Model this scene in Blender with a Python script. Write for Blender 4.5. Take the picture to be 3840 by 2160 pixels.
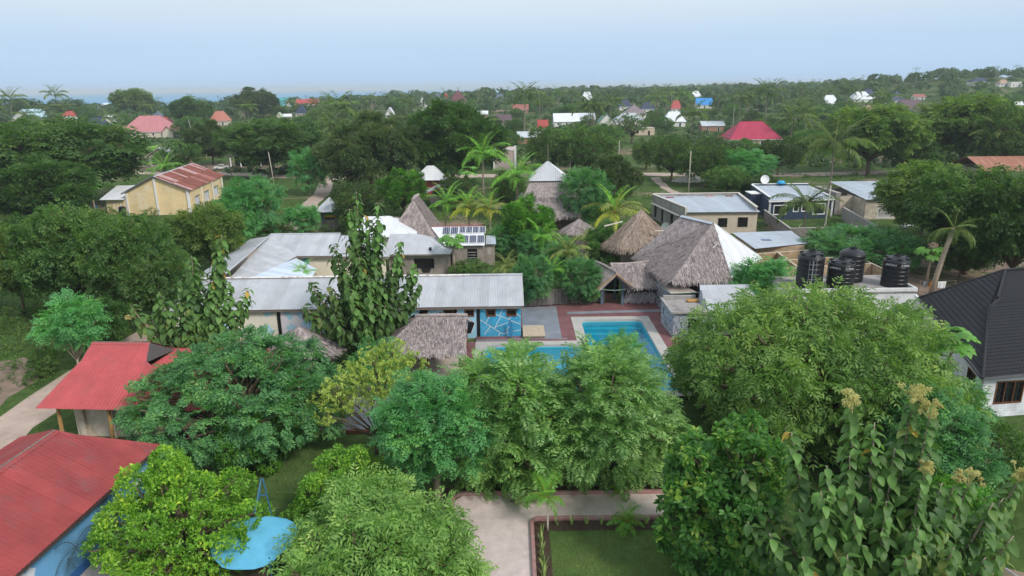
import bpy, math, random
import numpy as np
from mathutils import Vector, Matrix

S = bpy.context.scene
for o_ in list(bpy.data.objects):
    bpy.data.objects.remove(o_)

# ------------------------------------------------------------------ camera
cam_data = bpy.data.cameras.new('camera')
cam = bpy.data.objects.new('camera', cam_data)
S.collection.objects.link(cam)
PITCH, ROLL = math.radians(16.4), math.radians(0.65)
fwd = Vector((0, math.cos(PITCH), -math.sin(PITCH)))
right0 = Vector((1, 0, 0)); up0 = right0.cross(fwd)
rgt = right0 * math.cos(ROLL) - up0 * math.sin(ROLL)
upv = up0 * math.cos(ROLL) + right0 * math.sin(ROLL)
M3 = Matrix((rgt, upv, -fwd)).transposed()
cam.matrix_world = Matrix.Translation((0, 0, 22)) @ M3.to_4x4()
cam_data.sensor_width = 36; cam_data.lens = 24
cam_data.clip_start = 0.5; cam_data.clip_end = 40000
S.camera = cam

# ------------------------------------------------------------------ world and sun
SUN_EL, SUN_AZ = math.radians(42), math.radians(135)     # azimuth clockwise from +Y
w = bpy.data.worlds.new('World'); S.world = w; w.use_nodes = True
wt = w.node_tree; wt.nodes.clear()
def wn(t, **k):
    n = wt.nodes.new(t)
    for a, b in k.items(): setattr(n, a, b)
    return n
sky = wn('ShaderNodeTexSky', sky_type='NISHITA', sun_disc=False, sun_elevation=SUN_EL, sun_rotation=SUN_AZ,
         altitude=20, air_density=1.0, dust_density=2.5, ozone_density=1.5)
geo = wn('ShaderNodeTexCoord'); sep = wn('ShaderNodeSeparateXYZ')
wt.links.new(geo.outputs['Generated'], sep.inputs[0])
ramp = wn('ShaderNodeValToRGB')           # overcast veil: bluer low down, paler above
ramp.color_ramp.interpolation = 'EASE'
els = ramp.color_ramp.elements
els[0].position = 0.0; els[0].color = (0.49, 0.70, 0.97, 1)
els[1].position = 1.0; els[1].color = (0.72, 0.82, 0.95, 1)
e_ = els.new(0.045); e_.color = (0.53, 0.715, 0.945, 1)
e_ = els.new(0.125); e_.color = (0.72, 0.82, 0.905, 1)
e_ = els.new(0.3); e_.color = (0.80, 0.87, 0.94, 1)
wt.links.new(sep.outputs['Z'], ramp.inputs[0])
cn = wn('ShaderNodeTexNoise'); cn.inputs['Scale'].default_value = 2.2; cn.inputs['Detail'].default_value = 5
mp = wn('ShaderNodeMapping'); mp.inputs['Scale'].default_value = (1, 1, 7)
wt.links.new(geo.outputs['Generated'], mp.inputs[0]); wt.links.new(mp.outputs[0], cn.inputs['Vector'])
cm = wn('ShaderNodeMapRange'); cm.inputs['From Min'].default_value = .3; cm.inputs['From Max'].default_value = .7
cm.inputs['To Min'].default_value = 8.45; cm.inputs['To Max'].default_value = 8.85
wt.links.new(cn.outputs['Fac'], cm.inputs['Value'])
sc10 = wn('ShaderNodeVectorMath', operation='SCALE')
wt.links.new(ramp.outputs[0], sc10.inputs[0]); wt.links.new(cm.outputs[0], sc10.inputs['Scale'])
mixw = wn('ShaderNodeMix', data_type='RGBA'); mixw.inputs[0].default_value = 0.93
wt.links.new(sky.outputs[0], mixw.inputs[6]); wt.links.new(sc10.outputs[0], mixw.inputs[7])
bg = wn('ShaderNodeBackground'); bg.inputs['Strength'].default_value = 0.1
out = wn('ShaderNodeOutputWorld')
wt.links.new(mixw.outputs[2], bg.inputs['Color']); wt.links.new(bg.outputs[0], out.inputs['Surface'])
sun_d = bpy.data.lights.new('sun', 'SUN'); sun_d.energy = 2.3; sun_d.angle = math.radians(13); sun_d.color = (1, .95, .88)
sun = bpy.data.objects.new('sun', sun_d); S.collection.objects.link(sun)
sdir = Vector((math.sin(SUN_AZ) * math.cos(SUN_EL), math.cos(SUN_AZ) * math.cos(SUN_EL), math.sin(SUN_EL)))
sun.rotation_euler = sdir.to_track_quat('Z', 'Y').to_euler(); sun.location = (40, -40, 90)
vs = S.view_settings
vs.view_transform = 'Standard'; vs.look = 'None'; vs.exposure = 0.25; vs.gamma = 1; vs.use_curve_mapping = False
S.render.engine = 'CYCLES'
S.cycles.max_bounces = 7; S.cycles.diffuse_bounces = 5; S.cycles.glossy_bounces = 2
S.cycles.transmission_bounces = 3; S.cycles.transparent_max_bounces = 6; S.cycles.volume_bounces = 0
S.cycles.use_denoising = True

# ------------------------------------------------------------------ helpers
COL = S.collection.objects
LOC = {}
def tag(o, label=None, cat=None, group=None, kind=None):
    if label: o['label'] = label
    if cat: o['category'] = cat
    if group: o['group'] = group
    if kind: o['kind'] = kind
    return o
def thing(name, label, cat, loc=(0, 0, 0), rot=0.0, group=None):
    o = bpy.data.objects.new(name, None); COL.link(o)
    o.location = loc; o.rotation_euler = (0, 0, rot); o.empty_display_size = .3
    LOC[o.name] = Vector(loc)
    return tag(o, label, cat, group)
def put(name, me, parent=None, loc=None, rot=None, scale=None):
    o = bpy.data.objects.new(name, me); COL.link(o)
    if parent is not None:
        o.parent = parent; LOC[o.name] = LOC.get(parent.name, Vector())
    if loc is not None: o.location = loc
    if rot is not None: o.rotation_euler = rot
    if scale is not None: o.scale = scale if hasattr(scale, '__len__') else (scale,) * 3
    return o
def copy_tree(src, parent=None, loc=None, rot=None, scale=None):
    c = src.copy(); COL.link(c); c.parent = parent
    if loc is not None: c.location = loc
    if rot is not None: c.rotation_euler = rot
    if scale is not None: c.scale = scale if hasattr(scale, '__len__') else (scale,) * 3
    for ch in list(src.children):
        copy_tree(ch, c)
    return c
def np_mesh(name, V, Q, mat, smooth=False):
    """V (n,3) float, Q (m,k) int -> mesh, fast."""
    me = bpy.data.meshes.new(name)
    V = np.ascontiguousarray(V, dtype=np.float32); Q = np.ascontiguousarray(Q, dtype=np.int32)
    m, k = Q.shape
    me.vertices.add(len(V)); me.vertices.foreach_set('co', V.ravel())
    me.loops.add(m * k); me.loops.foreach_set('vertex_index', Q.ravel())
    me.polygons.add(m); me.polygons.foreach_set('loop_start', np.arange(0, m * k, k, dtype=np.int32))
    if smooth: me.polygons.foreach_set('use_smooth', np.ones(m, dtype=bool))
    me.update(calc_edges=True)
    if mat: me.materials.append(mat)
    return me

class MB:
    def __init__(s): s.v = []; s.f = []
    def add(s, pts, faces):
        n = len(s.v); s.v += [tuple(p) for p in pts]; s.f += [tuple(n + i for i in f) for f in faces]; return s
    def box(s, x0, x1, y0, y1, z0, z1):
        return s.add([(x0,y0,z0),(x1,y0,z0),(x1,y1,z0),(x0,y1,z0),(x0,y0,z1),(x1,y0,z1),(x1,y1,z1),(x0,y1,z1)],
                     [(0,3,2,1),(4,5,6,7),(0,1,5,4),(1,2,6,5),(2,3,7,6),(3,0,4,7)])
    def bar(s, a, b, w, h=None):
        """square bar from a to b"""
        a, b = Vector(a), Vector(b); d = (b - a).normalized(); h = h or w
        up = Vector((0, 0, 1)) if abs(d.z) < .95 else Vector((0, 1, 0))
        x = d.cross(up).normalized(); y = x.cross(d).normalized()
        P = [p + x * sx * w / 2 + y * sy * h / 2 for p in (a, b) for sx, sy in ((-1,-1),(1,-1),(1,1),(-1,1))]
        return s.add(P, [(0,3,2,1),(4,5,6,7),(0,1,5,4),(1,2,6,5),(2,3,7,6),(3,0,4,7)])
    def prism(s, poly, d):
        """closed polygon (3d points) extruded by vector d"""
        n = len(poly); d = Vector(d); A = [Vector(p) for p in poly]
        s.add(A + [p + d for p in A], [tuple(range(n - 1, -1, -1)), tuple(range(n, 2 * n))] +
              [(i, (i + 1) % n, n + (i + 1) % n, n + i) for i in range(n)])
        return s
    def tube(s, pts, radii, n=7, cap=True):
        pts = [Vector(p) for p in pts]
        if not hasattr(radii, '__len__'): radii = [radii] * len(pts)
        V = []; up = Vector((0.31, 0.2, .93))
        for i, p in enumerate(pts):
            d = (pts[min(i + 1, len(pts) - 1)] - pts[max(i - 1, 0)]).normalized()
            x = d.cross(up)
            if x.length < .05: x = d.cross(Vector((1, 0, 0)))
            x.normalize(); y = d.cross(x)
            V += [p + (x * math.cos(t) + y * math.sin(t)) * radii[i] for t in (2 * math.pi * k / n for k in range(n))]
        F = [(i*n + k, i*n + (k+1) % n, (i+1)*n + (k+1) % n, (i+1)*n + k) for i in range(len(pts)-1) for k in range(n)]
        if cap: F += [tuple(range(n-1, -1, -1)), tuple((len(pts)-1)*n + k for k in range(n))]
        return s.add(V, F)
    def lathe(s, prof, n=24, c=(0, 0, 0), cap=True):
        V = [(c[0] + r*math.cos(2*math.pi*k/n), c[1] + r*math.sin(2*math.pi*k/n), c[2] + z) for r, z in prof for k in range(n)]
        F = [(i*n + k, i*n + (k+1) % n, (i+1)*n + (k+1) % n, (i+1)*n + k) for i in range(len(prof)-1) for k in range(n)]
        if cap: F += [tuple(range(n-1, -1, -1)), tuple((len(prof)-1)*n + k for k in range(n))]
        return s.add(V, F)
    def sheet(s, pts):
        return s.add(pts, [tuple(range(len(pts)))])
    def build(s, name, mat, parent=None, w=False, smooth=False, bevel=0):
        me = bpy.data.meshes.new(name)
        V = s.v
        if w and parent is not None:
            L = LOC[parent.name]; V = [(a - L.x, b - L.y, c - L.z) for a, b, c in V]
        me.from_pydata(V, [], s.f); me.update()
        if mat: me.materials.append(mat)
        if smooth:
            me.polygons.foreach_set('use_smooth', [True] * len(me.polygons))
        o = put(name, me, parent)
        if bevel:
            b = o.modifiers.new('edge', 'BEVEL'); b.width = bevel; b.segments = 1; b.limit_method = 'ANGLE'
        return o
def box_part(name, mat, parent, *b, w=False, bevel=0):
    return MB().box(*b).build(name, mat, parent, w=w, bevel=bevel)

# ------------------------------------------------------------------ materials
MATS = {}
def hx(h):
    h = h.lstrip('#'); r = [int(h[i:i+2], 16) / 255 for i in (0, 2, 4)]
    return tuple((c / 12.92 if c <= .04045 else ((c + .055) / 1.055) ** 2.4) for c in r)
def newmat(name):
    m = bpy.data.materials.new(name); m.use_nodes = True
    nt = m.node_tree; p = nt.nodes['Principled BSDF']
    return m, nt, p
def N(nt, t, **k):
    n = nt.nodes.new(t)
    for a, b in k.items(): setattr(n, a, b)
    return n
def coords(nt, scale=(1, 1, 1)):
    tc = N(nt, 'ShaderNodeTexCoord'); mp = N(nt, 'ShaderNodeMapping'); mp.inputs['Scale'].default_value = scale
    nt.links.new(tc.outputs['Object'], mp.inputs[0]); return mp.outputs[0]
def pm(name, col, rough=.85, var=.18, scale=2.0, bump=0.0, bscale=None, stain=None, stain_amt=.5, stain_scale=.8,
       spec=.25, metal=0.0, objvar=0.0, stretch=(1, 1, 1)):
    """paint / plaster / metal: base colour with uneven tone, optional stains of another colour, optional relief"""
    if name in MATS: return MATS[name]
    m, nt, p = newmat(name); L = nt.links.new
    if isinstance(col, str): col = hx(col)
    if isinstance(stain, str): stain = hx(stain)
    co = coords(nt, stretch)
    nz = N(nt, 'ShaderNodeTexNoise'); nz.inputs['Scale'].default_value = scale; nz.inputs['Detail'].default_value = 6
    nz.inputs['Roughness'].default_value = .65
    L(co, nz.inputs['Vector'])
    mr = N(nt, 'ShaderNodeMapRange'); mr.inputs['From Min'].default_value = .3; mr.inputs['From Max'].default_value = .7
    mr.inputs['To Min'].default_value = 1 - var; mr.inputs['To Max'].default_value = 1 + var * .6
    L(nz.outputs['Fac'], mr.inputs['Value'])
    sc = N(nt, 'ShaderNodeVectorMath', operation='SCALE'); sc.inputs[0].default_value = col
    L(mr.outputs[0], sc.inputs['Scale']); last = sc.outputs[0]
    if objvar:
        oi = N(nt, 'ShaderNodeObjectInfo'); m2 = N(nt, 'ShaderNodeMapRange')
        m2.inputs['To Min'].default_value = 1 - objvar; m2.inputs['To Max'].default_value = 1 + objvar * .5
        L(oi.outputs['Random'], m2.inputs['Value'])
        s2 = N(nt, 'ShaderNodeVectorMath', operation='SCALE'); L(last, s2.inputs[0]); L(m2.outputs[0], s2.inputs['Scale']); last = s2.outputs[0]
    if stain is not None:
        n2 = N(nt, 'ShaderNodeTexNoise'); n2.inputs['Scale'].default_value = stain_scale; n2.inputs['Detail'].default_value = 8
        n2.inputs['Roughness'].default_value = .7; L(co, n2.inputs['Vector'])
        r2 = N(nt, 'ShaderNodeMapRange'); r2.inputs['From Min'].default_value = .5; r2.inputs['From Max'].default_value = .68
        r2.inputs['To Max'].default_value = stain_amt; L(n2.outputs['Fac'], r2.inputs['Value'])
        mx = N(nt, 'ShaderNodeMix', data_type='RGBA'); L(r2.outputs[0], mx.inputs[0]); L(last, mx.inputs[6])
        mx.inputs[7].default_value = (*stain, 1); last = mx.outputs[2]
    L(last, p.inputs['Base Color'])
    p.inputs['Roughness'].default_value = rough; p.inputs['Specular IOR Level'].default_value = spec; p.inputs['Metallic'].default_value = metal
    if bump:
        n3 = N(nt, 'ShaderNodeTexNoise'); n3.inputs['Scale'].default_value = bscale or scale * 8; n3.inputs['Detail'].default_value = 4
        L(co, n3.inputs['Vector'])
        b = N(nt, 'ShaderNodeBump'); b.inputs['Strength'].default_value = bump; b.inputs['Distance'].default_value = .05
        L(n3.outputs['Fac'], b.inputs['Height']); L(b.outputs[0], p.inputs['Normal'])
    MATS[name] = m; return m
def leafmat(name, dark, light, tip=None, nscale=.5, trans=.46, rough=.55, objvar=.18, tip_at=.86, gain=2.4):
    if name in MATS: return MATS[name]
    m, nt, p = newmat(name); L = nt.links.new
    dark, light = [hx(c) if isinstance(c, str) else c for c in (dark, light)]
    tip = (hx(tip) if isinstance(tip, str) else tip) or light
    dark, light, tip = [tuple(min(.8, v * gain) for v in c) for c in (dark, light, tip)]
    g = N(nt, 'ShaderNodeNewGeometry'); tc = N(nt, 'ShaderNodeTexCoord')
    nz = N(nt, 'ShaderNodeTexNoise'); nz.inputs['Scale'].default_value = nscale; nz.inputs['Detail'].default_value = 3
    L(tc.outputs['Object'], nz.inputs['Vector'])
    mr = N(nt, 'ShaderNodeMapRange'); mr.inputs['From Min'].default_value = .32; mr.inputs['From Max'].default_value = .68
    L(nz.outputs['Fac'], mr.inputs['Value'])
    a = N(nt, 'ShaderNodeMath', operation='MULTIPLY'); a.inputs[1].default_value = .55; L(g.outputs['Random Per Island'], a.inputs[0])
    b = N(nt, 'ShaderNodeMath', operation='MULTIPLY_ADD'); b.inputs[1].default_value = .45
    L(mr.outputs[0], b.inputs[0]); L(a.outputs[0], b.inputs[2])
    r = N(nt, 'ShaderNodeValToRGB'); el = r.color_ramp.elements
    el[0].position = .08; el[0].color = (*dark, 1); el[1].position = 1; el[1].color = (*tip, 1)
    e = el.new(tip_at - .16); e.color = (*light, 1)
    L(b.outputs[0], r.inputs[0])
    oi = N(nt, 'ShaderNodeObjectInfo')
    m2 = N(nt, 'ShaderNodeMapRange'); m2.inputs['To Min'].default_value = 1 - objvar; m2.inputs['To Max'].default_value = 1 + objvar * .8
    L(oi.outputs['Random'], m2.inputs['Value'])
    s2 = N(nt, 'ShaderNodeVectorMath', operation='SCALE'); L(r.outputs[0], s2.inputs[0]); L(m2.outputs[0], s2.inputs['Scale'])
    L(s2.outputs[0], p.inputs['Base Color'])
    p.inputs['Roughness'].default_value = rough; p.inputs['Specular IOR Level'].default_value = .35
    tr = N(nt, 'ShaderNodeBsdfTranslucent')
    s3 = N(nt, 'ShaderNodeVectorMath', operation='MULTIPLY'); s3.inputs[1].default_value = (1.1, 1.25, .6); L(s2.outputs[0], s3.inputs[0])
    L(s3.outputs[0], tr.inputs['Color'])
    mx = N(nt, 'ShaderNodeMixShader'); mx.inputs[0].default_value = trans
    L(p.outputs[0], mx.inputs[1]); L(tr.outputs[0], mx.inputs[2])
    o = nt.nodes['Material Output']; L(mx.outputs[0], o.inputs['Surface'])
    MATS[name] = m; return m

white = pm('white_paint', (.78, .78, .78), .7, .08, 3, stain=(.45, .42, .38), stain_amt=.35)
black = pm('black_paint', (.012, .012, .014), .6, .3)
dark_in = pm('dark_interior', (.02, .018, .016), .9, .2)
glass = pm('dark_glass', (.02, .022, .025), .12, .1, spec=.6)
timber = pm('weathered_timber', (.24, .19, .165), .9, .35, 3, bump=.3, stretch=(1, 1, 6))
brown_wood = pm('brown_wood', (.16, .07, .035), .7, .3, 4)
bamboo = pm('bamboo_pole', (.45, .26, .10), .6, .25, 5)
bark = pm('bark', (.16, .115, .08), .95, .35, 4, bump=.5, stretch=(3, 3, 1))
bark_pale = pm('pale_bark', (.36, .29, .22), .9, .3, 4, bump=.4, stretch=(3, 3, 1))
palm_bark = pm('palm_bark', (.27, .22, .18), .95, .3, 3, bump=.5, stretch=(1, 1, 5))
cement = pm('cement_render', (.33, .285, .25), .92, .2, 1.2, bump=.15, stain=(.17, .15, .14), stain_amt=.45)
concrete = pm('raw_concrete', (.36, .345, .33), .92, .25, 1.5, bump=.15, stain=(.10, .095, .09), stain_amt=.55)
galv = pm('galvanised_sheet', (.50, .515, .545), .42, .14, .5, stain=(.34, .30, .285), stain_amt=.35, stain_scale=.35, spec=.45, metal=.15, objvar=.14, stretch=(1.5, 1, 1))
galv_white = pm('bright_sheet', (.72, .735, .76), .5, .08, .6, stain=(.5, .5, .52), stain_amt=.3, spec=.4, objvar=.08)
galv_blue = pm('blue_grey_sheet', (.42, .475, .54), .45, .12, .6, stain=(.32, .34, .36), stain_amt=.3, spec=.4, objvar=.10)
red_sheet = pm('red_roof_sheet', (.46, .085, .088), .5, .16, .8, stain=(.30, .09, .09), stain_amt=.55, stain_scale=.5, spec=.4, objvar=.06)
red_faded = pm('faded_red_sheet', (.33, .058, .058), .55, .22, .7, stain=(.20, .085, .085), stain_amt=.75, stain_scale=.5, spec=.35, objvar=.10)
white_metal = pm('white_metal', (.8, .8, .8), .4, .05)
steel = pm('grey_steel', (.35, .36, .38), .4, .2, metal=.5)
# ------------------------------------------------------------------ roof, wall and thatch builders
def frame_of(poly):
    P = [Vector(p) for p in poly]; u = (P[1] - P[0]).normalized()
    n = None
    for q in P[2:]:
        c = u.cross(q - P[0])
        if c.length > .2: n = c.normalized(); break
    if n.z < 0: n = -n
    v = n.cross(u)
    if v.z < 0: v = -v
    uv = [((q - P[0]).dot(u), (q - P[0]).dot(v)) for q in P]
    return P[0], u, v, n, uv
def span(uv, a):
    """range of v where the line u=a crosses the convex polygon"""
    vs_ = []
    for (u0, v0), (u1, v1) in zip(uv, uv[1:] + uv[:1]):
        if abs(u1 - u0) < 1e-9:
            if abs(a - u0) < 1e-6: vs_ += [v0, v1]
        elif min(u0, u1) - 1e-9 <= a <= max(u0, u1) + 1e-9:
            t = (a - u0) / (u1 - u0); vs_.append(v0 + t * (v1 - v0))
    return (min(vs_), max(vs_)) if len(vs_) > 1 else None
def sheet_roof(parent, poly, mat, sw=.85, pitch=.16, amp=.022, box=False, name='roof_sheet', w=True, lift=.0):
    """a roof slope made of separate corrugated sheets; poly[0]->poly[1] is the eave"""
    O, u, v, n, uv = frame_of(poly)
    u0, u1 = min(a for a, b in uv), max(a for a, b in uv)
    k = 0; a0 = u0
    while a0 < u1 - 1e-3:
        a1 = min(a0 + sw, u1)
        if box:
            st = []
            c = math.floor(a0 / pitch) * pitch
            while c < a1 + pitch:
                for f, h in ((0, 0), (.55, 0), (.66, 1), (.86, 1), (.97, 0)):
                    st.append((c + f * pitch, h * amp))
                c += pitch
            cols = [(a0, 0.0)] + [s for s in st if a0 < s[0] < a1] + [(a1, 0.0)]
        else:
            m = max(2, int((a1 - a0) / pitch * 4))
            cols = [(a0 + (a1 - a0) * i / m, amp * math.sin(2 * math.pi * (a0 + (a1 - a0) * i / m) / pitch)) for i in range(m + 1)]
        V, F = [], []
        lf = lift + (.006 if k % 2 else 0)
        for a, h in cols:
            s = span(uv, min(max(a, u0 + 1e-6), u1 - 1e-6))
            if s is None: s = (0, 0)
            for b in s: V.append(O + u * a + v * b + n * (h + lf))
        for i in range(len(cols) - 1): F.append((2*i, 2*i+2, 2*i+3, 2*i+1))
        mb = MB(); mb.v = [tuple(p) for p in V]; mb.f = F
        mb.build(name, mat, parent, w=w, smooth=not box)
        a0 = a1; k += 1
def slab_roof(parent, polys, mat, t=.1, name='roof', w=True):
    mb = MB()
    for p in polys:
        O, u, v, n, uv = frame_of(p)
        mb.prism([Vector(q) for q in p], -n * t)
    return mb.build(name, mat, parent, w=w)
def ridge_cap(parent, a, b, mat, r=.16, w=True, name='ridge_cap'):
    a, b = Vector(a), Vector(b); d = (b - a).normalized(); x = d.cross(Vector((0, 0, 1))).normalized()
    lo = Vector((0, 0, -r * .55)); hi = Vector((0, 0, .05))
    mb = MB()
    mb.add([a - x*r + lo + hi, a + hi, a + x*r + lo + hi, b - x*r + lo + hi, b + hi, b + x*r + lo + hi], [(0, 1, 4, 3), (1, 2, 5, 4)])
    return mb.build(name, mat, parent, w=w)
def on_plane(p, a, b, c):
    """p moved vertically onto the plane through a, b, c"""
    a, b, c = Vector(a), Vector(b), Vector(c); n = (b - a).cross(c - a); return (p[0], p[1], a.z - (n.x * (p[0] - a.x) + n.y * (p[1] - a.y)) / n.z)
RNG = np.random.default_rng(7)
def straw_on(polys, density, L=(.35, .8), W=(.03, .06), lift=(.01, .09), fringe=True, yaw=.16):
    """numpy straw strips lying down a set of slopes; returns V, Q"""
    VV = []
    for p in polys:
        O, u, v, n, uv = frame_of(p)
        uu = [a for a, b in uv]; vv = [b for a, b in uv]
        area_box = (max(uu) - min(uu)) * (max(vv) - min(vv)); m = int(area_box * density)
        a = RNG.uniform(min(uu), max(uu), m); b = RNG.uniform(min(vv), max(vv), m)
        inside = np.ones(m, bool)
        cx_, cy_ = np.mean(uu), np.mean(vv)
        for (x0, y0), (x1, y1) in zip(uv, uv[1:] + uv[:1]):
            s = (x1-x0)*(b-y0) - (y1-y0)*(a-x0); c = (x1-x0)*(cy_-y0) - (y1-y0)*(cx_-x0)
            inside &= (s * c >= 0)
        a, b = a[inside], b[inside]
        if fringe:
            e = int(abs(uv[1][0]) * density * .5); a = np.r_[a, RNG.uniform(0, uv[1][0], e)]; b = np.r_[b, RNG.uniform(-.06, .12, e)]
        m = len(a); l = RNG.uniform(*L, m); wd = RNG.uniform(*W, m); th = RNG.normal(0, yaw, m)
        d = -np.cos(th)[:, None] * np.array(v) + np.sin(th)[:, None] * np.array(u)
        s = np.cos(th)[:, None] * np.array(u) + np.sin(th)[:, None] * np.array(v)
        h0 = RNG.uniform(.0, lift[0], m); h1 = RNG.uniform(lift[0], lift[1], m)
        base = np.array(O) + a[:, None]*np.array(u) + b[:, None]*np.array(v)
        nn = np.array(n)
        p0 = base + nn*h0[:, None]; p1 = base + d*l[:, None] + nn*h1[:, None]
        hw = s * (wd/2)[:, None]
        VV.append(np.stack([p0 - hw, p0 + hw, p1 + hw*.6, p1 - hw*.6], 1).reshape(-1, 3))
    V = np.concatenate(VV); Q = np.arange(len(V)).reshape(-1, 4)
    return V, Q
def thatch(parent, polys, mat=None, density=55, t=.22, name='thatch_roof', L=(.35, .8), lift=(.01, .09), yaw=.16):
    mat = mat or thatch_m
    r = slab_roof(parent, polys, mat, t, name)
    V, Q = straw_on(polys, density, L=L, lift=lift, yaw=yaw)
    V = V - np.array(LOC[parent.name])
    o = put('straw', np_mesh('straw', V, Q, mat), r); o['kind'] = 'stuff'
    return r
def holed_wall(name, mat, parent, p0, p1, z0, z1, t, holes=(), w=True):
    """upright wall from p0 to p1 (x,y), real openings; holes = (s0, s1, za, zb) along the wall"""
    a, b = Vector((p0[0], p0[1], 0)), Vector((p1[0], p1[1], 0)); L = (b - a).length; d = (b - a) / L; nrm = Vector((-d.y, d.x, 0))
    xs = sorted({0, L, *[h[0] for h in holes], *[h[1] for h in holes]}); zs = sorted({z0, z1, *[h[2] for h in holes], *[h[3] for h in holes]})
    mb = MB()
    for i in range(len(xs) - 1):
        run = None
        for j in range(len(zs) - 1):
            cx_, cz_ = (xs[i] + xs[i+1]) / 2, (zs[j] + zs[j+1]) / 2
            solid = not any(h[0] < cx_ < h[1] and h[2] < cz_ < h[3] for h in holes)
            if solid: run = (run[0] if run else zs[j], zs[j+1])
            if run and (not solid or j == len(zs) - 2):
                A, B = a + d * xs[i], a + d * xs[i+1]
                mb.prism([A + Vector((0,0,run[0])), B + Vector((0,0,run[0])), B + Vector((0,0,run[1])), A + Vector((0,0,run[1]))], nrm * t)
                run = None
    return mb.build(name, mat, parent, w=w)
def window(parent, p0, p1, hole, t, fmat, pane=None, bars=0, fw=.07, proud=.03, mull=0, w=True, name='window'):
    """frame set in an opening of holed_wall with a pane or bars behind it"""
    a, b = Vector((p0[0], p0[1], 0)), Vector((p1[0], p1[1], 0)); d = (b - a).normalized(); nrm = Vector((-d.y, d.x, 0))
    s0, s1, za, zb = hole
    def P(s, z, q): return a + d * s + nrm * q + Vector((0, 0, z))
    def bx_(mb, sa, sb, ca, cb, q0, q1):
        mb.prism([P(sa, ca, q0), P(sb, ca, q0), P(sb, cb, q0), P(sa, cb, q0)], nrm * (q1 - q0))
    mb = MB(); q0, q1 = -proud, t * .55
    bx_(mb, s0 - .02, s0 + fw, za - .02, zb + .02, q0, q1); bx_(mb, s1 - fw, s1 + .02, za - .02, zb + .02, q0, q1)
    bx_(mb, s0 + fw, s1 - fw, zb - fw, zb + .02, q0, q1); bx_(mb, s0 + fw, s1 - fw, za - .02, za + fw, q0, q1)
    for k in range(mull):
        c = s0 + (s1 - s0) * (k + 1) / (mull + 1); bx_(mb, c - fw*.4, c + fw*.4, za + fw, zb - fw, q0 + .02, q1 - .02)
    o = mb.build(name, fmat, parent, w=w)
    mb = MB(); bx_(mb, s0 + fw, s1 - fw, za + fw, zb - fw, t * .6, t * .6 + .02); mb.build('pane', pane or glass, o, w=w)
    if bars:
        mb = MB()
        for k in range(bars):
            c = s0 + fw + (s1 - s0 - 2*fw) * (k + .5) / bars; mb.bar(P(c, za + fw, t*.3), P(c, zb - fw, t*.3), .02)
        for z in (za + (zb-za)*.35, za + (zb-za)*.68): mb.bar(P(s0 + fw, z, t*.32), P(s1 - fw, z, t*.32), .02)
        mb.build('grille', black, o, w=w)
    return o
thatch_m = pm('grey_thatch', (.36, .305, .295), .95, .42, 2.5, stretch=(1, 1, 1))
thatch_brown = pm('brown_thatch', (.35, .27, .215), .95, .4, 2.5)
def straw_material(m):
    nt = m.node_tree; p = nt.nodes['Principled BSDF']; L = nt.links.new
    src = p.inputs['Base Color'].links[0].from_socket
    g = N(nt, 'ShaderNodeNewGeometry'); mr = N(nt, 'ShaderNodeMapRange'); mr.inputs['To Min'].default_value = .5; mr.inputs['To Max'].default_value = 1.5
    L(g.outputs['Random Per Island'], mr.inputs['Value'])
    s = N(nt, 'ShaderNodeVectorMath', operation='SCALE'); L(src, s.inputs[0]); L(mr.outputs[0], s.inputs['Scale']); L(s.outputs[0], p.inputs['Base Color'])
for m_ in (thatch_m, thatch_brown): straw_material(m_)

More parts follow.
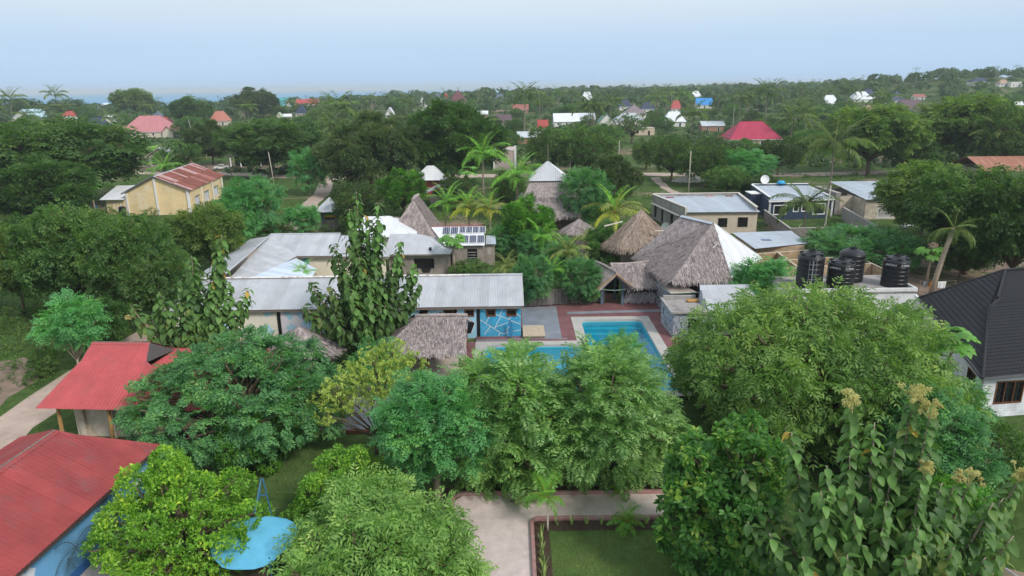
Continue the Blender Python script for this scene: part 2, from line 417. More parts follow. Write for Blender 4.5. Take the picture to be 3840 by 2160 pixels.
# ------------------------------------------------------------------ ground, hills, sea
def ss(a, b, x):
    t = np.clip((np.asarray(x, float) - a) / (b - a), 0, 1); return t * t * (3 - 2 * t)
def coast(x): return 780 + np.clip(np.asarray(x, float) + 250, 0, 900) * 1.7
def terrain(x, y):
    x = np.asarray(x, float); y = np.asarray(y, float)
    h = ss(280, 750, y) * (1.5 + 8.5 * ss(-450, 80, x)) + 6 * ss(150, 560, x) * ss(330, 760, y) + 14 * np.exp(-((x - 425) / 90) ** 2 - ((y - 640) / 110) ** 2)
    return h * (1 - ss(coast(x) - 40, coast(x) + 60, y)) - 12 * ss(coast(x) - 20, coast(x) + 120, y)
def ground_material():
    m, nt, p = newmat('grass_and_dirt'); L = nt.links.new
    co = coords(nt)
    a = N(nt, 'ShaderNodeTexNoise'); a.inputs['Scale'].default_value = .06; a.inputs['Detail'].default_value = 7; a.inputs['Roughness'].default_value = .62; L(co, a.inputs['Vector'])
    b = N(nt, 'ShaderNodeTexNoise'); b.inputs['Scale'].default_value = 1.4; b.inputs['Detail'].default_value = 8; b.inputs['Roughness'].default_value = .7; L(co, b.inputs['Vector'])
    g = N(nt, 'ShaderNodeValToRGB'); e = g.color_ramp.elements
    e[0].position = .3; e[0].color = (.028, .062, .014, 1); e[1].position = .72; e[1].color = (.10, .155, .042, 1); L(b.outputs['Fac'], g.inputs[0])
    d = N(nt, 'ShaderNodeValToRGB'); e = d.color_ramp.elements
    e[0].position = .3; e[0].color = (.15, .10, .07, 1); e[1].position = .7; e[1].color = (.34, .25, .19, 1); L(b.outputs['Fac'], d.inputs[0])
    s = N(nt, 'ShaderNodeMath', operation='MULTIPLY_ADD'); s.inputs[1].default_value = .35; L(b.outputs['Fac'], s.inputs[0]); L(a.outputs['Fac'], s.inputs[2])
    r = N(nt, 'ShaderNodeMapRange'); r.inputs['From Min'].default_value = .72; r.inputs['From Max'].default_value = .82; L(s.outputs[0], r.inputs['Value'])
    mx = N(nt, 'ShaderNodeMix', data_type='RGBA'); L(r.outputs[0], mx.inputs[0]); L(g.outputs[0], mx.inputs[6]); L(d.outputs[0], mx.inputs[7])
    L(mx.outputs[2], p.inputs['Base Color']); p.inputs['Roughness'].default_value = .95; p.inputs['Specular IOR Level'].default_value = .1
    bp = N(nt, 'ShaderNodeBump'); bp.inputs['Strength'].default_value = .6; bp.inputs['Distance'].default_value = .12; L(b.outputs['Fac'], bp.inputs['Height']); L(bp.outputs[0], p.inputs['Normal'])
    return m
POOL = [(-2.4, 56.35), (6.65, 56.35), (6.65, 62.9), (12.5, 62.9), (12.5, 46.5), (-2.4, 46.5)]     # water outline (L-shaped)
def build_ground():
    xs = np.unique(np.r_[-3200, -2400, -1800, np.arange(-1400, 1500, 45), 1800, 2400, 3200, np.arange(-60, 61, 10), -2.4, 6.65, 12.5])
    ys = np.unique(np.r_[-80, -40, 0, np.arange(10, 130, 10), np.arange(140, 1500, 40), np.arange(1550, 3000, 120), 46.5, 56.35, 62.9])
    X, Y = np.meshgrid(xs, ys); Z = terrain(X, Y) + .35 * 0
    V = np.stack([X, Y, Z], -1).reshape(-1, 3); nx = len(xs); F = []
    for j in range(len(ys) - 1):
        for i in range(nx - 1):
            cx_, cy_ = (xs[i] + xs[i+1]) / 2, (ys[j] + ys[j+1]) / 2
            if (-2.4 < cx_ < 12.5 and 46.5 < cy_ < 56.35) or (6.65 < cx_ < 12.5 and 46.5 < cy_ < 62.9): continue
            F.append((j*nx + i, j*nx + i+1, (j+1)*nx + i+1, (j+1)*nx + i))
    o = put('ground', np_mesh('ground', V, np.array(F), ground_material(), smooth=True)); o['kind'] = 'structure'
    sea_m, nt, p = newmat('sea_water'); p.inputs['Base Color'].default_value = (.11, .31, .50, 1); p.inputs['Roughness'].default_value = .6; p.inputs['Specular IOR Level'].default_value = .08
    nz = N(nt, 'ShaderNodeTexNoise'); nz.inputs['Scale'].default_value = .15; nz.inputs['Detail'].default_value = 4; nt.links.new(coords(nt), nz.inputs['Vector'])
    b = N(nt, 'ShaderNodeBump'); b.inputs['Strength'].default_value = .3; nt.links.new(nz.outputs['Fac'], b.inputs['Height']); nt.links.new(b.outputs[0], p.inputs['Normal'])
    o = MB().sheet([(-14000, 600, -6), (14000, 600, -6), (14000, 14000, -6), (-14000, 14000, -6)]).build('sea', sea_m); o['kind'] = 'structure'
build_ground()
def strip_path(name, pts, width, mat, z=.012, jitter=.25, seed=1):
    rg = random.Random(seed); mb = MB(); P = [Vector((*p, 0)) for p in pts]; fine = []
    for a, b in zip(P, P[1:]):
        m = max(2, int((b - a).length / 2.5)); fine += [a.lerp(b, i / m) for i in range(m)]
    fine.append(P[-1]); V = []
    for i, p in enumerate(fine):
        d = (fine[min(i+1, len(fine)-1)] - fine[max(i-1, 0)]).normalized(); x = Vector((d.y, -d.x, 0))
        wl = width if not callable(width) else width(i / len(fine))
        V += [p - x * (wl/2 + rg.uniform(-jitter, jitter)), p + x * (wl/2 + rg.uniform(-jitter, jitter))]
    V = [(v.x, v.y, z) for v in V]
    mb.add(V, [(2*i, 2*i+1, 2*i+3, 2*i+2) for i in range(len(fine) - 1)])
    o = mb.build(name, mat); o['kind'] = 'structure'; return o
dirt = pm('dirt_road', (.46, .36, .30), .95, .22, .6, bump=.3, bscale=6, stain=(.30, .24, .19), stain_amt=.5)
dirt_dark = pm('bare_earth', (.25, .18, .14), .95, .3, .8, bump=.4, bscale=5, stain=(.10, .12, .05), stain_amt=.7, stain_scale=.5)
soil = pm('garden_soil', (.07, .045, .032), .95, .3, 3, bump=.5, bscale=20)
strip_path('dirt_road', [(-30.5, 22), (-33.2, 36), (-34.4, 42), (-34.8, 47), (-34.6, 55), (-34, 61), (-35.2, 80), (-36.5, 105), (-37.5, 117), (-40, 135), (-41.8, 152), (-44.5, 164), (-48, 177)], 3.4, dirt, seed=3)
strip_path('dirt_road', [(-200, 202), (-130, 198), (-80, 190), (-48, 177), (-10, 178), (30, 178.5), (40, 176.5), (72, 173), (86, 174.5), (140, 181), (220, 195)], 6.5, dirt, z=.02, jitter=.5, seed=4)
strip_path('footpath', [(36, 171), (35.2, 163), (34.5, 152), (35.2, 144), (37.5, 132)], 2.0, dirt, z=.03, seed=5)
for nm_, x_, y_, rx_, ry_, sd_ in (('bare_earth', -92, 206, 26, 10, 1), ('bare_earth', -80, 137, 9, 7, 2), ('bare_earth', -43, 47, 6, 9, 3), ('bare_earth', 60, 88, 12, 9, 4),
                                ('bare_earth', 100, 205, 16, 6, 5), ('bare_earth', -16, 27, 4.5, 4.5, 6), ('bare_earth', 12, 168, 9, 5, 7), ('bare_earth', 22, 20, 9, 7, 8), ('bare_earth', 44, 74, 6, 12, 9)):
    rg_ = random.Random(sd_); n_ = 26
    pts_ = [(x_ + rx_*math.cos(t)*rg_.uniform(.75, 1.1), y_ + ry_*math.sin(t)*rg_.uniform(.75, 1.1), .006 + .0005*sd_) for t in (2*math.pi*k/n_ for k in range(n_))]
    o_ = MB().sheet(pts_).build(nm_, dirt_dark); o_['kind'] = 'structure'

# ------------------------------------------------------------------ driveway, kerbs, lawns
drive_m = pm('pale_concrete_drive', (.62, .51, .49), .9, .16, 1.6, bump=.2, bscale=30, stain=(.40, .32, .30), stain_amt=.5, stain_scale=.6)
pink_kerb = pm('pink_kerb_paint', (.37, .20, .19), .85, .2, 2, stain=(.35, .33, .32), stain_amt=.6)
o_ = MB().sheet([(-3.3, 15, .02), (.8, 15, .02), (.8, 31.0, .02), (1.1, 31.3, .02), (13, 31.3, .02), (13, 33.45, .02), (-2.9, 33.45, .02), (-3.3, 33.05, .02)]).build('driveway', drive_m); o_['kind'] = 'structure'
def kerb(name, pts, wd=.2, h=.2):
    mb = MB(); P = [Vector((*p, 0)) for p in pts]; V = []
    for i, p in enumerate(P):
        d = (P[min(i+1, len(P)-1)] - P[max(i-1, 0)]).normalized(); x = Vector((d.y, -d.x, 0))
        for s, z in ((-1, 0), (-1, h - .03), (-.8, h), (.8, h), (1, h - .03), (1, 0)): V.append(p + x * s * wd / 2 + Vector((0, 0, z)))
    F = [(i*6 + k, i*6 + k + 1, (i+1)*6 + k + 1, (i+1)*6 + k) for i in range(len(P)-1) for k in range(5)]
    mb.add(V, F + [tuple(range(6)), tuple(range(len(V)-1, len(V)-7, -1))])
    o = mb.build(name, pink_kerb); o['kind'] = 'structure'; return o
def arc(cx_, cy_, r, a0, a1, n=6): return [(cx_ + r*math.cos(math.radians(a0 + (a1-a0)*i/n)), cy_ + r*math.sin(math.radians(a0 + (a1-a0)*i/n))) for i in range(n+1)]
kerb('kerb', [(-3.42, 15)] + [(-3.42, 27)] + arc(-2.92, 33.05, .5, 180, 90) + [(5, 33.55), (13, 33.55)])
kerb('kerb', [(.9, 15), (.9, 27)] + arc(1.3, 30.8, .4, 180, 90) + [(6, 31.2), (13, 31.2)])
o_ = MB().sheet([(1.0, 15, .016), (1.75, 15, .016), (1.75, 30.25, .016), (13, 30.25, .016), (13, 31.1, .016), (1.0, 31.1, .016)]).build('soil_bed', soil); o_['kind'] = 'structure'
o_ = MB().sheet([(-3.5, 33.65, .016), (13, 33.65, .016), (13, 34.3, .016), (-4.1, 34.3, .016), (-4.1, 27, .016), (-3.52, 27, .016), (-3.52, 33.3, .016)]).build('soil_bed', soil); o_['kind'] = 'structure'
lawn_m = pm('lawn_turf', (.10, .15, .045), .95, .35, 1.2, bump=.5, bscale=40, stain=(.12, .13, .05), stain_amt=.5, stain_scale=.7)
LAWNS = [(1.78, 13, 15, 30.2), (-14.5, -4.2, 33.9, 40.6), (2, 13, 34.35, 41.5)]
for a_, b_, c_, d_ in LAWNS:
    o_ = MB().sheet([(a_, c_, .018), (b_, c_, .018), (b_, d_, .018), (a_, d_, .018)]).build('lawn', lawn_m); o_['kind'] = 'structure'

# ------------------------------------------------------------------ pool terrace
def brick_deck(name, c1, c2, mortar, sx, sy):
    m, nt, p = newmat(name); L = nt.links.new; co = coords(nt)
    b = N(nt, 'ShaderNodeTexBrick'); b.inputs['Scale'].default_value = 1; b.inputs['Brick Width'].default_value = sx; b.inputs['Row Height'].default_value = sy
    b.inputs['Mortar Size'].default_value = .012; b.inputs['Color1'].default_value = (*c1, 1); b.inputs['Color2'].default_value = (*c2, 1); b.inputs['Mortar'].default_value = (*mortar, 1)
    L(co, b.inputs['Vector'])
    n = N(nt, 'ShaderNodeTexNoise'); n.inputs['Scale'].default_value = .8; n.inputs['Detail'].default_value = 8; L(co, n.inputs['Vector'])
    mr = N(nt, 'ShaderNodeMapRange'); mr.inputs['From Min'].default_value = .3; mr.inputs['From Max'].default_value = .7; mr.inputs['To Min'].default_value = .8; mr.inputs['To Max'].default_value = 1.2; L(n.outputs['Fac'], mr.inputs['Value'])
    s = N(nt, 'ShaderNodeVectorMath', operation='SCALE'); L(b.outputs['Color'], s.inputs[0]); L(mr.outputs[0], s.inputs['Scale']); L(s.outputs[0], p.inputs['Base Color'])
    p.inputs['Roughness'].default_value = .75
    bp = N(nt, 'ShaderNodeBump'); bp.inputs['Strength'].default_value = .4; bp.inputs['Distance'].default_value = .02; bp.invert = True; L(b.outputs['Fac'], bp.inputs['Height']); L(bp.outputs[0], p.inputs['Normal'])
    return m
maroon_m = brick_deck('maroon_paving', (.17, .066, .07), (.20, .08, .082), (.24, .14, .13), .9, .22)
grey_m = brick_deck('slate_paving', (.20, .215, .25), (.225, .24, .275), (.26, .27, .3), .6, .15)
beige_m = brick_deck('beige_paving', (.42, .36, .30), (.46, .40, .33), (.3, .27, .24), .6, .3)
DZ = .16
def deck_piece(name, mat, x0, x1, y0, y1, z0=0.0, z1=DZ):
    o = MB().box(x0, x1, y0, y1, z0, z1).build(name, mat); o['kind'] = 'structure'; return o
deck_piece('pool_deck', maroon_m, -3.3, 5.75, 57.26, 68.2); deck_piece('pool_deck', maroon_m, 5.75, 13.4, 63.81, 68.2)
deck_piece('pool_deck', maroon_m, 13.4, 15.2, 44, 68.2); deck_piece('pool_deck', maroon_m, -4.2, -3.3, 44, 57.26)
def sheet_s(name, mat, pts, z):
    o = MB().sheet([(x, y, z) for x, y in pts]).build(name, mat); o['kind'] = 'structure'; return o
sheet_s('slate_paving', grey_m, [(.95, 58.0), (4.45, 58.0), (4.55, 67.3), (.95, 67.0)], DZ + .005)
sheet_s('slate_paving', grey_m, [(.0, 57.75), (4.95, 57.75), (4.95, 57.99), (.0, 57.99)], DZ + .005)
sheet_s('slate_strip', grey_m, [(5.5, 64.7), (15.1, 65.2), (15.1, 65.95), (5.5, 65.45)], DZ + .005)
sheet_s('slate_strip', grey_m, [(-3.28, 57.5), (-.05, 57.5), (-.05, 57.8), (-3.28, 57.8)], DZ + .005)
deck_piece('pavilion_floor', beige_m, -12, -4.2, 46.5, 57.4, 0, .14)
deck_piece('side_walk', pm('walk_concrete', (.33, .31, .29), .9, .2, 2), -32, -12, 56.2, 58.3, 0, .1)
deck_piece('terrace', grey_m, -20, -4.2, 41.1, 46.5, 0, .13)
deck_piece('terrace_edge', pm('red_brick_edge', (.20, .075, .05), .9, .25, 6), -20, -4.2, 40.85, 41.1, 0, .2)
# coping: ring between the rounded water outline and an outer outline
coping_m = pm('pool_coping_stone', (.45, .43, .40), .85, .14, 2.5, stain=(.33, .32, .3), stain_amt=.4)
def fillet(poly, r, n=6):
    out_ = []
    for i in range(len(poly)):
        p0, p1, p2 = (Vector(poly[i-1]), Vector(poly[i]), Vector(poly[(i+1) % len(poly)]))
        d0 = (p0 - p1).normalized(); d2 = (p2 - p1).normalized(); a = p1 + d0 * r; b = p1 + d2 * r; c = p1 + d0 * r + d2 * r
        for k in range(n + 1):
            t = k / n; out_.append(a.lerp(p1, t).lerp(p1.lerp(b, t), t))
    return out_
def offset_rect(poly, d):
    cx_ = []
    n = len(poly)
    area = sum(poly[i][0]*poly[(i+1) % n][1] - poly[(i+1) % n][0]*poly[i][1] for i in range(n)); sg = 1 if area > 0 else -1
    for i in range(n):
        p0, p1, p2 = Vector(poly[i-1]), Vector(poly[i]), Vector(poly[(i+1) % n])
        e0 = (p1 - p0).normalized(); e1 = (p2 - p1).normalized()
        n0 = Vector((e0.y, -e0.x)) * sg; n1 = Vector((e1.y, -e1.x)) * sg
        cx_.append(tuple(p1 + (n0 + n1) * d))
    return cx_
inner = fillet(POOL, .8); outer = [Vector(p) for p in offset_rect(POOL, .9) for _ in range(7)]
mb_ = MB(); n_ = len(inner); z1_ = DZ + .03
mb_.add([(p.x, p.y, z1_) for p in inner] + [(p.x, p.y, z1_) for p in outer] + [(p.x, p.y, -.05) for p in inner],
        [(i, (i+1) % n_, n_ + (i+1) % n_, n_ + i) for i in range(n_)] + [(i, (i+1) % n_, 2*n_ + (i+1) % n_, 2*n_ + i) for i in range(n_)])
o_ = mb_.build('pool_coping', coping_m); o_['kind'] = 'structure'
pool_m = pm('turquoise_pool_paint', (.085, .56, .68), .6, .10, 1.2, stain=(.12, .55, .68), stain_amt=.4)
mb_ = MB(); mb_.add([(p.x, p.y, -.04) for p in inner] + [(p.x, p.y, -1.5) for p in inner],
                    [(i, (i+1) % n_, n_ + (i+1) % n_, n_ + i) for i in range(n_)])
mb_.add([(-2.4, 46.5, -1.5), (12.5, 46.5, -1.5), (12.5, 56.35, -1.5), (-2.4, 56.35, -1.5)], [(0, 1, 2, 3)])
mb_.add([(6.65, 56.35, -1.5), (12.5, 56.35, -1.5), (12.5, 62.9, -1.5), (6.65, 62.9, -1.5)], [(0, 1, 2, 3)])
for k_ in range(2): mb_.box(6.7, 12.45, 62.2 - k_ * .6, 62.88 - k_ * .6, -1.49, -.55 - .35 * k_)
o_ = mb_.build('pool_basin', pool_m); o_['kind'] = 'structure'
water_m, nt_, p_ = newmat('pool_water')
tb = N(nt_, 'ShaderNodeBsdfTransparent'); tb.inputs[0].default_value = (.62, .93, .97, 1)
gl = N(nt_, 'ShaderNodeBsdfGlossy'); gl.inputs['Roughness'].default_value = .03
fr = N(nt_, 'ShaderNodeFresnel'); fr.inputs[0].default_value = 1.33
mx_ = N(nt_, 'ShaderNodeMixShader'); nt_.links.new(fr.outputs[0], mx_.inputs[0]); nt_.links.new(tb.outputs[0], mx_.inputs[1]); nt_.links.new(gl.outputs[0], mx_.inputs[2])
nt_.links.new(mx_.outputs[0], nt_.nodes['Material Output'].inputs['Surface'])
wz = N(nt_, 'ShaderNodeTexNoise'); wz.inputs['Scale'].default_value = 2.2; nt_.links.new(coords(nt_), wz.inputs['Vector'])
wb = N(nt_, 'ShaderNodeBump'); wb.inputs['Strength'].default_value = .12; wb.inputs['Distance'].default_value = .1
nt_.links.new(wz.outputs['Fac'], wb.inputs['Height']); nt_.links.new(wb.outputs[0], gl.inputs['Normal'])
o_ = MB().sheet([(p.x, p.y, -.12) for p in inner[::-1]]).build('pool_water', water_m); o_['kind'] = 'structure'
# ------------------------------------------------------------------ more materials
def block_mat(name, c1, c2, mortar, bw=.46, bh=.23, ms=.018):
    m, nt, p = newmat(name); L = nt.links.new; co = coords(nt)
    sx = N(nt, 'ShaderNodeSeparateXYZ'); L(co, sx.inputs[0]); ad = N(nt, 'ShaderNodeMath', operation='ADD'); L(sx.outputs[0], ad.inputs[0]); L(sx.outputs[1], ad.inputs[1])
    cb = N(nt, 'ShaderNodeCombineXYZ'); L(ad.outputs[0], cb.inputs[0]); L(sx.outputs[2], cb.inputs[1])
    b = N(nt, 'ShaderNodeTexBrick'); b.inputs['Scale'].default_value = 1; b.inputs['Brick Width'].default_value = bw; b.inputs['Row Height'].default_value = bh
    b.inputs['Mortar Size'].default_value = ms; b.inputs['Color1'].default_value = (*c1, 1); b.inputs['Color2'].default_value = (*c2, 1); b.inputs['Mortar'].default_value = (*mortar, 1); L(cb.outputs[0], b.inputs['Vector'])
    n = N(nt, 'ShaderNodeTexNoise'); n.inputs['Scale'].default_value = 1.3; n.inputs['Detail'].default_value = 8; L(co, n.inputs['Vector'])
    mr = N(nt, 'ShaderNodeMapRange'); mr.inputs['From Min'].default_value = .3; mr.inputs['From Max'].default_value = .7; mr.inputs['To Min'].default_value = .72; mr.inputs['To Max'].default_value = 1.2; L(n.outputs['Fac'], mr.inputs['Value'])
    s = N(nt, 'ShaderNodeVectorMath', operation='SCALE'); L(b.outputs['Color'], s.inputs[0]); L(mr.outputs[0], s.inputs['Scale']); L(s.outputs[0], p.inputs['Base Color'])
    p.inputs['Roughness'].default_value = .95
    bp = N(nt, 'ShaderNodeBump'); bp.inputs['Strength'].default_value = .6; bp.inputs['Distance'].default_value = .03; bp.invert = True; L(b.outputs['Fac'], bp.inputs['Height']); L(bp.outputs[0], p.inputs['Normal'])
    return m
def crazy_mat(name, fill, fill2, line, scale=1.6, width=.06):
    """painted crazy-stone pattern: pale stones outlined in another colour"""
    m, nt, p = newmat(name); L = nt.links.new; co = coords(nt)
    nz = N(nt, 'ShaderNodeTexNoise'); nz.inputs['Scale'].default_value = 1.5; L(co, nz.inputs['Vector'])
    mxv = N(nt, 'ShaderNodeMix', data_type='RGBA'); mxv.inputs[0].default_value = .18; L(co, mxv.inputs[6]); L(nz.outputs['Color'], mxv.inputs[7])
    v = N(nt, 'ShaderNodeTexVoronoi', feature='DISTANCE_TO_EDGE'); v.inputs['Scale'].default_value = scale; L(mxv.outputs[2], v.inputs['Vector'])
    v2 = N(nt, 'ShaderNodeTexVoronoi'); v2.inputs['Scale'].default_value = scale; L(mxv.outputs[2], v2.inputs['Vector'])
    r = N(nt, 'ShaderNodeMapRange'); r.inputs['From Min'].default_value = width * .6; r.inputs['From Max'].default_value = width; L(v.outputs['Distance'], r.inputs['Value'])
    sp = N(nt, 'ShaderNodeSeparateXYZ'); L(v2.outputs['Color'], sp.inputs[0])
    f = N(nt, 'ShaderNodeMix', data_type='RGBA'); L(sp.outputs[0], f.inputs[0]); f.inputs[6].default_value = (*fill, 1); f.inputs[7].default_value = (*fill2, 1)
    mx = N(nt, 'ShaderNodeMix', data_type='RGBA'); L(r.outputs[0], mx.inputs[0]); mx.inputs[6].default_value = (*line, 1); L(f.outputs[2], mx.inputs[7])
    L(mx.outputs[2], p.inputs['Base Color']); p.inputs['Roughness'].default_value = .9; return m
block_grey = block_mat('grey_blockwork', (.30, .27, .25), (.24, .22, .205), (.36, .33, .31))
block_cream = block_mat('cream_blockwork', (.55, .47, .38), (.50, .42, .34), (.45, .40, .34))
block_tan = block_mat('tan_blockwork', (.50, .36, .22), (.44, .31, .19), (.38, .33, .28))
sky_mural = pm('sky_blue_mural', (.16, .40, .70), .8, .12, .6)
light_blue = pm('light_blue_paint', (.36, .62, .78), .8, .12, 1.2, stain=(.5, .7, .82), stain_amt=.4)
mural_blue = pm('bright_blue_mural', (.055, .36, .60), .8, .22, 1.4, stain=(.22, .55, .74), stain_amt=.7, stain_scale=1.1)
mural_mix = pm('pale_blue_mural', (.34, .60, .77), .8, .12, 1.1, stain=(.52, .70, .82), stain_amt=.5)
cream = pm('cream_paint', (.78, .73, .62), .8, .08, 1.5, stain=(.6, .58, .5), stain_amt=.3)
lilac = pm('lilac_white_paint', (.74, .70, .76), .8, .06, 2)
pale_cyan = pm('pale_cyan_paint', (.40, .64, .80), .8, .08, 2)
navy_wall = pm('navy_wall_paint', (.035, .055, .10), .8, .2, 1.5, stain=(.06, .08, .12), stain_amt=.5)
yellow_wall = pm('yellow_plaster', (.78, .60, .34), .88, .16, .7, bump=.1, stain=(.80, .74, .62), stain_amt=.75, stain_scale=.4)
beige_wall = pm('beige_plaster', (.56, .47, .38), .9, .12, 1.2, stain=(.4, .34, .29), stain_amt=.4)
pillar_blue = pm('slate_blue_post', (.11, .15, .20), .7, .15)
tank_m = pm('black_tank_plastic', (.011, .012, .015), .38, .2, 2, spec=.5)
tile_m = pm('charcoal_tile', (.022, .023, .027), .62, .25, 6, bump=.5, bscale=60, spec=.35, objvar=.12)
white_block = block_mat('white_painted_block', (.74, .75, .78), (.72, .73, .76), (.64, .65, .68), .5, .2, .014)

# ------------------------------------------------------------------ long mural building beside the pool
B = thing('mural_building', 'long low building with grey sheet roof and blue geometric mural walls by the pool', 'building', (-15, 61, 0))
FA, FB = (-31.2, 59.08), (.77, 58.57); LB = 31.974
def SX(x): return (x + 31.2) * LB / 31.97
def YF(x): return 58.57 + (.77 - x) * .016
wins = [(-2.34, -1.51), (-.52, .38), (-6.2, -5.37), (-4.3, -3.46)]
holes = [(SX(a), SX(b), 2.12, 2.75) for a, b in wins] + [(SX(-19.05), SX(-17.42), 1.95, 2.43)]
holed_wall('front_wall', cream, B, FA, FB, 0, 3.05, .2, holes)
for h in holes[:4]: window(B, FA, FB, h, .2, brown_wood, dark_in, fw=.09, proud=.06)
window(B, FA, FB, holes[4], .2, timber, brown_wood, mull=1, fw=.06, proud=.04)
MB().prism([(.77, 58.75, 0), (.77, 66.2, 0), (.77, 66.2, 3.0), (.77, 62.4, 4.85), (.77, 58.75, 3.05)], (-.2, 0, 0)).build('gable_wall', mural_blue, B, w=True)
MB().box(-31.2, .57, 66.0, 66.2, 0, 3.0).box(-31.2, -31, 59.3, 66, 0, 3).build('back_wall', cream, B, w=True)
def MX(zx): return .77 - (2345 - zx) / 228
def MZ(zx, zy): return (1385 - (zy - (2345 - zx) * .03)) / 222
def flat(polys, name, mat, off):
    for k, q in enumerate(polys):
        MB().sheet([(x, YF(x) - off - .0004 * k, z) for x, z in q]).build(name, mat, B, w=True)
def flat_one(polys, name, mat, off):
    mb = MB()
    for q in polys: mb.sheet([(x, YF(x) - off, z) for x, z in q])
    return mb.build(name, mat, B, w=True)
def cut(poly, hs):
    """split a wall-field rectangle round the window openings"""
    x0, x1, z0, z1 = poly; xs = sorted({x0, x1, *[v for h in hs for v in (h[0], h[1]) if x0 < v < x1]}); out_ = []
    for a, b in zip(xs, xs[1:]):
        blk = [h for h in hs if h[0] < (a+b)/2 < h[1]]
        if blk: out_ += [(a, b, z0, blk[0][2]), (a, b, blk[0][3], z1)]
        else: out_.append((a, b, z0, z1))
    return [[(a, c), (b, c), (b, d), (a, d)] for a, b, c, d in out_]
HO = [(a, b, 2.12, 2.75) for a, b in wins] + [(-19.05, -17.42, 1.95, 2.43)]
flat_one(cut((-2.93, .77, .02, 3.04), HO), 'painted_field', mural_blue, .004)
flat_one(cut((-12.2, -3.22, .02, 3.04), HO), 'painted_field', mural_mix, .004)
flat_one(cut((-21.05, -12.2, .02, 3.04), HO), 'painted_field', lilac, .004)
for a, b in ((-3.22, -2.93), (-21.4, -21.1), (-12.4, -12.1)): box_part('black_pilaster', black, B, a, b, YF(a) - .06, YF(a) - .001, 0, 3.05, w=True)
blk = [[(235,905),(300,800),(385,798),(450,855),(365,990)], [(400,796),(548,793),(538,825),(480,818),(455,850)], [(660,868),(752,885),(752,960),(700,970),(628,978)],
       [(950,782),(985,780),(1048,828),(1000,950),(950,955)], [(1150,775),(1390,770),(1350,800),(1200,803)], [(1250,1010),(1290,1030),(1390,1090),(1310,1305),(1230,1320)], [(30, 1000), (150, 930), (170, 1080), (60, 1150)]]
flat([[(MX(a), min(3.03, MZ(a, b))) for a, b in q] for q in blk], 'painted_shape', black, .009)
lines = [(1500,765,1630,830),(1770,760,1755,795),(1830,890,2110,1000),(1980,745,1905,915),(1930,935,1800,1190),(1705,930,1620,1080),(1500,1015,1950,1300),(1705,1155,1580,1335),(1800,1170,2115,1045),(2110,1000,2340,1095),(2020,745,2045,790),(2240,740,2215,780),(2260,870,2342,935),(1950,1300,2110,1270),(2110,1130,2045,1225),(2045,1225,2065,1275),(2190,1245,2340,1210),(1910,1285,1875,1360),(2140,930,2100,1000),
         (225,915,370,995),(370,995,455,850),(385,800,450,855),(470,820,752,885),(550,795,538,830),(660,870,628,980),(808,785,800,815),(985,780,1048,828),(1048,828,1000,955),(1080,780,1048,828),(1135,775,1205,805),(1390,770,1350,805),(1290,1020,1430,1100),(1395,1090,1310,1310)]
ln = []
for a, b, c, d in lines:
    p, q = Vector((MX(a), MZ(a, b))), Vector((MX(c), MZ(c, d))); t = (q - p).normalized(); s = Vector((-t.y, t.x)) * .024
    ln.append([tuple(p - s), tuple(q - s), tuple(q + s), tuple(p + s)])
lv = [(-22.9, .1, -21.7, 1.6), (-22.24, 1.44, -22.9, 2.3), (-20.9, 1.0, -19.0, 2.62), (-20.9, 1.8, -19.6, .6), (-19.4, 1.95, -18.4, .5), (-20.2, 2.6, -19.3, 1.3), (-18.0, .85, -17.4, 1.9)]
for a, b, c, d in lv:
    p, q = Vector((a, b)), Vector((c, d)); t = (q - p).normalized(); s = Vector((-t.y, t.x)) * .022
    ln.append([tuple(p - s), tuple(q - s), tuple(q + s), tuple(p + s)])
flat(ln, 'painted_line', white, .012)
lb = [[(-22.65,2.64),(-21.53,2.63),(-22.4,2.11)],[(-23.28,1.12),(-22.24,1.44),(-21.78,.71),(-22.95,.05)],[(-20.85,2.62),(-20.17,2.63),(-19.84,2.27),(-20.26,1.8)],[(-19.74,2.5),(-19.1,2.64),(-19.1,1.88),(-19.34,1.93)],[(-20.74,1.08),(-20.27,1.61),(-19.65,1.07),(-20.05,.74)],[(-19.31,1.31),(-19.02,1.88),(-17.75,1.91),(-18.03,.86)],[(-18.41,.72),(-17.84,.95),(-16.57,.84),(-15.89,.25),(-17.72,.27)],
      [(-28.5, 1.0), (-26.8, 2.4), (-25.6, 1.5), (-26.9, .4)], [(-25.4, 2.9), (-23.9, 2.9), (-24.6, 1.9)]]
flat(lb, 'painted_shape', pale_cyan, .008)
EL, ER = (-31.6, 58.62, 2.92), (1.05, 58.1, 3.22); RL, RR = (-31.6, 62.95, 4.78), (1.0, 62.4, 5.0)
rf = MB().bar((-31.5, 62.9, 4.6), (.95, 62.4, 4.8), .1).build('roof', timber, B, w=True)
sheet_roof(rf, [EL, ER, RR, RL], galv, sw=.82, pitch=.152, amp=.02)
sheet_roof(rf, [(1.05, 66.9, 3.1), (-31.6, 67.2, 2.95), RL, RR], galv, sw=.82, pitch=.3, amp=.02)
rust_white = pm('rusty_white_flashing', (.72, .70, .68), .6, .1, 3, stain=(.22, .09, .05), stain_amt=.9, stain_scale=1.6)
ridge_cap(rf, (-31.6, 62.95, 4.83), (-4, 62.49, 5.0), rust_white, .18); ridge_cap(rf, (-4, 62.49, 5.0), (1.0, 62.4, 5.03), galv, .18)
MB().bar((-31.5, 58.72, 2.78), (1.0, 58.2, 3.06), .05, .2).build('fascia', timber, B, w=True)
st_ = thing('spiral_stair', 'blue metal spiral stair panel standing against the bright blue mural', 'stair', (-.15, 58.1, DZ))
mb_ = MB()
for k in range(7): mb_.bar((-.18 + .05 * k, 0, 0), (-.16 + .05 * k, 0, 1.9 - .14 * abs(k - 2)), .02)
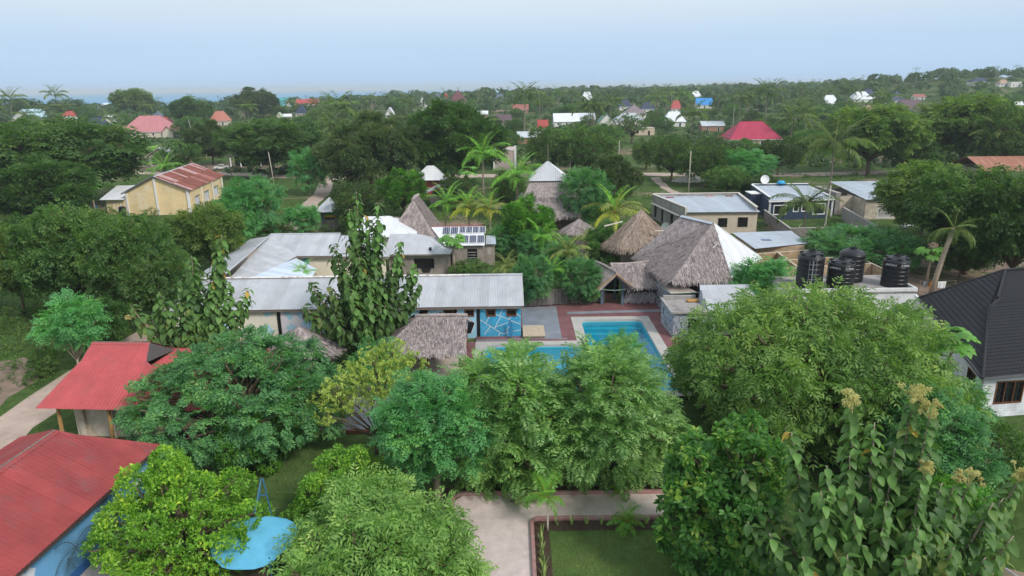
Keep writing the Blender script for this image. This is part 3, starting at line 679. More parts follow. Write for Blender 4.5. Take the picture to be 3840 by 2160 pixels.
for k in range(9): mb_.bar((-.2, -.01, .15 + .2 * k), (.14, -.01, .12 + .2 * k), .018)
mb_.build('lattice', pm('blue_steel', (.03, .12, .30), .5, .2), st_)
bn = thing('plank_bench_platform', 'low pale wooden platform on the slate paving beside the mural wall', 'platform', (2, 59.2, DZ))
for k in range(8): box_part('plank', pm('pale_plank', (.52, .42, .30), .8, .15, 3), bn, -1.05, .95, -1.35 + k * .36, -1.01 + k * .36, .22, .3)
MB().box(-1.0, .9, -1.3, 1.5, 0, .22).build('base', timber, bn)

# ------------------------------------------------------------------ courtyard wings behind the mural building
Cw = thing('courtyard_house', 'courtyard house with grey sheet roofs meeting at a hip behind the mural building', 'house', (-25, 78, 0))
holed_wall('courtyard_wall', pm('peach_plaster', (.80, .70, .56), .85, .08, 1), Cw, (-29, 78.9), (-15, 78.7), 0, 3.1, .2)
MB().box(-29.5, -29.3, 66, 83.5, 0, 3.3).box(-29.3, -21.2, 87.5, 87.7, 0, 3.2).build('outer_wall', cream, Cw, w=True)
rf = MB().bar((-29.8, 83.5, 4.7), (-21.3, 83.4, 4.7), .1).build('roof', timber, Cw, w=True)
RN, RM = (-29.9, 83.6, 4.8), (-28.0, 63.4, 4.8)
sheet_roof(rf, [(-27.0, 67.0, 3.15), (-25.3, 78.4, 3.15), RN, RM], galv, .82, .2, .02)
sheet_roof(rf, [(-25.3, 78.4, 3.15), (-21.0, 78.3, 3.15), (-21.2, 83.4, 4.8), RN], galv, .82, .2, .02)
sheet_roof(rf, [(-21.2, 78.35, 3.05), (-14.3, 78.2, 3.0), (-16.4, 83.2, 4.5), (-21.2, 83.3, 4.6)], galv, .82, .2, .02)
sheet_roof(rf, [(-21.0, 88.2, 3.1), (-34.5, 88.4, 3.1), RN, (-21.2, 83.4, 4.8)], galv, .82, .2, .02)
sheet_roof(rf, [(-34.5, 88.4, 3.1), (-33, 62.5, 3.1), RM, RN], galv, .82, .2, .02)
ridge_cap(rf, RN, (-21.2, 83.4, 4.83), galv); ridge_cap(rf, RN, RM, galv)
MB().bar((-25.3, 78.45, 3.0), (-14.4, 78.25, 2.9), .05, .18).bar((-25.3, 78.4, 3.0), (-27, 67, 3.0), .05, .18).build('fascia', timber, Cw, w=True)
lean = MB().bar((-25.4, 78.2, 2.9), (-26.9, 67.5, 2.9), .08).build('veranda_roof', timber, Cw, w=True)
sheet_roof(lean, [(-21.4, 67.6, 2.35), (-22.2, 75.3, 2.35), (-25.45, 78.2, 3.0), (-26.9, 67.2, 3.0)], pm('pale_blue_sheet', (.55, .63, .74), .5, .1, .8, stain=(.4, .46, .55), stain_amt=.5, objvar=.1), .82, .25, .02)
mb_ = MB()
for x, z, r in ((-24.4, 2.2, .58),): mb_.lathe([(r, 0), (r, .02)], 28)
def disc(name, mat, x, z, r, yy=78.83, n=28, squash=1.0):
    MB().sheet([(x + r*math.cos(2*math.pi*k/n), yy, z + squash*r*math.sin(2*math.pi*k/n)) for k in range(n)]).build(name, mat, Cw, w=True)
disc('mural_circle', pm('sea_mural', (.12, .5, .55), .8, .4, 2.5, stain=(.6, .52, .3), stain_amt=.8, stain_scale=1.5), -24.4, 2.2, .6)
disc('mural_circle', pm('beach_mural', (.5, .68, .76), .8, .2, 2, stain=(.7, .6, .45), stain_amt=.8, stain_scale=1.2), -22.8, 2.45, .62)
disc('mural_circle', pm('hill_mural', (.42, .5, .2), .8, .3, 2, stain=(.5, .35, .1), stain_amt=.8), -20.2, 1.3, .75)
for x, m in ((-24.02, pillar_blue), (-23.18, light_blue), (-22.33, light_blue)): disc('mural_disc', m, x, 1.2, .24)
for x, m in ((-24.0, pm('mural_rose', (.45, .28, .24), .8)), (-23.2, pm('mural_teal', (.06, .16, .17), .8, .3, 3)), (-21.25, pm('mural_sea_blue', (.12, .42, .66), .8, .3, 3))):
    MB().sheet([(x - .28, 78.82, .2), (x + .28, 78.82, .2), (x + .28, 78.82, .92), (x - .28, 78.82, .92)]).build('mural_square', m, Cw, w=True)

K = thing('kitchen_block', 'grey rendered kitchen with sooty barred opening under hipped sheet roof', 'building', (-11, 83, 0))
kh = [(3.1, 5.5, .85, 2.05), (.6, 1.3, 1.3, 2.1)]
holed_wall('front_wall', cement, K, (-15, 80.9), (-7.65, 80.9), 0, 2.75, .2, kh)
for h in kh: window(K, (-15, 80.9), (-7.65, 80.9), h, .2, black, dark_in, bars=9, fw=.06)
MB().box(-7.85, -7.65, 81.1, 86, 0, 2.75).box(-15, -14.8, 81.1, 86, 0, 2.75).box(-14.8, -7.85, 85.8, 86, 0, 2.75).build('side_wall', cement, K, w=True)
MB().sheet([(-10.9, 80.89, .25), (-10.1, 80.89, .25), (-9.85, 80.89, .85), (-11.2, 80.89, .85)]).build('soot_stain', pm('soot', (.03, .028, .026), .95, .5, 6), K, w=True)
rf = MB().bar((-15, 85, 4.2), (-12, 85, 4.2), .1).build('roof', timber, K, w=True)
sheet_roof(rf, [(-15.4, 80.3, 2.72), (-7.35, 80.3, 2.72), (-11.95, 85, 4.3), (-15.4, 85, 4.3)], galv, .82, .2, .02)
sheet_roof(rf, [(-7.35, 80.3, 2.72), (-7.35, 86.5, 2.9), (-11.95, 85, 4.3)], galv, .82, .2, .02)
MB().bar((-15.4, 80.35, 2.6), (-7.4, 80.35, 2.6), .05, .16).build('fascia', timber, K, w=True)
MB().lathe([(.16, 0), (.16, .3), (.2, .32), (.2, .36)], 10, (-9.9, 81.2, 3.0)).build('flue', black, K, w=True)

SB = thing('solar_house', 'rendered house with solar panels on its pale sheet roof and a shelved window', 'house', (-5.5, 85, 0))
sh = [(1.95, 3.1, 1.25, 2.75)]
holed_wall('front_wall', cement, SB, (-7.4, 82.75), (-3.45, 82.75), 0, 3.35, .2, sh)
wn_ = window(SB, (-7.4, 82.75), (-3.45, 82.75), sh[0], .2, black, dark_in, bars=6, fw=.06)
MB().box(-5.4, -4.35, 82.8, 82.9, 1.6, 1.63).box(-5.4, -4.35, 82.8, 82.9, 1.95, 1.98).box(-5.4, -4.35, 82.8, 82.9, 2.3, 2.33).build('shelf', white, wn_, w=True)
MB().box(-3.65, -3.45, 82.95, 87.4, 0, 3.35).box(-7.4, -7.2, 82.95, 87.4, 0, 3.35).box(-7.2, -3.65, 87.2, 87.4, 0, 3.9).build('side_wall', cement, SB, w=True)
MB().box(-3.44, -2.2, 85.3, 87.5, 0, 2.75).build('annex', cement, SB, w=True)
box_part('vent_panel', pm('vent_grey', (.45, .42, .4), .8), SB, -3.1, -2.65, 85.26, 85.3, 1.4, 2.4, w=True)
rf = MB().bar((-10.3, 86.4, 4.8), (-3.6, 86.4, 4.8), .08).build('roof', timber, SB, w=True)
sheet_roof(rf, [(-8.2, 82.3, 3.3), (-3.3, 82.3, 3.3), (-3.55, 86.5, 4.9), (-10.35, 86.5, 4.9)], galv_white, .82, .2, .02)
sheet_roof(rf, [(-3.3, 84.9, 2.85), (-1.95, 84.9, 2.85), (-2.1, 87.6, 3.4), (-3.3, 87.6, 3.4)], galv_blue, .7, .2, .02)
ridge_cap(rf, (-10.3, 86.5, 4.93), (-3.55, 86.5, 4.93), red_faded, .12)
pan_m = pm('solar_cell', (.018, .03, .085), .15, .25, 8, spec=.6)
SO, SU, SV, SN, _ = frame_of([(-8.2, 82.3, 3.3), (-3.3, 82.3, 3.3), (-3.55, 86.5, 4.9)])
def panel(u, v, wd, ht, tilt, label):
    t = put('solar_panel', None, SB, SO + SU*u + SV*v + SN*.06 - LOC[SB.name]); t['label'] = label
    def P(a, b, c): return SU*a + SV*b + SN*c
    MB().prism([P(0,0,0), P(wd,0,0), P(wd,ht,0), P(0,ht,0)], SN*.04).build('frame', white_metal, t)
    MB().prism([P(.05,.05,.041), P(wd-.05,.05,.041), P(wd-.05,ht-.05,.041), P(.05,ht-.05,.041)], SN*.006).build('cell_glass', pan_m, t)
    mb = MB()
    for k in range(1, 4): mb.prism([P(wd*k/4-.012,.05,.048), P(wd*k/4+.012,.05,.048), P(wd*k/4+.012,ht-.05,.048), P(wd*k/4-.012,ht-.05,.048)], SN*.002)
    mb.build('busbar', white_metal, t)
names = ['end panel beside the papaya', 'second panel', 'third panel', 'end panel by the roof corner']
for k in range(2): panel(-.55 + k * 1.02, 2.5, .98, 1.7, 0, ('first' if k == 0 else 'second') + ' of the two brighter blue solar panels near the kitchen roof')
for k in range(4): panel(1.58 + k * .84, 2.75, .82, 1.5, 0, ('first', 'second', 'third', 'fourth')[k] + ' solar panel from the left in the upper row of four')
for k in range(3): panel(1.95 + k * .98, .45, .92, 1.75, 0, ('first', 'second', 'third')[k] + ' solar panel from the papaya in the lower striped row')

# bright roof, round thatch and pavilion behind
Wr = thing('white_roofed_house', 'house under a bright white sheet roof behind the big leafy teak', 'house', (-18, 93, 0))
MB().box(-21.5, -13.5, 89.5, 96, 0, 3.1).build('wall', cream, Wr, w=True)
rf = MB().bar((-20, 93.4, 4.9), (-15, 93.4, 4.9), .1).build('roof', timber, Wr, w=True)
sheet_roof(rf, [(-22, 89, 3.1), (-12.8, 88.6, 3.1), (-16.8, 93.4, 5.1), (-20.3, 93.4, 5.1)], galv_white, .82, .25, .02)
sheet_roof(rf, [(-12.8, 88.6, 3.1), (-12.9, 97.5, 3.1), (-16.8, 93.4, 5.1)], galv_white, .82, .25, .02)
sheet_roof(rf, [(-12.9, 97.5, 3.1), (-22, 97.5, 3.1), (-20.3, 93.4, 5.1), (-16.8, 93.4, 5.1)], galv_white, .82, .25, .02)
sheet_roof(rf, [(-22, 97.5, 3.1), (-22, 89, 3.1), (-20.3, 93.4, 5.1)], galv_white, .82, .25, .02)

def hip_thatch(root, x0, x1, y0, y1, ze, rx0, rx1, ry0, ry1, zr, mat=None, dens=45):
    E = [(x0, y0, ze), (x1, y0, ze), (x1, y1, ze), (x0, y1, ze)]; R0, R1 = (rx0, ry0, zr), (rx1, ry1, zr)
    alongx = abs(rx1 - rx0) >= abs(ry1 - ry0)
    if alongx: polys = [[E[0], E[1], R1, R0], [E[1], E[2], R1], [E[2], E[3], R0, R1], [E[3], E[0], R0]]
    else: polys = [[E[0], E[1], R0], [E[1], E[2], R1, R0], [E[2], E[3], R1], [E[3], E[0], R0, R1]]
    return thatch(root, polys, mat, dens)
Tm = thing('thatched_hall', 'steep grey thatched hall with ridge bump behind the solar panels', 'house', (-13.5, 96, 0))
MB().box(-15.6, -11.6, 93, 99, 0, 2.6).build('wall', cement, Tm, w=True)
hip_thatch(Tm, -17.1, -10.3, 91.6, 100.2, 2.3, -13.6, -13.4, 94.4, 98.4, 7.2)
MB().tube([(-13.6, 94.2, 7.2), (-13.5, 96, 7.3), (-13.4, 98.6, 7.2)], [.22, .28, .22], 8).build('ridge_roll', thatch_m, Tm, w=True)
Pv = thing('guard_pavilion', 'small roadside pavilion with pale pyramid sheet roof and striped green-gold wall', 'pavilion', (-29.6, 111, 0))
box_part('wall', cement, Pv, -30.4, -28.6, 109.3, 112, 0, 3.0, w=True)
box_part('green_band', pm('green_paint', (.02, .25, .06), .8), Pv, -30.1, -28.58, 109.28, 109.32, 2.5, 2.95, w=True)
box_part('gold_band', pm('gold_paint', (.65, .38, .05), .8), Pv, -30.1, -28.58, 109.27, 109.33, 2.1, 2.5, w=True)
box_part('black_band', black, Pv, -30.1, -28.58, 109.26, 109.34, 1.75, 2.1, w=True)
box_part('blue_post', pillar_blue, Pv, -30.75, -30.42, 109.1, 109.5, 0, 3.1, w=True)
E4 = [(-31.5, 107.8, 3.2), (-27.4, 107.8, 3.2), (-27.4, 113, 3.2), (-31.5, 113, 3.2)]; A4 = (-29.4, 110.2, 5.25)
rf = MB().bar((-31.3, 108, 3.15), (-27.5, 108, 3.15), .06).build('roof', timber, Pv, w=True)
for k in range(4): sheet_roof(rf, [E4[k], E4[(k+1) % 4], A4], galv, .82, .25, .02)

# ------------------------------------------------------------------ board fence, thatched gateway, herringbone wall
Fn = thing('board_fence', 'weathered grey vertical board fence between mural building and thatched gateway', 'fence', (5, 67.6, 0))
rg = random.Random(5); plank_m = pm('fence_plank', (.17, .15, .145), .95, .3, 2, bump=.4, stain=(.30, .24, .20), stain_amt=.6, stain_scale=.5, objvar=.45, stretch=(3, 3, .6))
x = 1.2; base_pl = {}
while x < 9.7:
    wd = rg.uniform(.16, .24); y = 67.0 + (x - 1.2) * .155; h = rg.uniform(1.95, 2.2) - (.15 if x > 3 else 0)
    mb_ = MB(); mb_.box(-wd/2 + .006, wd/2 - .006, -.02, .02, .32, h)
    o_ = mb_.build('plank', plank_m, Fn); o_.location = (x + wd/2 - 5, y - 67.6 + rg.uniform(-.015, .015), 0); o_.rotation_euler = (rg.uniform(-.02, .02), rg.uniform(-.015, .015), .15)
    x += wd
for k in range(7):
    xx = 1.3 + k * 1.35; o_ = MB().box(-.06, .06, .02, .12, 0, 1.9).build('post', timber, Fn); o_.location = (xx - 5, 67.0 + (xx - 1.2) * .155 - 67.6, 0)
for z in (.75, 1.6): MB().bar((1.2, 67.06, z), (9.7, 68.38, z), .06, .1).build('rail', timber, Fn, w=True)

Gt = thing('thatched_gateway', 'thatched gable gateway with blue posts opening onto the pool terrace', 'gateway', (10.4, 68.5, 0))
AF, ABk = (10.6, 66.6, 3.85), (9.0, 71.2, 3.85)
thatch(Gt, [[(7.9, 71.0, 2.15), (8.75, 66.3, 2.2), AF, ABk], [(12.35, 66.6, 2.35), (11.6, 71.4, 2.3), ABk, AF]], density=60)
MB().tube([(10.62, 66.5, 3.92), (9.8, 69, 3.95), (9.0, 71.3, 3.92)], [.13, .16, .13], 8).build('ridge_roll', thatch_m, Gt, w=True)
for a, b in (((8.6, 66.3, 2.25), (10.6, 66.45, 3.78)), ((12.3, 66.5, 2.4), (10.6, 66.45, 3.78))): MB().tube([a, b], .055, 6).build('gable_pole', bamboo, Gt, w=True)
for xx, yy in ((9.35, 67.9), (11.45, 67.7), (11.0, 70.2), (9.2, 70.6)): box_part('post', pillar_blue, Gt, xx - .14, xx + .14, yy - .14, yy + .14, 0, 2.75, w=True)
box_part('floor', pm('red_earth_floor', (.22, .12, .09), .9, .2, 2), Gt, 9.5, 11.3, 68.25, 72, 0, .05, w=True)
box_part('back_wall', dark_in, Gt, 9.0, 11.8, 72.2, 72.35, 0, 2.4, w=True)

Lt = thing('thatched_lean_roof', 'low thatched roof running from gateway to the big thatched restaurant', 'roof', (13.2, 69, 0))
thatch(Lt, [[(11.75, 67.45, 2.1), (15.5, 67.6, 2.25), (15.0, 70.6, 4.0), (10.5, 70.5, 3.75)]], density=60)
MB().tube([(10.5, 70.5, 3.82), (12, 70.5, 3.78), (13.5, 70.5, 3.9), (15, 70.6, 4.05)], .14, 7).build('ridge_roll', thatch_m, Lt, w=True)
box_part('beam', black, Lt, 11.75, 15.1, 67.75, 67.88, 1.5, 2.05, w=True)
Hw = thing('herringbone_wall', 'dark garden wall covered in pale herringbone stone slabs beside gateway', 'wall', (13.4, 68, 0))
box_part('core', pm('dark_mortar', (.06, .055, .06), .95, .3, 4), Hw, 11.6, 15.1, 68.0, 68.2, 0, 1.52, w=True)
slab_m = pm('pale_stone_slab', (.40, .385, .40), .9, .2, 5, objvar=.25, stain=(.2, .19, .2), stain_amt=.5)
sl = MB().box(-.23, .23, -.025, .0, -.055, .055).build('stone_slab', slab_m, Hw, bevel=.008); sl_me = sl.data; first = True
ca_, sa_ = math.cos(math.radians(31)), math.sin(math.radians(31)); cell = .15
for i in range(-24, 26):
    for j in range(-24, 26):
        k = (i - j) % 6
        if k not in (0, 5): continue
        ux, uz = ((i + 1.5) * cell, (j + .5) * cell) if k == 0 else ((i + .5) * cell, (j + 1.5) * cell)
        px, pz = ux * ca_ - uz * sa_, ux * sa_ + uz * ca_ + .7
        if not (-1.66 < px < 1.6 and .16 < pz < 1.38): continue
        o_ = sl if first else put('stone_slab', sl_me, Hw)
        first = False
        o_.location = (px, 0, pz); o_.rotation_euler = (0, -math.radians(31) if k == 0 else math.radians(59), 0); o_.scale = (.92, 1, 1.12)

# ------------------------------------------------------------------ big thatched restaurant with a white sheet slope
R_ = thing('thatched_restaurant', 'big thatched restaurant roof with one white sheet-metal slope above the bar', 'building', (19.5, 70, 0))
a_, b_, c_, d_ = (13.9, 74.2, 3.95), (15.45, 63.4, 3.85), (21.35, 63.9, 3.9), (27.2, 71.9, 3.9)
r0, r1 = (20.9, 69.6, 8.3), (18.7, 74.0, 8.3)
thatch(R_, [[a_, b_, r0], [b_, c_, r0]], density=60, t=.3, L=(.4, .9))
thatch(R_, [[a_, r0, r1], [(22, 80.5, 3.9), a_, r1]], density=14, t=.3)
wr = slab_roof(R_, [[c_, d_, r0]], timber, .06, 'sheet_slope')
sheet_roof(wr, [c_, d_, r0], galv_white, .82, .3, .018, lift=.05)
slab_roof(R_, [[d_, (22, 80.5, 3.9), r1, r0]], galv_blue, .08, 'back_slope')
ridge_cap(R_, r0, r1, galv_blue, .3); ridge_cap(R_, r0, d_, galv_white, .16)
MB().tube([(20.1, 66.5, 6.35), (20.6, 66.7, 6.75)], .03, 5).tube([(20.3, 67.0, 6.7), (20.75, 66.4, 6.75)], .02, 5).build('aerial', white_metal, R_, w=True)
for xx, yy in ((14.9, 73), (15.4, 69.5), (15.9, 66.6), (16.3, 64.6), (18.6, 64.7), (20.6, 64.8)): box_part('post', pillar_blue, R_, xx - .16, xx + .16, yy - .16, yy + .16, 0, 3.95, w=True)
MB().box(16.6, 16.75, 66, 74, 0, 3.2).box(16.8, 20.6, 67.5, 67.65, 0, 3.4).build('inner_wall', pm('dark_red_timber', (.09, .035, .025), .8, .4, 3, stretch=(1, 1, .2)), R_, w=True)
holed_wall('painted_wall', crazy_mat('white_scroll_wall', (.7, .7, .72), (.66, .66, .69), (.2, .16, .17), 2.2, .05), R_, (20.8, 64.6), (26.6, 66.4), 0, 3.75, .2)
box_part('counter', brown_wood, R_, 16.9, 17.6, 62.7, 62.95, 1.9, 2.4, w=True)
stone_dark = crazy_mat('dark_crazy_stone', (.18, .18, .20), (.30, .31, .34), (.03, .03, .035), 3.2, .05)
stone_pale = crazy_mat('pale_crazy_stone', (.30, .33, .40), (.42, .43, .46), (.07, .08, .10), 2.4, .045)
stone_white = crazy_mat('white_outlined_stone', (.26, .26, .32), (.36, .36, .42), (.80, .80, .83), 2.6, .10)
Bar = thing('bar_wall', 'dark stone bar wall with a wide concrete counter slab below the thatch', 'wall', (15.6, 64.6, 0))
MB().prism([(14.95, 67.9, 0), (15.2, 62.4, 0), (15.5, 62.4, 0), (15.3, 67.9, 0)], (0, 0, 2.9)).build('stone_side', stone_dark, Bar, w=True)
MB().prism([(15.5, 62.5, 0), (17.7, 62.7, 0), (17.7, 62.9, 0), (15.5, 62.75, 0)], (0, 0, 2.3)).build('stone_front', stone_white, Bar, w=True)
MB().prism([(15.18, 62.36, 2.3), (17.72, 62.62, 2.3), (17.72, 62.72, 2.3), (15.18, 62.49, 2.3)], (0, 0, .55)).build('black_band', black, Bar, w=True)
MB().prism([(14.92, 67.9, 2.86), (15.15, 62.33, 2.86), (17.75, 62.58, 2.86), (16.45, 67.0, 2.86), (16.4, 67.9, 2.86)], (0, 0, .09)).build('slab', pm('worn_counter_slab', (.42, .35, .30), .85, .2, 1.2, stain=(.25, .23, .22), stain_amt=.5), Bar, w=True)
pp = thing('green_water_pipe', 'thin pale green water pipe strung along the gateway and bar', 'pipe', (12, 66.6, 1.9))
MB().tube([(9.0, 67.2, 1.95), (10.6, 67.0, 1.9), (12, 67.2, 1.98), (14.85, 67.55, 2.15), (14.95, 67.6, 2.35), (15.1, 62.3, 3.0), (17.9, 62.5, 2.95)], .025, 5).build('pipe', pm('pale_green_pvc', (.45, .66, .55), .5), pp, w=True)
Hut = thing('stone_pump_hut', 'flat-roofed pump hut painted in blue-grey crazy stone at the pool edge', 'hut', (16, 59.8, 0))
holed_wall('west_wall', stone_pale, Hut, (14.2, 61.8), (14.45, 57.8), 0, 2.45, .2, [(.55, .95, 1.3, 2.0)])
holed_wall('front_wall', stone_pale, Hut, (14.66, 57.8), (18.1, 57.9), 0, 2.45, .2, [(1.1, 2.1, 0, 1.9)])
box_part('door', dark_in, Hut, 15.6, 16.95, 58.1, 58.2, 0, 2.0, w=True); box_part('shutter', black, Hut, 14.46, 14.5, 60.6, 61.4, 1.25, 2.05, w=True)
MB().box(17.9, 18.1, 58.1, 62, 0, 2.45).box(14.5, 17.9, 61.8, 62, 0, 2.45).build('back_wall', concrete, Hut, w=True)
roof_stain = pm('stained_slab', (.34, .315, .30), .95, .2, 1.2, stain=(.06, .055, .05), stain_amt=.8, stain_scale=.7)
box_part('roof_slab', roof_stain, Hut, 14.1, 18.15, 57.6, 62.1, 2.45, 2.52, w=True)
MB().box(14.1, 14.35, 57.6, 62.1, 2.521, 2.66).box(14.351, 18.15, 57.6, 57.78, 2.521, 2.62).box(14.351, 17.4, 61.8, 62.1, 2.521, 2.85).build('parapet', concrete, Hut, w=True)
cu = thing('foam_cushion', 'tan foam cushion lying on the pump hut roof', 'cushion', (16.9, 61.0, 2.55), .2)
MB().box(-.55, .55, -.3, .3, .02, .16).build('cushion', pm('tan_foam', (.46, .25, .08), .9, .2, 4), cu, bevel=.04)
St = thing('steep_metal_shed', 'shed with steep curving corrugated metal roof behind the pump hut', 'shed', (19.3, 60, 0))
MB().box(18.0, 21.5, 58.3, 62.0, 0, 2.4).build('wall', pm('white_blue_wall', (.62, .67, .72), .8, .1), St, w=True)
rf = MB().prism([(17.9, 62.2, 3.75), (17.45, 58.1, 2.3), (17.5, 61, 2.3)], (.08, 0, 0)).build('roof', galv_blue, St, w=True)
pc = [(57.6, 2.42), (58.6, 2.62), (60.0, 3.1), (61.2, 3.55), (62.0, 3.85)]
for q in range(4): sheet_roof(rf, [(17.6, pc[q][0], pc[q][1]), (22.5, pc[q][0], pc[q][1]), (22.5, pc[q+1][0], pc[q+1][1]), (17.75, pc[q+1][0], pc[q+1][1])], galv, .82, .15, .02)
# ------------------------------------------------------------------ houses on the right beyond the restaurant
Gp = thing('parapet_building', 'unpainted building with parapet walls round a blue-grey sheet roof', 'building', (31, 108, 0))
f0, f1 = (26.6, 103.3), (37.6, 103.0)
gh = [(5.0, 6.6, .9, 2.5), (8.0, 9.7, .9, 2.6)]
holed_wall('front_wall', beige_wall, Gp, f0, f1, 0, 3.35, .2, gh)
for h in gh: window(Gp, f0, f1, h, .2, beige_wall, dark_in, bars=10, fw=.08)
sh_ = [(1.0, 2.3, .3, 2.6), (4.2, 5.3, .1, 2.6), (8, 9.4, .5, 2.5)]
holed_wall('side_wall', concrete, Gp, (24.3, 116.9), (26.6, 103.5), 0, 3.0, .25, sh_)
for h in sh_: window(Gp, (24.3, 116.9), (26.6, 103.5), h, .25, concrete, dark_in, fw=.05)
MB().prism([(24.3, 116.9, 3.0), (26.6, 103.3, 3.0), (26.85, 103.3, 3.0), (24.55, 116.9, 3.0)], (0, 0, 1.05)).prism([(24.5, 116.8, 3.0), (39.3, 117.1, 3.0), (39.3, 117.3, 3.0), (24.5, 117.0, 3.0)], (0, 0, 1.1)).prism([(39.1, 117.1, 0), (37.4, 103.4, 0), (37.6, 103.4, 0), (39.3, 117.1, 0)], (0, 0, 4.0)).build('parapet', concrete, Gp, w=True)
cap_m = pm('parapet_cap', (.60, .56, .50), .85, .1)
MB().bar((24.4, 117, 4.1), (26.7, 103.2, 4.1), .4, .12).bar((24.4, 117, 4.16), (39.3, 117.2, 4.16), .4, .1).bar((39.2, 117.2, 4.05), (37.5, 103.3, 4.05), .4, .12).bar((26.72, 103.25, 3.0), (26.72, 103.25, 4.04), .32).build('coping', cap_m, Gp, w=True)
rf = MB().bar((26.8, 103.0, 3.3), (37.7, 102.75, 3.3), .06, .22).build('roof', timber, Gp, w=True)
sheet_roof(rf, [(26.9, 102.8, 3.42), (37.9, 102.6, 3.42), (39.0, 116.9, 3.75), (24.7, 116.7, 3.75)], galv_blue, .9, .3, .012)
for k, (xx, yy, m) in enumerate(((26.3, 115, red_faded), (33.2, 115.6, pm('salmon_patch', (.55, .3, .25), .8)), (36.6, 115.8, brown_wood))): box_part('roof_patch', m, Gp, xx, xx + 1.3, yy, yy + .8, 3.74, 3.79, w=True)
MB().bar((24.0, 115.9, 2.75), (25.9, 104.3, 2.65), .55, .1).build('canopy_slab', cap_m, Gp, w=True)
dz = thing('satellite_dish', 'pale satellite dish leaning against the parapet building wall', 'dish', (24.6, 106.5, .2))
MB().lathe([(.02, 0), (.5, .08), (.95, .3), (.97, .3), (.5, .04), (.02, -.04)], 20).build('dish', white, dz); dz.rotation_euler = (math.radians(75), 0, math.radians(-60))

Nb = thing('navy_house', 'navy blue house with white quoins and window surrounds under flat sheet roof', 'house', (49, 121, 0))
n0, n1 = (43.1, 113.3), (54.4, 114.8)
nh = [(.9, 3.2, .9, 2.55), (4.4, 5.4, 1.3, 2.6), (5.9, 7.0, 1.3, 2.55), (8.0, 10.2, .7, 2.6)]
holed_wall('front_wall', navy_wall, Nb, n0, n1, 0, 3.2, .2, nh)
for h in nh: window(Nb, n0, n1, h, .2, white, glass, bars=5, fw=.12, proud=.06)
MB().prism([(43.1, 113.5, 0), (45.2, 128.3, 0), (45.4, 128.3, 0), (43.3, 113.5, 0)], (0, 0, 3.9)).prism([(54.2, 115, 0), (55.6, 128, 0), (55.8, 128, 0), (54.4, 115, 0)], (0, 0, 3.6)).prism([(45.2, 128.3, 0), (55.7, 128, 0), (55.7, 128.2, 0), (45.2, 128.5, 0)], (0, 0, 4.0)).box(42.2, 44.2, 119.5, 122.5, 0, 3.5).build('side_wall', navy_wall, Nb, w=True)
MB().bar((43.2, 113.4, 3.95), (45.3, 128.3, 3.95), .4, .12).bar((45.3, 128.4, 4.05), (55.7, 128.1, 4.05), .4, .1).bar((54.3, 115, 3.66), (55.7, 128.1, 3.66), .3, .1).box(42.1, 44.0, 119.4, 122.6, 3.5, 3.62).build('coping', white, Nb, w=True)
for xx, yy in ((43.12, 113.22), (54.25, 114.7)):
    for k in range(9): box_part('quoin', white, Nb, xx - .02, xx + .3, yy - .05, yy + .02, .1 + k * .34, .34 + k * .34, w=True)
rf = MB().bar((42.9, 112.9, 3.25), (54.7, 114.5, 3.25), .06, .25).build('roof', white, Nb, w=True)
sheet_roof(rf, [(42.9, 112.9, 3.4), (54.7, 114.45, 3.4), (55.6, 127.9, 3.75), (45.4, 128.1, 3.75)], galv_blue, .9, .3, .012)
dz = thing('satellite_dish', 'round white satellite dish on the navy house roof', 'dish', (47.5, 128.2, 4.0))
MB().lathe([(.02, 0), (.5, .08), (.8, .26), (.82, .26), (.5, .04), (.02, -.04)], 24).build('dish', white, dz).rotation_euler = (math.radians(80), 0, 0)
MB().tube([(0, .1, -.9), (0, .1, 0)], .05, 6).build('mast', steel, dz)
dz.location.z = 4.9
dd = thing('blue_basin', 'bright blue plastic basin upturned on the navy house roof', 'basin', (50.6, 128.0, 4.1))
MB().lathe([(.75, 0), (.7, .25), (.5, .5), (.45, .52)], 16).build('basin', pm('bright_blue_plastic', (.03, .38, .72), .4), dd, smooth=True)

Cp = thing('block_compound_wall', 'grey block boundary wall enclosing the navy house yard', 'wall', (47, 97, 0))
cw = [((40.2, 96.5), (53.2, 97.6), 2.05), ((53.2, 97.6), (55.8, 113.6), 2.0)]
core_m = pm('wall_mortar', (.33, .31, .29), .95, .2, 3)
for p, q, h in cw: holed_wall('wall_core', core_m, Cp, p, q, 0, h, .14)
holed_wall('side_run', block_grey, Cp, (41.9, 111.8), (40.2, 96.6), 0, 2.05, .18)
def block_face(parent, p, q, h, mat, bl=.5, bh=.24, rows=None, t=.05, name='block', lim=300):
    a, b = Vector((*p, 0)), Vector((*q, 0)); d = (b - a).normalized(); nrm = Vector((-d.y, d.x, 0)); L = (b - a).length
    me = None; cnt = 0; ang = math.atan2(d.y, d.x); nr = int(h / bh); rgk = random.Random(int(L * 100))
    for r in range(nr - 1, max(-1, nr - 1 - (rows or nr)), -1):
        s = -(bl / 2 if r % 2 else 0)
        while s < L - .05 and cnt < lim:
            s0, s1 = max(0, s), min(L, s + bl)
            if s1 - s0 > .12:
                if me is None:
                    o = MB().box(-.5, .5, -t, .0, -bh/2 + .012, bh/2 - .012).build(name, mat, parent); me = o.data
                else: o = put(name, me, parent)
                c = a + d * ((s0 + s1) / 2) - LOC[parent.name]
                o.location = (c.x, c.y, r * bh + bh / 2 - LOC[parent.name].z); o.rotation_euler = (0, 0, ang); o.scale = (s1 - s0 - .025, rgk.uniform(.8, 1.15), 1); cnt += 1
            s += bl
blk_m = pm('cement_block', (.27, .245, .225), .95, .25, 3, objvar=.25, bump=.3)
block_face(Cp, *cw[0], blk_m)
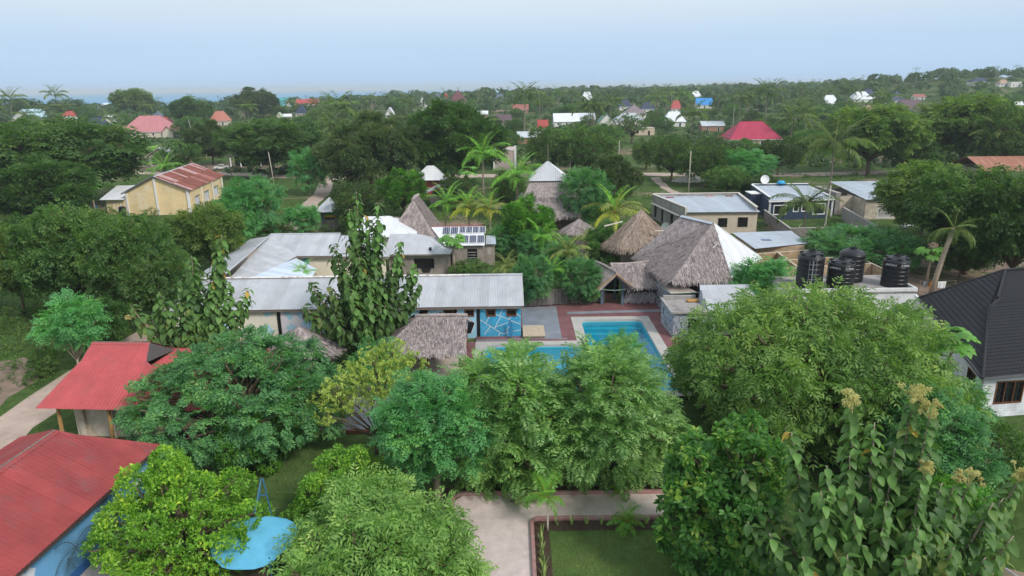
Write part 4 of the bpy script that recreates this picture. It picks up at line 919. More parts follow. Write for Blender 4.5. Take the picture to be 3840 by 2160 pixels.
MB().bar((40.1, 96.5, 2.08), (53.3, 97.7, 2.08), .24, .07).bar((53.2, 97.6, 2.03), (55.9, 113.7, 2.03), .24, .06).bar((40.15, 96.5, 2.09), (41.9, 111.8, 2.09), .26, .07).build('coping', pm('wall_top', (.46, .43, .40), .9, .15), Cp, w=True)
for k, (xx, yy) in enumerate(((41.5, 96.6), (45.2, 96.9), (49.2, 97.2), (53.1, 97.5), (54.2, 103.5), (55, 108.5))):
    MB().tube([(xx, yy, 2.0), (xx, yy, 2.5), (xx + .12, yy - .1, 2.75)], .03, 5).build('wire_post', white, Cp, w=True)

Bh = thing('unplastered_block_house', 'unplastered pale block house with lean sheet roof beside the compound wall', 'house', (62, 118, 0))
b0, b1 = (59.3, 113.2), (68, 113.0)
bh_ = [(2.1, 4.6, .3, 2.3)]
holed_wall('front_wall', block_cream, Bh, b0, b1, 0, 3.2, .2, bh_)
window(Bh, b0, b1, bh_[0], .2, white_metal, pm('pale_screen', (.5, .47, .45), .8), bars=10, fw=.06)
MB().box(59.3, 59.5, 113.4, 120, 0, 3.3).box(57.0, 59.3, 117.5, 117.7, 0, 3.3).build('side_wall', block_cream, Bh, w=True)
MB().box(56.2, 57.0, 117.5, 126, 0, 3.9).build('dark_block_wall', block_grey, Bh, w=True)
MB().box(57.0, 68, 128, 128.2, 0, 3.6).build('back_wall', block_grey, Bh, w=True)
rf = MB().bar((58.9, 112.8, 3.35), (69, 112.8, 3.35), .06, .14).build('roof', steel, Bh, w=True)
sheet_roof(rf, [(58.9, 112.6, 3.45), (69.5, 112.6, 3.45), (72, 129.5, 4.2), (60.3, 129.5, 4.2)], galv_blue, .9, .3, .015)

Ms = thing('low_metal_shed', 'low shed with flat grey-blue sheet roof behind the restaurant', 'shed', (33.5, 86.5, 0))
MB().box(30.3, 37, 84, 90.5, 0, 2.35).build('wall', block_tan, Ms, w=True)
rf = MB().bar((30, 83, 2.4), (37.6, 84.6, 2.4), .06).build('roof', timber, Ms, w=True)
sheet_roof(rf, [(30.1, 82.2, 2.5), (37.8, 84.9, 2.5), (38.2, 91.6, 2.75), (29.8, 90.4, 2.75)], galv_blue, .9, .3, .012)
box_part('skylight_patch', pm('slate_patch', (.16, .22, .34), .6), Ms, 32.4, 33.6, 86.2, 86.9, 2.66, 2.69, w=True)

Fo = thing('roofless_block_rooms', 'roofless grid of tan block rooms under construction behind the water tanks', 'building', (35, 77, 0))
tb_m = pm('tan_block', (.46, .33, .20), .95, .25, 3, objvar=.28, bump=.3); top_m = pm('wall_top_pale', (.55, .47, .38), .95, .2, 3)
fw_ = [((28.4, 81.3), (41.4, 84.3)), ((27.6, 77.6), (41.5, 80.0)), ((27.0, 74.0), (41.6, 76.3)), ((27, 69.5), (41.7, 71.0)), ((28.4, 81.3), (26.8, 69.5)), ((33, 82.2), (32.6, 74.9)), ((36.6, 83.2), (36.4, 79.2)), ((41.5, 84.2), (41.8, 71)), ((30.2, 78.0), (30.0, 74.6))]
for p, q in fw_:
    holed_wall('wall', block_tan, Fo, p, q, 0, 1.95, .2)
    MB().bar((p[0], p[1] + .1, 1.975), (q[0], q[1] + .1, 1.975), .22, .05).build('wall_head', top_m, Fo, w=True)
block_face(Fo, *fw_[0], 1.92, tb_m, rows=5, lim=140); block_face(Fo, *fw_[1], 1.92, tb_m, rows=5, lim=150)

# ------------------------------------------------------------------ white tank house with black water tanks
Wt = thing('white_tank_house', 'whitewashed flat-roofed block carrying the black water tanks', 'building', (29.5, 58, 0))
tw = pm('flaking_whitewash', (.72, .72, .72), .9, .1, 1.5, stain=(.35, .33, .31), stain_amt=.6, stain_scale=1.2)
MB().box(24.2, 35.0, 56.6, 61.8, 0, 4.55).build('wall', tw, Wt, w=True)
MB().box(24.1, 35.1, 56.5, 61.9, 4.55, 4.66).build('roof_slab', roof_stain, Wt, w=True)
MB().box(24.1, 35.1, 56.5, 56.68, 4.661, 4.95).box(34.92, 35.1, 56.69, 61.9, 4.661, 4.95).build('parapet', tw, Wt, w=True)
for xx in (26.2, 33.2): MB().prism([(xx, 56.4, 3.3), (xx + 1.3, 56.4, 3.3), (xx + 1.3, 55.7, 2.85), (xx, 55.7, 2.85)], (0, 0, .1)).build('window_hood', pm('dark_hood', (.09, .10, .12), .8), Wt, w=True)
def text_mesh(body, size):
    c = bpy.data.curves.new('lettering', 'FONT'); c.body = body; c.size = size; c.extrude = .002; c.align_x = 'CENTER'; c.align_y = 'CENTER'; c.materials.append(white); return c
def text_object(body, sz, parent):
    tmp = bpy.data.objects.new('lettering', text_mesh(body, sz)); COL.link(tmp); bpy.context.view_layer.update()
    me = bpy.data.meshes.new_from_object(tmp.evaluated_get(bpy.context.evaluated_depsgraph_get())); cu_ = tmp.data
    bpy.data.objects.remove(tmp); bpy.data.curves.remove(cu_)
    if not me.materials: me.materials.append(white)
    return put('lettering', me, parent)
def tank(x, y, z, r, h, label, dome=False, letters=True, drip=False):
    t = thing('water_tank', label, 'water tank', (x, y, z), group='black water tanks on the white house')
    prof = [(r * .98, 0), (r, .06)]
    nb = 6
    for k in range(nb):
        z0 = .1 + k * (h * .8 / nb); z1 = z0 + h * .8 / nb
        prof += [(r, z0 + .03), (r, z1 - .06), (r * .982, z1 - .03), (r * .982, z1 - .01), (r, z1)]
    zt = .1 + h * .8
    prof += [(r * .97, zt + .08), (r * .82, zt + h * .08), (r * .35, zt + h * .15), (r * .28, zt + h * .16)]
    MB().lathe(prof, 40).build('body', tank_m, t, smooth=False)
    MB().lathe([(r * .29, 0), (r * .29, .14), (r * .24, .15), (r * .24, .04), (.01, .03)], 24, (0, 0, zt + h * .15)).build('lid', tank_m, t)
    if not dome:
        for k in range(6):
            a = 2 * math.pi * k / 6 + .25; d = Vector((math.cos(a), math.sin(a), 0)); s = Vector((-d.y, d.x, 0))
            P = [d*r*.34 - s*.06, d*r*.34 + s*.06, d*r*.9 + s*r*.16, d*r*.9 - s*r*.16]
            MB().prism([p + Vector((0, 0, zt + .02)) for p in P], (0, 0, h * .115)).build('shoulder_rib', tank_m, t)
    if drip: MB().add([(r*1.003*math.cos(a), r*1.003*math.sin(a), zz) for zz in (.1, zt - .1) for a in (math.radians(-120), math.radians(-104), math.radians(-88))], [(0, 1, 4, 3), (1, 2, 5, 4)]).build('lime_streak', pm('lime_streak', (.25, .26, .28), .7, .5, 6, stretch=(8, 8, .6)), t)
    if letters:
        for body, ang, sz in (('JABOKO', -140, .24), ('O 4000L', -82, .22)):
            a = math.radians(ang); o = text_object(body, sz, t)
            o.location = (math.cos(a) * (r + .05), math.sin(a) * (r + .05), zt - .22); o.rotation_euler = (math.pi / 2, 0, a + math.pi / 2)
    return t
tank(26.4, 58.3, 4.66, 1.1, 3.3, 'tallest black water tank with pale lime streaks, nearest the restaurant', letters=False, drip=True)
tank(29.0, 58.0, 4.66, 1.12, 2.6, 'black water tank with white lettering in front of a domed tank')
tank(31.0, 60.3, 4.66, 1.1, 3.0, 'smooth domed black water tank half hidden behind a lettered tank', dome=True, letters=False)
tank(34.0, 58.35, 4.66, 1.08, 2.75, 'black water tank with two white letterings at the corner near the black roof')

# ------------------------------------------------------------------ white house with charcoal tile roof
def tile_slope(parent, poly, mat, course=.37, wave=.26, amp=.028, step=.04):
    O, u, v, n, uv = frame_of(poly)
    u0, u1 = min(a for a, b in uv), max(a for a, b in uv); vmax = max(b for a, b in uv); c = 0
    v0 = 0.0
    while v0 < vmax - .02:
        v1 = min(v0 + course + .03, vmax); m = int((u1 - u0) / (wave / 4)); V = []; F = []; prev = None
        for i in range(m + 1):
            a = u0 + (u1 - u0) * i / m; s = span(uv, min(max(a, u0 + 1e-6), u1 - 1e-6))
            ok = s is not None and min(s[1], v1) - max(s[0], v0) > .02
            if ok:
                lo, hi = max(s[0], v0), min(s[1], v1); wv = amp * math.sin(2 * math.pi * a / wave)
                k = len(V); lo2 = lo - .02 * math.cos(2 * math.pi * a / wave) if lo == v0 else lo
                V += [O + u*a + v*lo2 + n*(wv + step - .03), O + u*a + v*lo2 + n*(wv + step), O + u*a + v*hi + n*(wv * .8 + .004)]
                if prev is not None: F += [(prev, k, k+1, prev+1), (prev+1, k+1, k+2, prev+2)]
                prev = k
            else: prev = None
        if F:
            mb = MB(); mb.v = [tuple(p) for p in V]; mb.f = F; mb.build('tile_course', mat, parent, w=True)
        v0 += course
Bk = thing('charcoal_roofed_house', 'white house with steep charcoal tile roof and dark barred windows', 'house', (36, 48, 0))
ec, el_, er_ = (30.9, 41.3, 3.2), (36.8, 59.0, 3.2), (43.5, 43.6, 3.2)
hip_, jog, top = (37.1, 50.4, 5.1), (37.5, 49.65, 5.47), (41.6, 55.5, 6.72); fr_, tr_ = (47.0, 52.2, 5.35), (52.0, 57.6, 6.9)
rf = slab_roof(Bk, [[el_, ec, hip_, top]], black, .14, 'roof')
tile_slope(rf, [el_, ec, hip_, top], tile_m)
slab_roof(rf, [[ec, er_, fr_, hip_]], black, .14, 'front_slope'); tile_slope(rf, [ec, er_, fr_, hip_], tile_m)
jl = (37.15, 50.3, 5.25); slab_roof(rf, [[jl, (47.4, 52.0, 5.45), tr_, top]], black, .14, 'upper_slope'); tile_slope(rf, [jl, (47.4, 52.0, 5.45), tr_, top], tile_m)
slab_roof(Bk, [[(50, 66, 3.2), el_, top, tr_]], black, .12, 'roof')
for q_ in ([ec, hip_], [hip_, (38.6, 51.4, 5.55)], [(38.3, 51.3, 5.6), top], [top, tr_], [el_, top]): MB().tube([Vector(p) + Vector((0, 0, .07)) for p in q_], .1, 6).build('hip_ridge', tile_m, rf, w=True)
MB().bar(ec, el_, .05, .2).bar(ec, er_, .05, .2).build('fascia', pm('grey_fascia', (.12, .12, .13), .6), Bk, w=True)
bw0, bw1 = (31.55, 42.0), (41, 43.2); hl = [(1.0, 3.1, 1.0, 2.65), (5, 7, 1, 2.6)]
holed_wall('front_wall', white_block, Bk, bw0, bw1, 0, 3.3, .2, hl)
for h in hl: window(Bk, bw0, bw1, h, .2, brown_wood, glass, bars=12, mull=2, fw=.07)
sw0, sw1 = (37.2, 60.3), (31.55, 42.2); hl = [(2, 4, 1, 2.6), (8, 10, 1, 2.6), (16.2, 17.8, 1.0, 2.6)]
holed_wall('side_wall', white_block, Bk, sw0, sw1, 0, 3.25, .2, hl)
for h in hl: window(Bk, sw0, sw1, h, .2, brown_wood, glass, bars=8, mull=1, fw=.07)
lw = thing('low_white_wall', 'low pale boundary wall running up to the charcoal roofed house', 'wall', (36.5, 63.5, 0))
MB().box(35.2, 39.5, 63.6, 63.8, 0, 1.1).build('wall', tw, lw, w=True)

# ------------------------------------------------------------------ two red-roofed buildings on the left
Ra = thing('red_roofed_workshop', 'workshop with bright red ribbed gablet roof on bamboo posts beside the dirt road', 'building', (-26, 41, 0))
eA = [(-30.15, 39.3, 2.85), (-19.2, 38.6, 2.85), (-18.7, 49.2, 2.85), (-30.9, 49.8, 2.85)]
rL, rR = (-29.2, 44.55, 5.3), (-25.05, 44.3, 5.3); gL, gR = on_plane((-29.15, 42.9), eA[0], eA[1], rL), on_plane((-24.6, 42.6), eA[0], eA[1], rL); gLb, gRb = (-29.35, 46.3, 4.05), (-24.4, 46.2, 4.05)
rf = MB().bar(rL, rR, .1).build('roof', timber, Ra, w=True)
sheet_roof(rf, [gL, gR, rR, rL], red_sheet, .9, .25, .042, box=True)
sheet_roof(rf, [eA[0], eA[1], gR, gL], red_sheet, .9, .25, .042, box=True)
sheet_roof(rf, [eA[1], eA[2], gRb, gR], red_sheet, .9, .25, .042, box=True)
sheet_roof(rf, [eA[3], eA[0], gL, gLb], red_sheet, .9, .25, .042, box=True)
sheet_roof(rf, [eA[2], eA[3], gLb, gRb], red_sheet, .9, .25, .042, box=True)
sheet_roof(rf, [gRb, gLb, rL, rR], red_sheet, .9, .25, .042, box=True)
for g0, g1, r in ((gR, gRb, rR), (gL, gLb, rL)): MB().prism([g0, g1, r], (-.06, 0, 0)).build('gablet_board', pm('grey_louvre', (.10, .09, .09), .8, .3, 8, stretch=(1, 1, 4)), rf, w=True)
ridge_cap(rf, rL, rR, red_sheet, .2); ridge_cap(rf, eA[0], gL, red_sheet, .12); ridge_cap(rf, eA[1], gR, red_sheet, .12)
wall_old = pm('old_plaster_wall', (.62, .53, .44), .92, .2, 1.2, bump=.3, stain=(.42, .28, .18), stain_amt=.6, stain_scale=1.4)
holed_wall('front_wall', wall_old, Ra, (-28.8, 41.0), (-20.5, 40.4), 0, 2.9, .2)
for k in range(5): box_part('pier', wall_old, Ra, -28.6 + k * 2.0, -28.25 + k * 2.0, 40.72 - .12 * k, 40.98 - .14 * k, 0, 2.7, w=True)
MB().box(-29.0, -28.8, 41.0, 48.6, 0, 2.9).box(-28.8, -20.5, 48.4, 48.6, 0, 2.9).build('side_wall', wall_old, Ra, w=True)
for xx in (-29.3, -25.9, -23.9, -21.5): MB().tube([(xx, 39.9 - (xx + 29) * .08, 0), (xx + .1, 39.9 - (xx + 29) * .08, 2.9)], [.13, .11], 8).build('bamboo_post', bamboo, Ra, w=True)
Cs = thing('corrugated_screen', 'dark corrugated metal screen leaning under the leafy tree by the red workshop', 'screen', (-22, 37.2, 0))
sheet_roof(Cs, [(-23.6, 37.0, 0.1), (-20.8, 36.9, 0.1), (-20.8, 37.6, 1.9), (-23.2, 37.7, 1.7)], pm('dark_grey_sheet', (.09, .11, .13), .5, .2, 1, objvar=.2), .8, .12, .02)

Rb = thing('red_roofed_mural_house', 'house with faded red ribbed roof and sky-blue cloud mural wall', 'house', (-23, 27, 0))
c_e, l_e = (-19.75, 34.15, 3.05), (-21.1, 14.0, 3.05)
r_f = (-23.75, 31.9, 5.2); r_n = (r_f[0] - 1.35, r_f[1] - 20.15, 5.2); g_e = on_plane((-22.95, 32.2), l_e, c_e, r_f); b_e = (-28.3, 35.2, 3.05); b_l = (-29.6, 14.0, 3.05)
rf = MB().bar(r_n, r_f, .1).build('roof', timber, Rb, w=True)
sheet_roof(rf, [l_e, c_e, g_e, r_f, r_n], red_faded, .9, .25, .042, box=True)
sheet_roof(rf, [c_e, b_e, (-24.9, 32.6, 4.65), g_e], red_faded, .9, .25, .042, box=True)
sheet_roof(rf, [b_e, b_l, r_n, r_f], red_faded, .9, .25, .042, box=True)
MB().prism([g_e, (-24.9, 32.6, 4.65), r_f], (0, -.06, 0)).build('gablet_board', red_faded, rf, w=True)
ridge_cap(rf, r_n, r_f, red_faded, .24); ridge_cap(rf, c_e, g_e, red_faded, .18); ridge_cap(rf, r_f, g_e, red_faded, .18)
MB().bar((l_e[0] - .05, l_e[1], 2.93), (c_e[0] - .05, c_e[1], 2.93), .05, .2).bar((c_e[0], c_e[1] + .03, 2.93), (b_e[0], b_e[1], 2.93), .05, .2).build('fascia', pm('dark_fascia', (.08, .05, .05), .8), Rb, w=True)
mw0, mw1 = (-20.35, 33.5), (-21.6, 14)
holed_wall('mural_wall', sky_mural, Rb, mw1, mw0, 0, 3.05, .2)
MB().box(-28.2, -20.4, 33.55, 33.75, 0, 3.05).build('end_wall', sky_mural, Rb, w=True)
def WM(s, z, off): # point on the mural wall's outer face; s metres back from its far corner
    d = (Vector((*mw1, 0)) - Vector((*mw0, 0))).normalized(); nrm = Vector((.998, -.064, 0)); p = Vector((*mw0, 0)) + d * s + nrm * off
    return (p.x, p.y, z)
cloud_m = pm('painted_cloud', (.74, .74, .80), .85, .12, 2, stain=(.45, .58, .78), stain_amt=.5)
rgc = random.Random(3)
for s0, z0, sc_ in ((.6, 1.6, .55), (9.2, 1.9, .8), (10.1, 1.2, .9), (13, 1.5, .9)):
    for q in range(5):
        cs, cz, r = s0 + rgc.uniform(-.6, .6) * sc_, z0 + rgc.uniform(-.45, .45) * sc_, rgc.uniform(.3, .55) * sc_
        MB().sheet([WM(cs + r*math.cos(t)*(1 + .18*math.sin(5*t)), cz + r*.8*math.sin(t)*(1 + .15*math.sin(4*t)), .004 + q * .0015) for t in (2*math.pi*k/26 for k in range(26))]).build('painted_cloud', cloud_m, Rb, w=True)
palm_paint = pm('painted_palm_frond', (.06, .10, .09), .9, .3, 5)
def painted_frond(s, z, ang, ln_, bend):
    mb = MB(); p = Vector((s, z)); a = ang; prev = p; n = 16
    for k in range(n):
        t = k / n; q = p + Vector((math.cos(a), math.sin(a))) * ln_ / n
        dv = Vector((math.cos(a), math.sin(a))); sv = Vector((-dv.y, dv.x))
        def ribbon(a0, a1, w0):
            e = (a1 - a0).normalized(); sd = Vector((-e.y, e.x)) * w0
            mb.sheet([WM(*(a0 - sd), .011), WM(*(a1 - sd * .3), .011), WM(*(a1 + sd * .3), .011), WM(*(a0 + sd), .011)])
        ribbon(p, q, .02)
        for sg in (-1, 1):
            tip = p + dv * .12 + sv * sg * (.16 + .28 * math.sin(math.pi * min(1, t + .15))) + Vector((0, -.18)); ribbon(p, tip, .014)
        p = q; a += bend / n
    mb.build('painted_frond', palm_paint, Rb, w=True)
for s, z, a, l, b in ((6.0, 1.35, 3.0, 1.5, 1.3), (6.0, 1.35, 2.2, 1.5, 1.5), (6.1, 1.3, 3.9, 1.6, .7), (6.0, 1.4, .3, 1.6, -1.2), (6.0, 1.4, 1.2, 1.6, -1.3), (6.1, 1.3, -.5, 1.5, -.6), (6.6, 1.2, 4.2, 1.4, .5),
                      (3.4, 1.9, .6, 1.3, -1.3), (3.4, 1.9, 1.6, 1.2, -1.2), (3.4, 1.9, 2.6, 1.3, 1.1)): painted_frond(s, z, a, l, b)
o_ = MB().prism([(-20.1, 33.7, 0), (-21.35, 14, 0), (-19.9, 14, 0), (-18.6, 33.7, 0)], (0, 0, .12)).build('house_apron', pm('apron_concrete', (.42, .38, .36), .9, .15, 1.5, stain=(.2, .17, .15), stain_amt=.5)); o_['kind'] = 'structure'
MB().prism([(-20.14, 33.5, .12), (-21.4, 14, .12), (-21.36, 14, .12), (-20.1, 33.5, .12)], (0, 0, .45)).build('blue_plinth', pm('deep_blue_plinth', (.03, .12, .32), .7, .15), Rb, w=True)
lb_ = thing('wall_bulb', 'small white bulb under the red eave on the sky-blue mural wall', 'lamp', WM(9.3, 2.55, .12))
MB().lathe([(.02, .12), (.05, .08), (.07, 0), (.05, -.06), (.01, -.08)], 12).build('bulb', white, lb_, smooth=True)

# ------------------------------------------------------------------ thatched shelters in the garden
Tp = thing('thatched_pavilion', 'thatched garden pavilion with timber posts in front of the mural building', 'pavilion', (-6.3, 51.5, 0))
thatch(Tp, [[(-10.2, 48.7, 2.5), (-3.55, 48.6, 2.5), (-3.75, 52.7, 4.15), (-7.8, 52.9, 4.1)], [(-10.4, 55.6, 2.45), (-10.2, 48.7, 2.5), (-7.8, 52.9, 4.1)], [(-3.6, 56.6, 2.5), (-10.4, 56.4, 2.45), (-7.8, 52.9, 4.1), (-3.75, 52.7, 4.15)]], density=75, L=(.3, .7))
MB().tube([(-7.9, 52.9, 4.18), (-5.8, 52.8, 4.22), (-3.65, 52.7, 4.24)], [.12, .15, .13], 8).build('ridge_roll', thatch_m, Tp, w=True)
for xx, yy in ((-9.4, 49.4), (-6.6, 49.3), (-4.1, 49.2), (-4.0, 55.8), (-9.6, 55.6)): MB().tube([(xx, yy, 0), (xx, yy, 2.6)], .09, 7).build('post', brown_wood, Tp, w=True)
box_part('counter', brown_wood, Tp, -8.6, -5.4, 53.5, 54.2, .14, 1.1, w=True)
def cone_thatch(root, x, y, r, ze, zt, n=10, mat=None, dens=60, **k):
    P = [(x + r*math.cos(2*math.pi*i/n), y + r*math.sin(2*math.pi*i/n), ze) for i in range(n)]
    return thatch(root, [[P[i], P[(i+1) % n], (x, y, zt)] for i in range(n)], mat, dens, t=.15, **k)
Rh = thing('round_thatched_hut', 'wide round thatched hut half hidden by the feathery tree', 'hut', (-17.2, 52, 0))
cone_thatch(Rh, -17.2, 51.8, 3.3, 2.0, 3.7)
for k in range(6): MB().tube([(-17.2 + 2.5*math.cos(k), 51.8 + 2.5*math.sin(k), 0), (-17.2 + 2.5*math.cos(k), 51.8 + 2.5*math.sin(k), 2.4)], .08, 6).build('post', brown_wood, Rh, w=True)
Um = thing('thatched_parasol', 'small pointed thatched parasol with tied straw tip on the terrace', 'parasol', (-12.7, 44.3, .13))
cone_thatch(Um, -12.7, 44.3, 1.3, 1.5, 2.75, 9, thatch_brown, 130, L=(.3, .6))
MB().tube([(-12.7, 44.3, .13), (-12.7, 44.3, 2.6)], .07, 7).tube([(-12.7, 44.3, 2.6), (-12.68, 44.3, 3.05)], [.07, .03], 6).build('pole', timber, Um, w=True)
Sh = thing('small_thatched_shelter', 'small square thatched shelter with a finial among garden palms', 'shelter', (9.6, 95.5, 0))
cone_thatch(Sh, 9.6, 95.5, 2.65, 2.4, 4.0, 8)
MB().tube([(9.6, 95.5, 3.9), (9.6, 95.5, 4.9)], [.06, .02], 6).build('finial', timber, Sh, w=True)
for k in range(4): MB().tube([(9.6 + 1.7*math.cos(k*1.57+.78), 95.5 + 1.7*math.sin(k*1.57+.78), 0), (9.6 + 1.7*math.cos(k*1.57+.78), 95.5 + 1.7*math.sin(k*1.57+.78), 2.6)], .08, 6).build('post', brown_wood, Sh, w=True)
Gs = thing('grey_board_screen', 'small grey pointed board screen below the thatched shelter', 'screen', (9.0, 88, 0))
for k in range(8): MB().box(-.09, .09, -.02, .02, 0, 2.6 - .13 * abs(k - 3.5)).build('plank', plank_m, Gs).location = (-.8 + k * .2, 0, 0)
Br = thing('brown_thatched_hut', 'pointed brown straw hut with pale ridge boards behind the restaurant', 'hut', (15.6, 80, 0))
cone_thatch(Br, 15.5, 80.5, 4.4, 3.9, 7.9, 8, thatch_brown, 40, L=(.5, 1.1), yaw=.3)
MB().bar((11.0, 79.5, 6.1), (13.2, 79.9, 6.55), .25, .1).bar((16.6, 77.4, 5.9), (18.6, 77.2, 5.95), .25, .1).build('ridge_board', pm('pale_board', (.6, .54, .47), .8), Br, w=True)
MB().tube([(15.5, 80.5, 7.8), (15.5, 80.5, 8.7)], [.06, .02], 6).build('finial', timber, Br, w=True)
MB().box(13, 18, 78.5, 83, 0, 4.0).build('wall', cement, Br, w=True)
Th = thing('tall_thatched_lodge', 'tall two-tier thatched lodge crowned by a white metal pyramid', 'house', (6.5, 112, 0))
MB().box(2.5, 10.5, 107.6, 115, 0, 2.6).build('wall', pm('dark_mud_wall', (.10, .075, .06), .9, .3, 2), Th, w=True)
thatch(Th, [[(1.0, 106.2, 2.3), (11.2, 106.0, 2.3), (10.4, 108.5, 5.1), (2.0, 108.8, 5.2)], [(11.2, 106, 2.3), (13.0, 117, 2.3), (11.5, 115, 5.0), (10.4, 108.5, 5.1)], [(.0, 117, 2.3), (1.0, 106.2, 2.3), (2.0, 108.8, 5.2), (1.8, 115, 5.0)]], density=26)
thatch(Th, [[(1.9, 108.4, 5.1), (10.6, 108.1, 5.1), (9.0, 110.2, 7.5), (3.2, 110.4, 7.5)], [(10.6, 108.1, 5.1), (11.6, 115.5, 5.1), (9.4, 113.6, 7.5), (9.0, 110.2, 7.5)]], density=26)
pb = [(3.0, 109.9, 7.5), (9.4, 109.8, 7.5), (9.8, 115.2, 7.5), (2.8, 115.2, 7.5)]; pa = (6.05, 112.4, 10.45)
rf = MB().bar((3, 110, 7.45), (9.3, 109.9, 7.45), .06).build('metal_cap', timber, Th, w=True)
for k in range(4): sheet_roof(rf, [pb[k], pb[(k+1) % 4], pa], galv_white if k else galv, .82, .3, .02)
sheet_roof(rf, [(9.6, 111.5, 6.9), (13.2, 111.5, 6.6), (13.4, 116, 7.0), (9.6, 116, 7.4)], galv_blue, .9, .3, .02)
MB().tube([(6.05, 112.4, 10.4), (6.1, 112.4, 13.0)], [.06, .05], 6).build('mast', timber, Th, w=True)
for k in range(9): box_part('hip_tab', white, Th, 3.1 + .3 * k, 3.3 + .3 * k, 109.95 + .24 * k, 110.15 + .24 * k, 7.62 + .3 * k, 7.75 + .3 * k, w=True)
Rs = thing('red_sheet_shack', 'shack clad in red sheets under a white pyramid roof below the mango trees', 'shack', (-17, 146, 0))
box_part('red_wall', red_faded, Rs, -19.6, -14.2, 144.5, 149, 0, 3.8, w=True)
sheet_roof(Rs, [(-18.4, 144.45, .9), (-14.2, 144.45, .9), (-14.2, 144.44, 3.6), (-18.4, 144.44, 3.6)], red_faded, .9, .3, .02, name='cladding_sheet')
e5 = [(-20.6, 143.2, 3.5), (-13.4, 143.2, 3.5), (-13.4, 150.5, 3.5), (-20.6, 150.5, 3.5)]
rf = MB().bar((-20.5, 143.3, 3.45), (-13.5, 143.3, 3.45), .08).build('roof', timber, Rs, w=True)
sheet_roof(rf, [e5[0], e5[1], (-16.3, 146.5, 6.2), (-17.8, 146.5, 6.2)], galv_white, .9, .3, .02); sheet_roof(rf, [e5[1], e5[2], (-16.3, 146.5, 6.2)], galv_white, .9, .3, .02); sheet_roof(rf, [e5[3], e5[0], (-17.8, 146.5, 6.2)], galv_white, .9, .3, .02)
box_part('white_panel', galv_white, Rs, -13.9, -12.9, 144, 145, 0, 2.2, w=True)
Gr = thing('grey_gable_roof', 'low grey sheet gable roof below the red shack', 'house', (-13, 134, 0))
MB().box(-15.5, -10.5, 131, 137, 0, 2.2).build('wall', cement, Gr, w=True)
sheet_roof(MB().bar((-13.2, 130.5, 3.9), (-13.2, 137.5, 3.9), .08).build('roof', timber, Gr, w=True), [(-17, 137.5, 2.3), (-17, 130.5, 2.3), (-13.2, 130.5, 4.0), (-13.2, 137.5, 4.0)], galv, .9, .3, .02)
sheet_roof(Gr, [(-9.6, 130.5, 2.3), (-9.6, 137.5, 2.3), (-13.2, 137.5, 4.0), (-13.2, 130.5, 4.0)], galv, .9, .3, .02)

# ------------------------------------------------------------------ blue canopy
Cn = thing('blue_canopy', 'sagging sky-blue fabric canopy tied to a leaning blue pole frame', 'canopy', (-12.2, 27.3, 0))
cvm = pm('sky_blue_canvas', (.12, .42, .62), .85, .14, 1.5, stain=(.08, .30, .50), stain_amt=.5)
nU, nV = 26, 26; apx = Vector((-12.35, 28.0, 2.5)); rim = []
V = []
for i in range(nU + 1):
    a = 2 * math.pi * i / nU; rr = 2.0 + .12 * math.sin(3*a); ex = Vector((-12.1 + rr*math.cos(a)*.95, 26.95 + rr*math.sin(a)*.92, 2.0 + .1*math.sin(2*a)))
    for j in range(nV + 1):
        t = j / nV; p = apx.lerp(ex, t); p.z -= -.12 * math.sin(math.pi * t) ** 1.2 - .06 * math.sin(8 * a + 1.3 * math.sin(3 * a)) * t; V.append(tuple(p))
F = [(i*(nV+1) + j, (i+1)*(nV+1) + j, (i+1)*(nV+1) + j+1, i*(nV+1) + j+1) for i in range(nU) for j in range(nV)]
mb_ = MB(); mb_.v = V; mb_.f = F; o_ = mb_.build('fabric', cvm, Cn, w=True, smooth=True)
bp_ = pm('blue_pole_paint', (.05, .17, .30), .5, .2)
for a, b in (((-13.0, 29.4, 0), (-12.3, 29.2, 3.9)), ((-12.0, 29.6, 0), (-12.2, 29.2, 3.9)), ((-12.3, 29.2, 3.8), (-12.4, 28.2, 2.6)), ((-12.72, 29.35, 1.9), (-12.1, 29.4, 2.0)), ((-12.5, 29.3, 2.9), (-12.15, 29.3, 2.95))): MB().tube([a, b], .035, 6).build('pole', bp_, Cn, w=True)
for a in (.6, 2.4, 3.9, 5.5): MB().tube([(-12.1 + 1.6*math.cos(a), 26.95 + 1.55*math.sin(a), 0), (-12.1 + 1.6*math.cos(a), 26.95 + 1.55*math.sin(a), 2.0)], .035, 6).build('leg', bp_, Cn, w=True)

# ------------------------------------------------------------------ pipe frame at the lower right
Pf = thing('steel_pipe_frame', 'bare steel pipe frame beside the big teak near the charcoal roofed house', 'frame', (19, 23, 0))
stp = pm('worn_white_pipe', (.45, .45, .47), .5, .25, 4, stain=(.18, .14, .12), stain_amt=.6)
for a, b, r in (((16.2, 23.6, 2.6), (19.9, 26.6, 2.6), .05), ((19.4, 27.0, 2.6), (20.6, 23.0, 2.6), .04), ((17.6, 24.7, 2.58), (19.6, 23.4, 2.55), .04), ((18.4, 28.3, 2.7), (20.9, 25.2, 2.6), .04), ((18.8, 25.7, 2.62), (20.4, 25.0, 2.62), .03), ((17.2, 27.2, 2.7), (19.2, 29.0, 2.7), .035), ((16.3, 23.7, 0), (16.3, 23.7, 2.6), .05), ((19.9, 26.6, 0), (19.9, 26.6, 2.6), .05), ((18.4, 28.2, 0), (18.4, 28.2, 2.7), .045)):
    MB().tube([a, b], r, 7).build('pipe', stp, Pf, w=True)
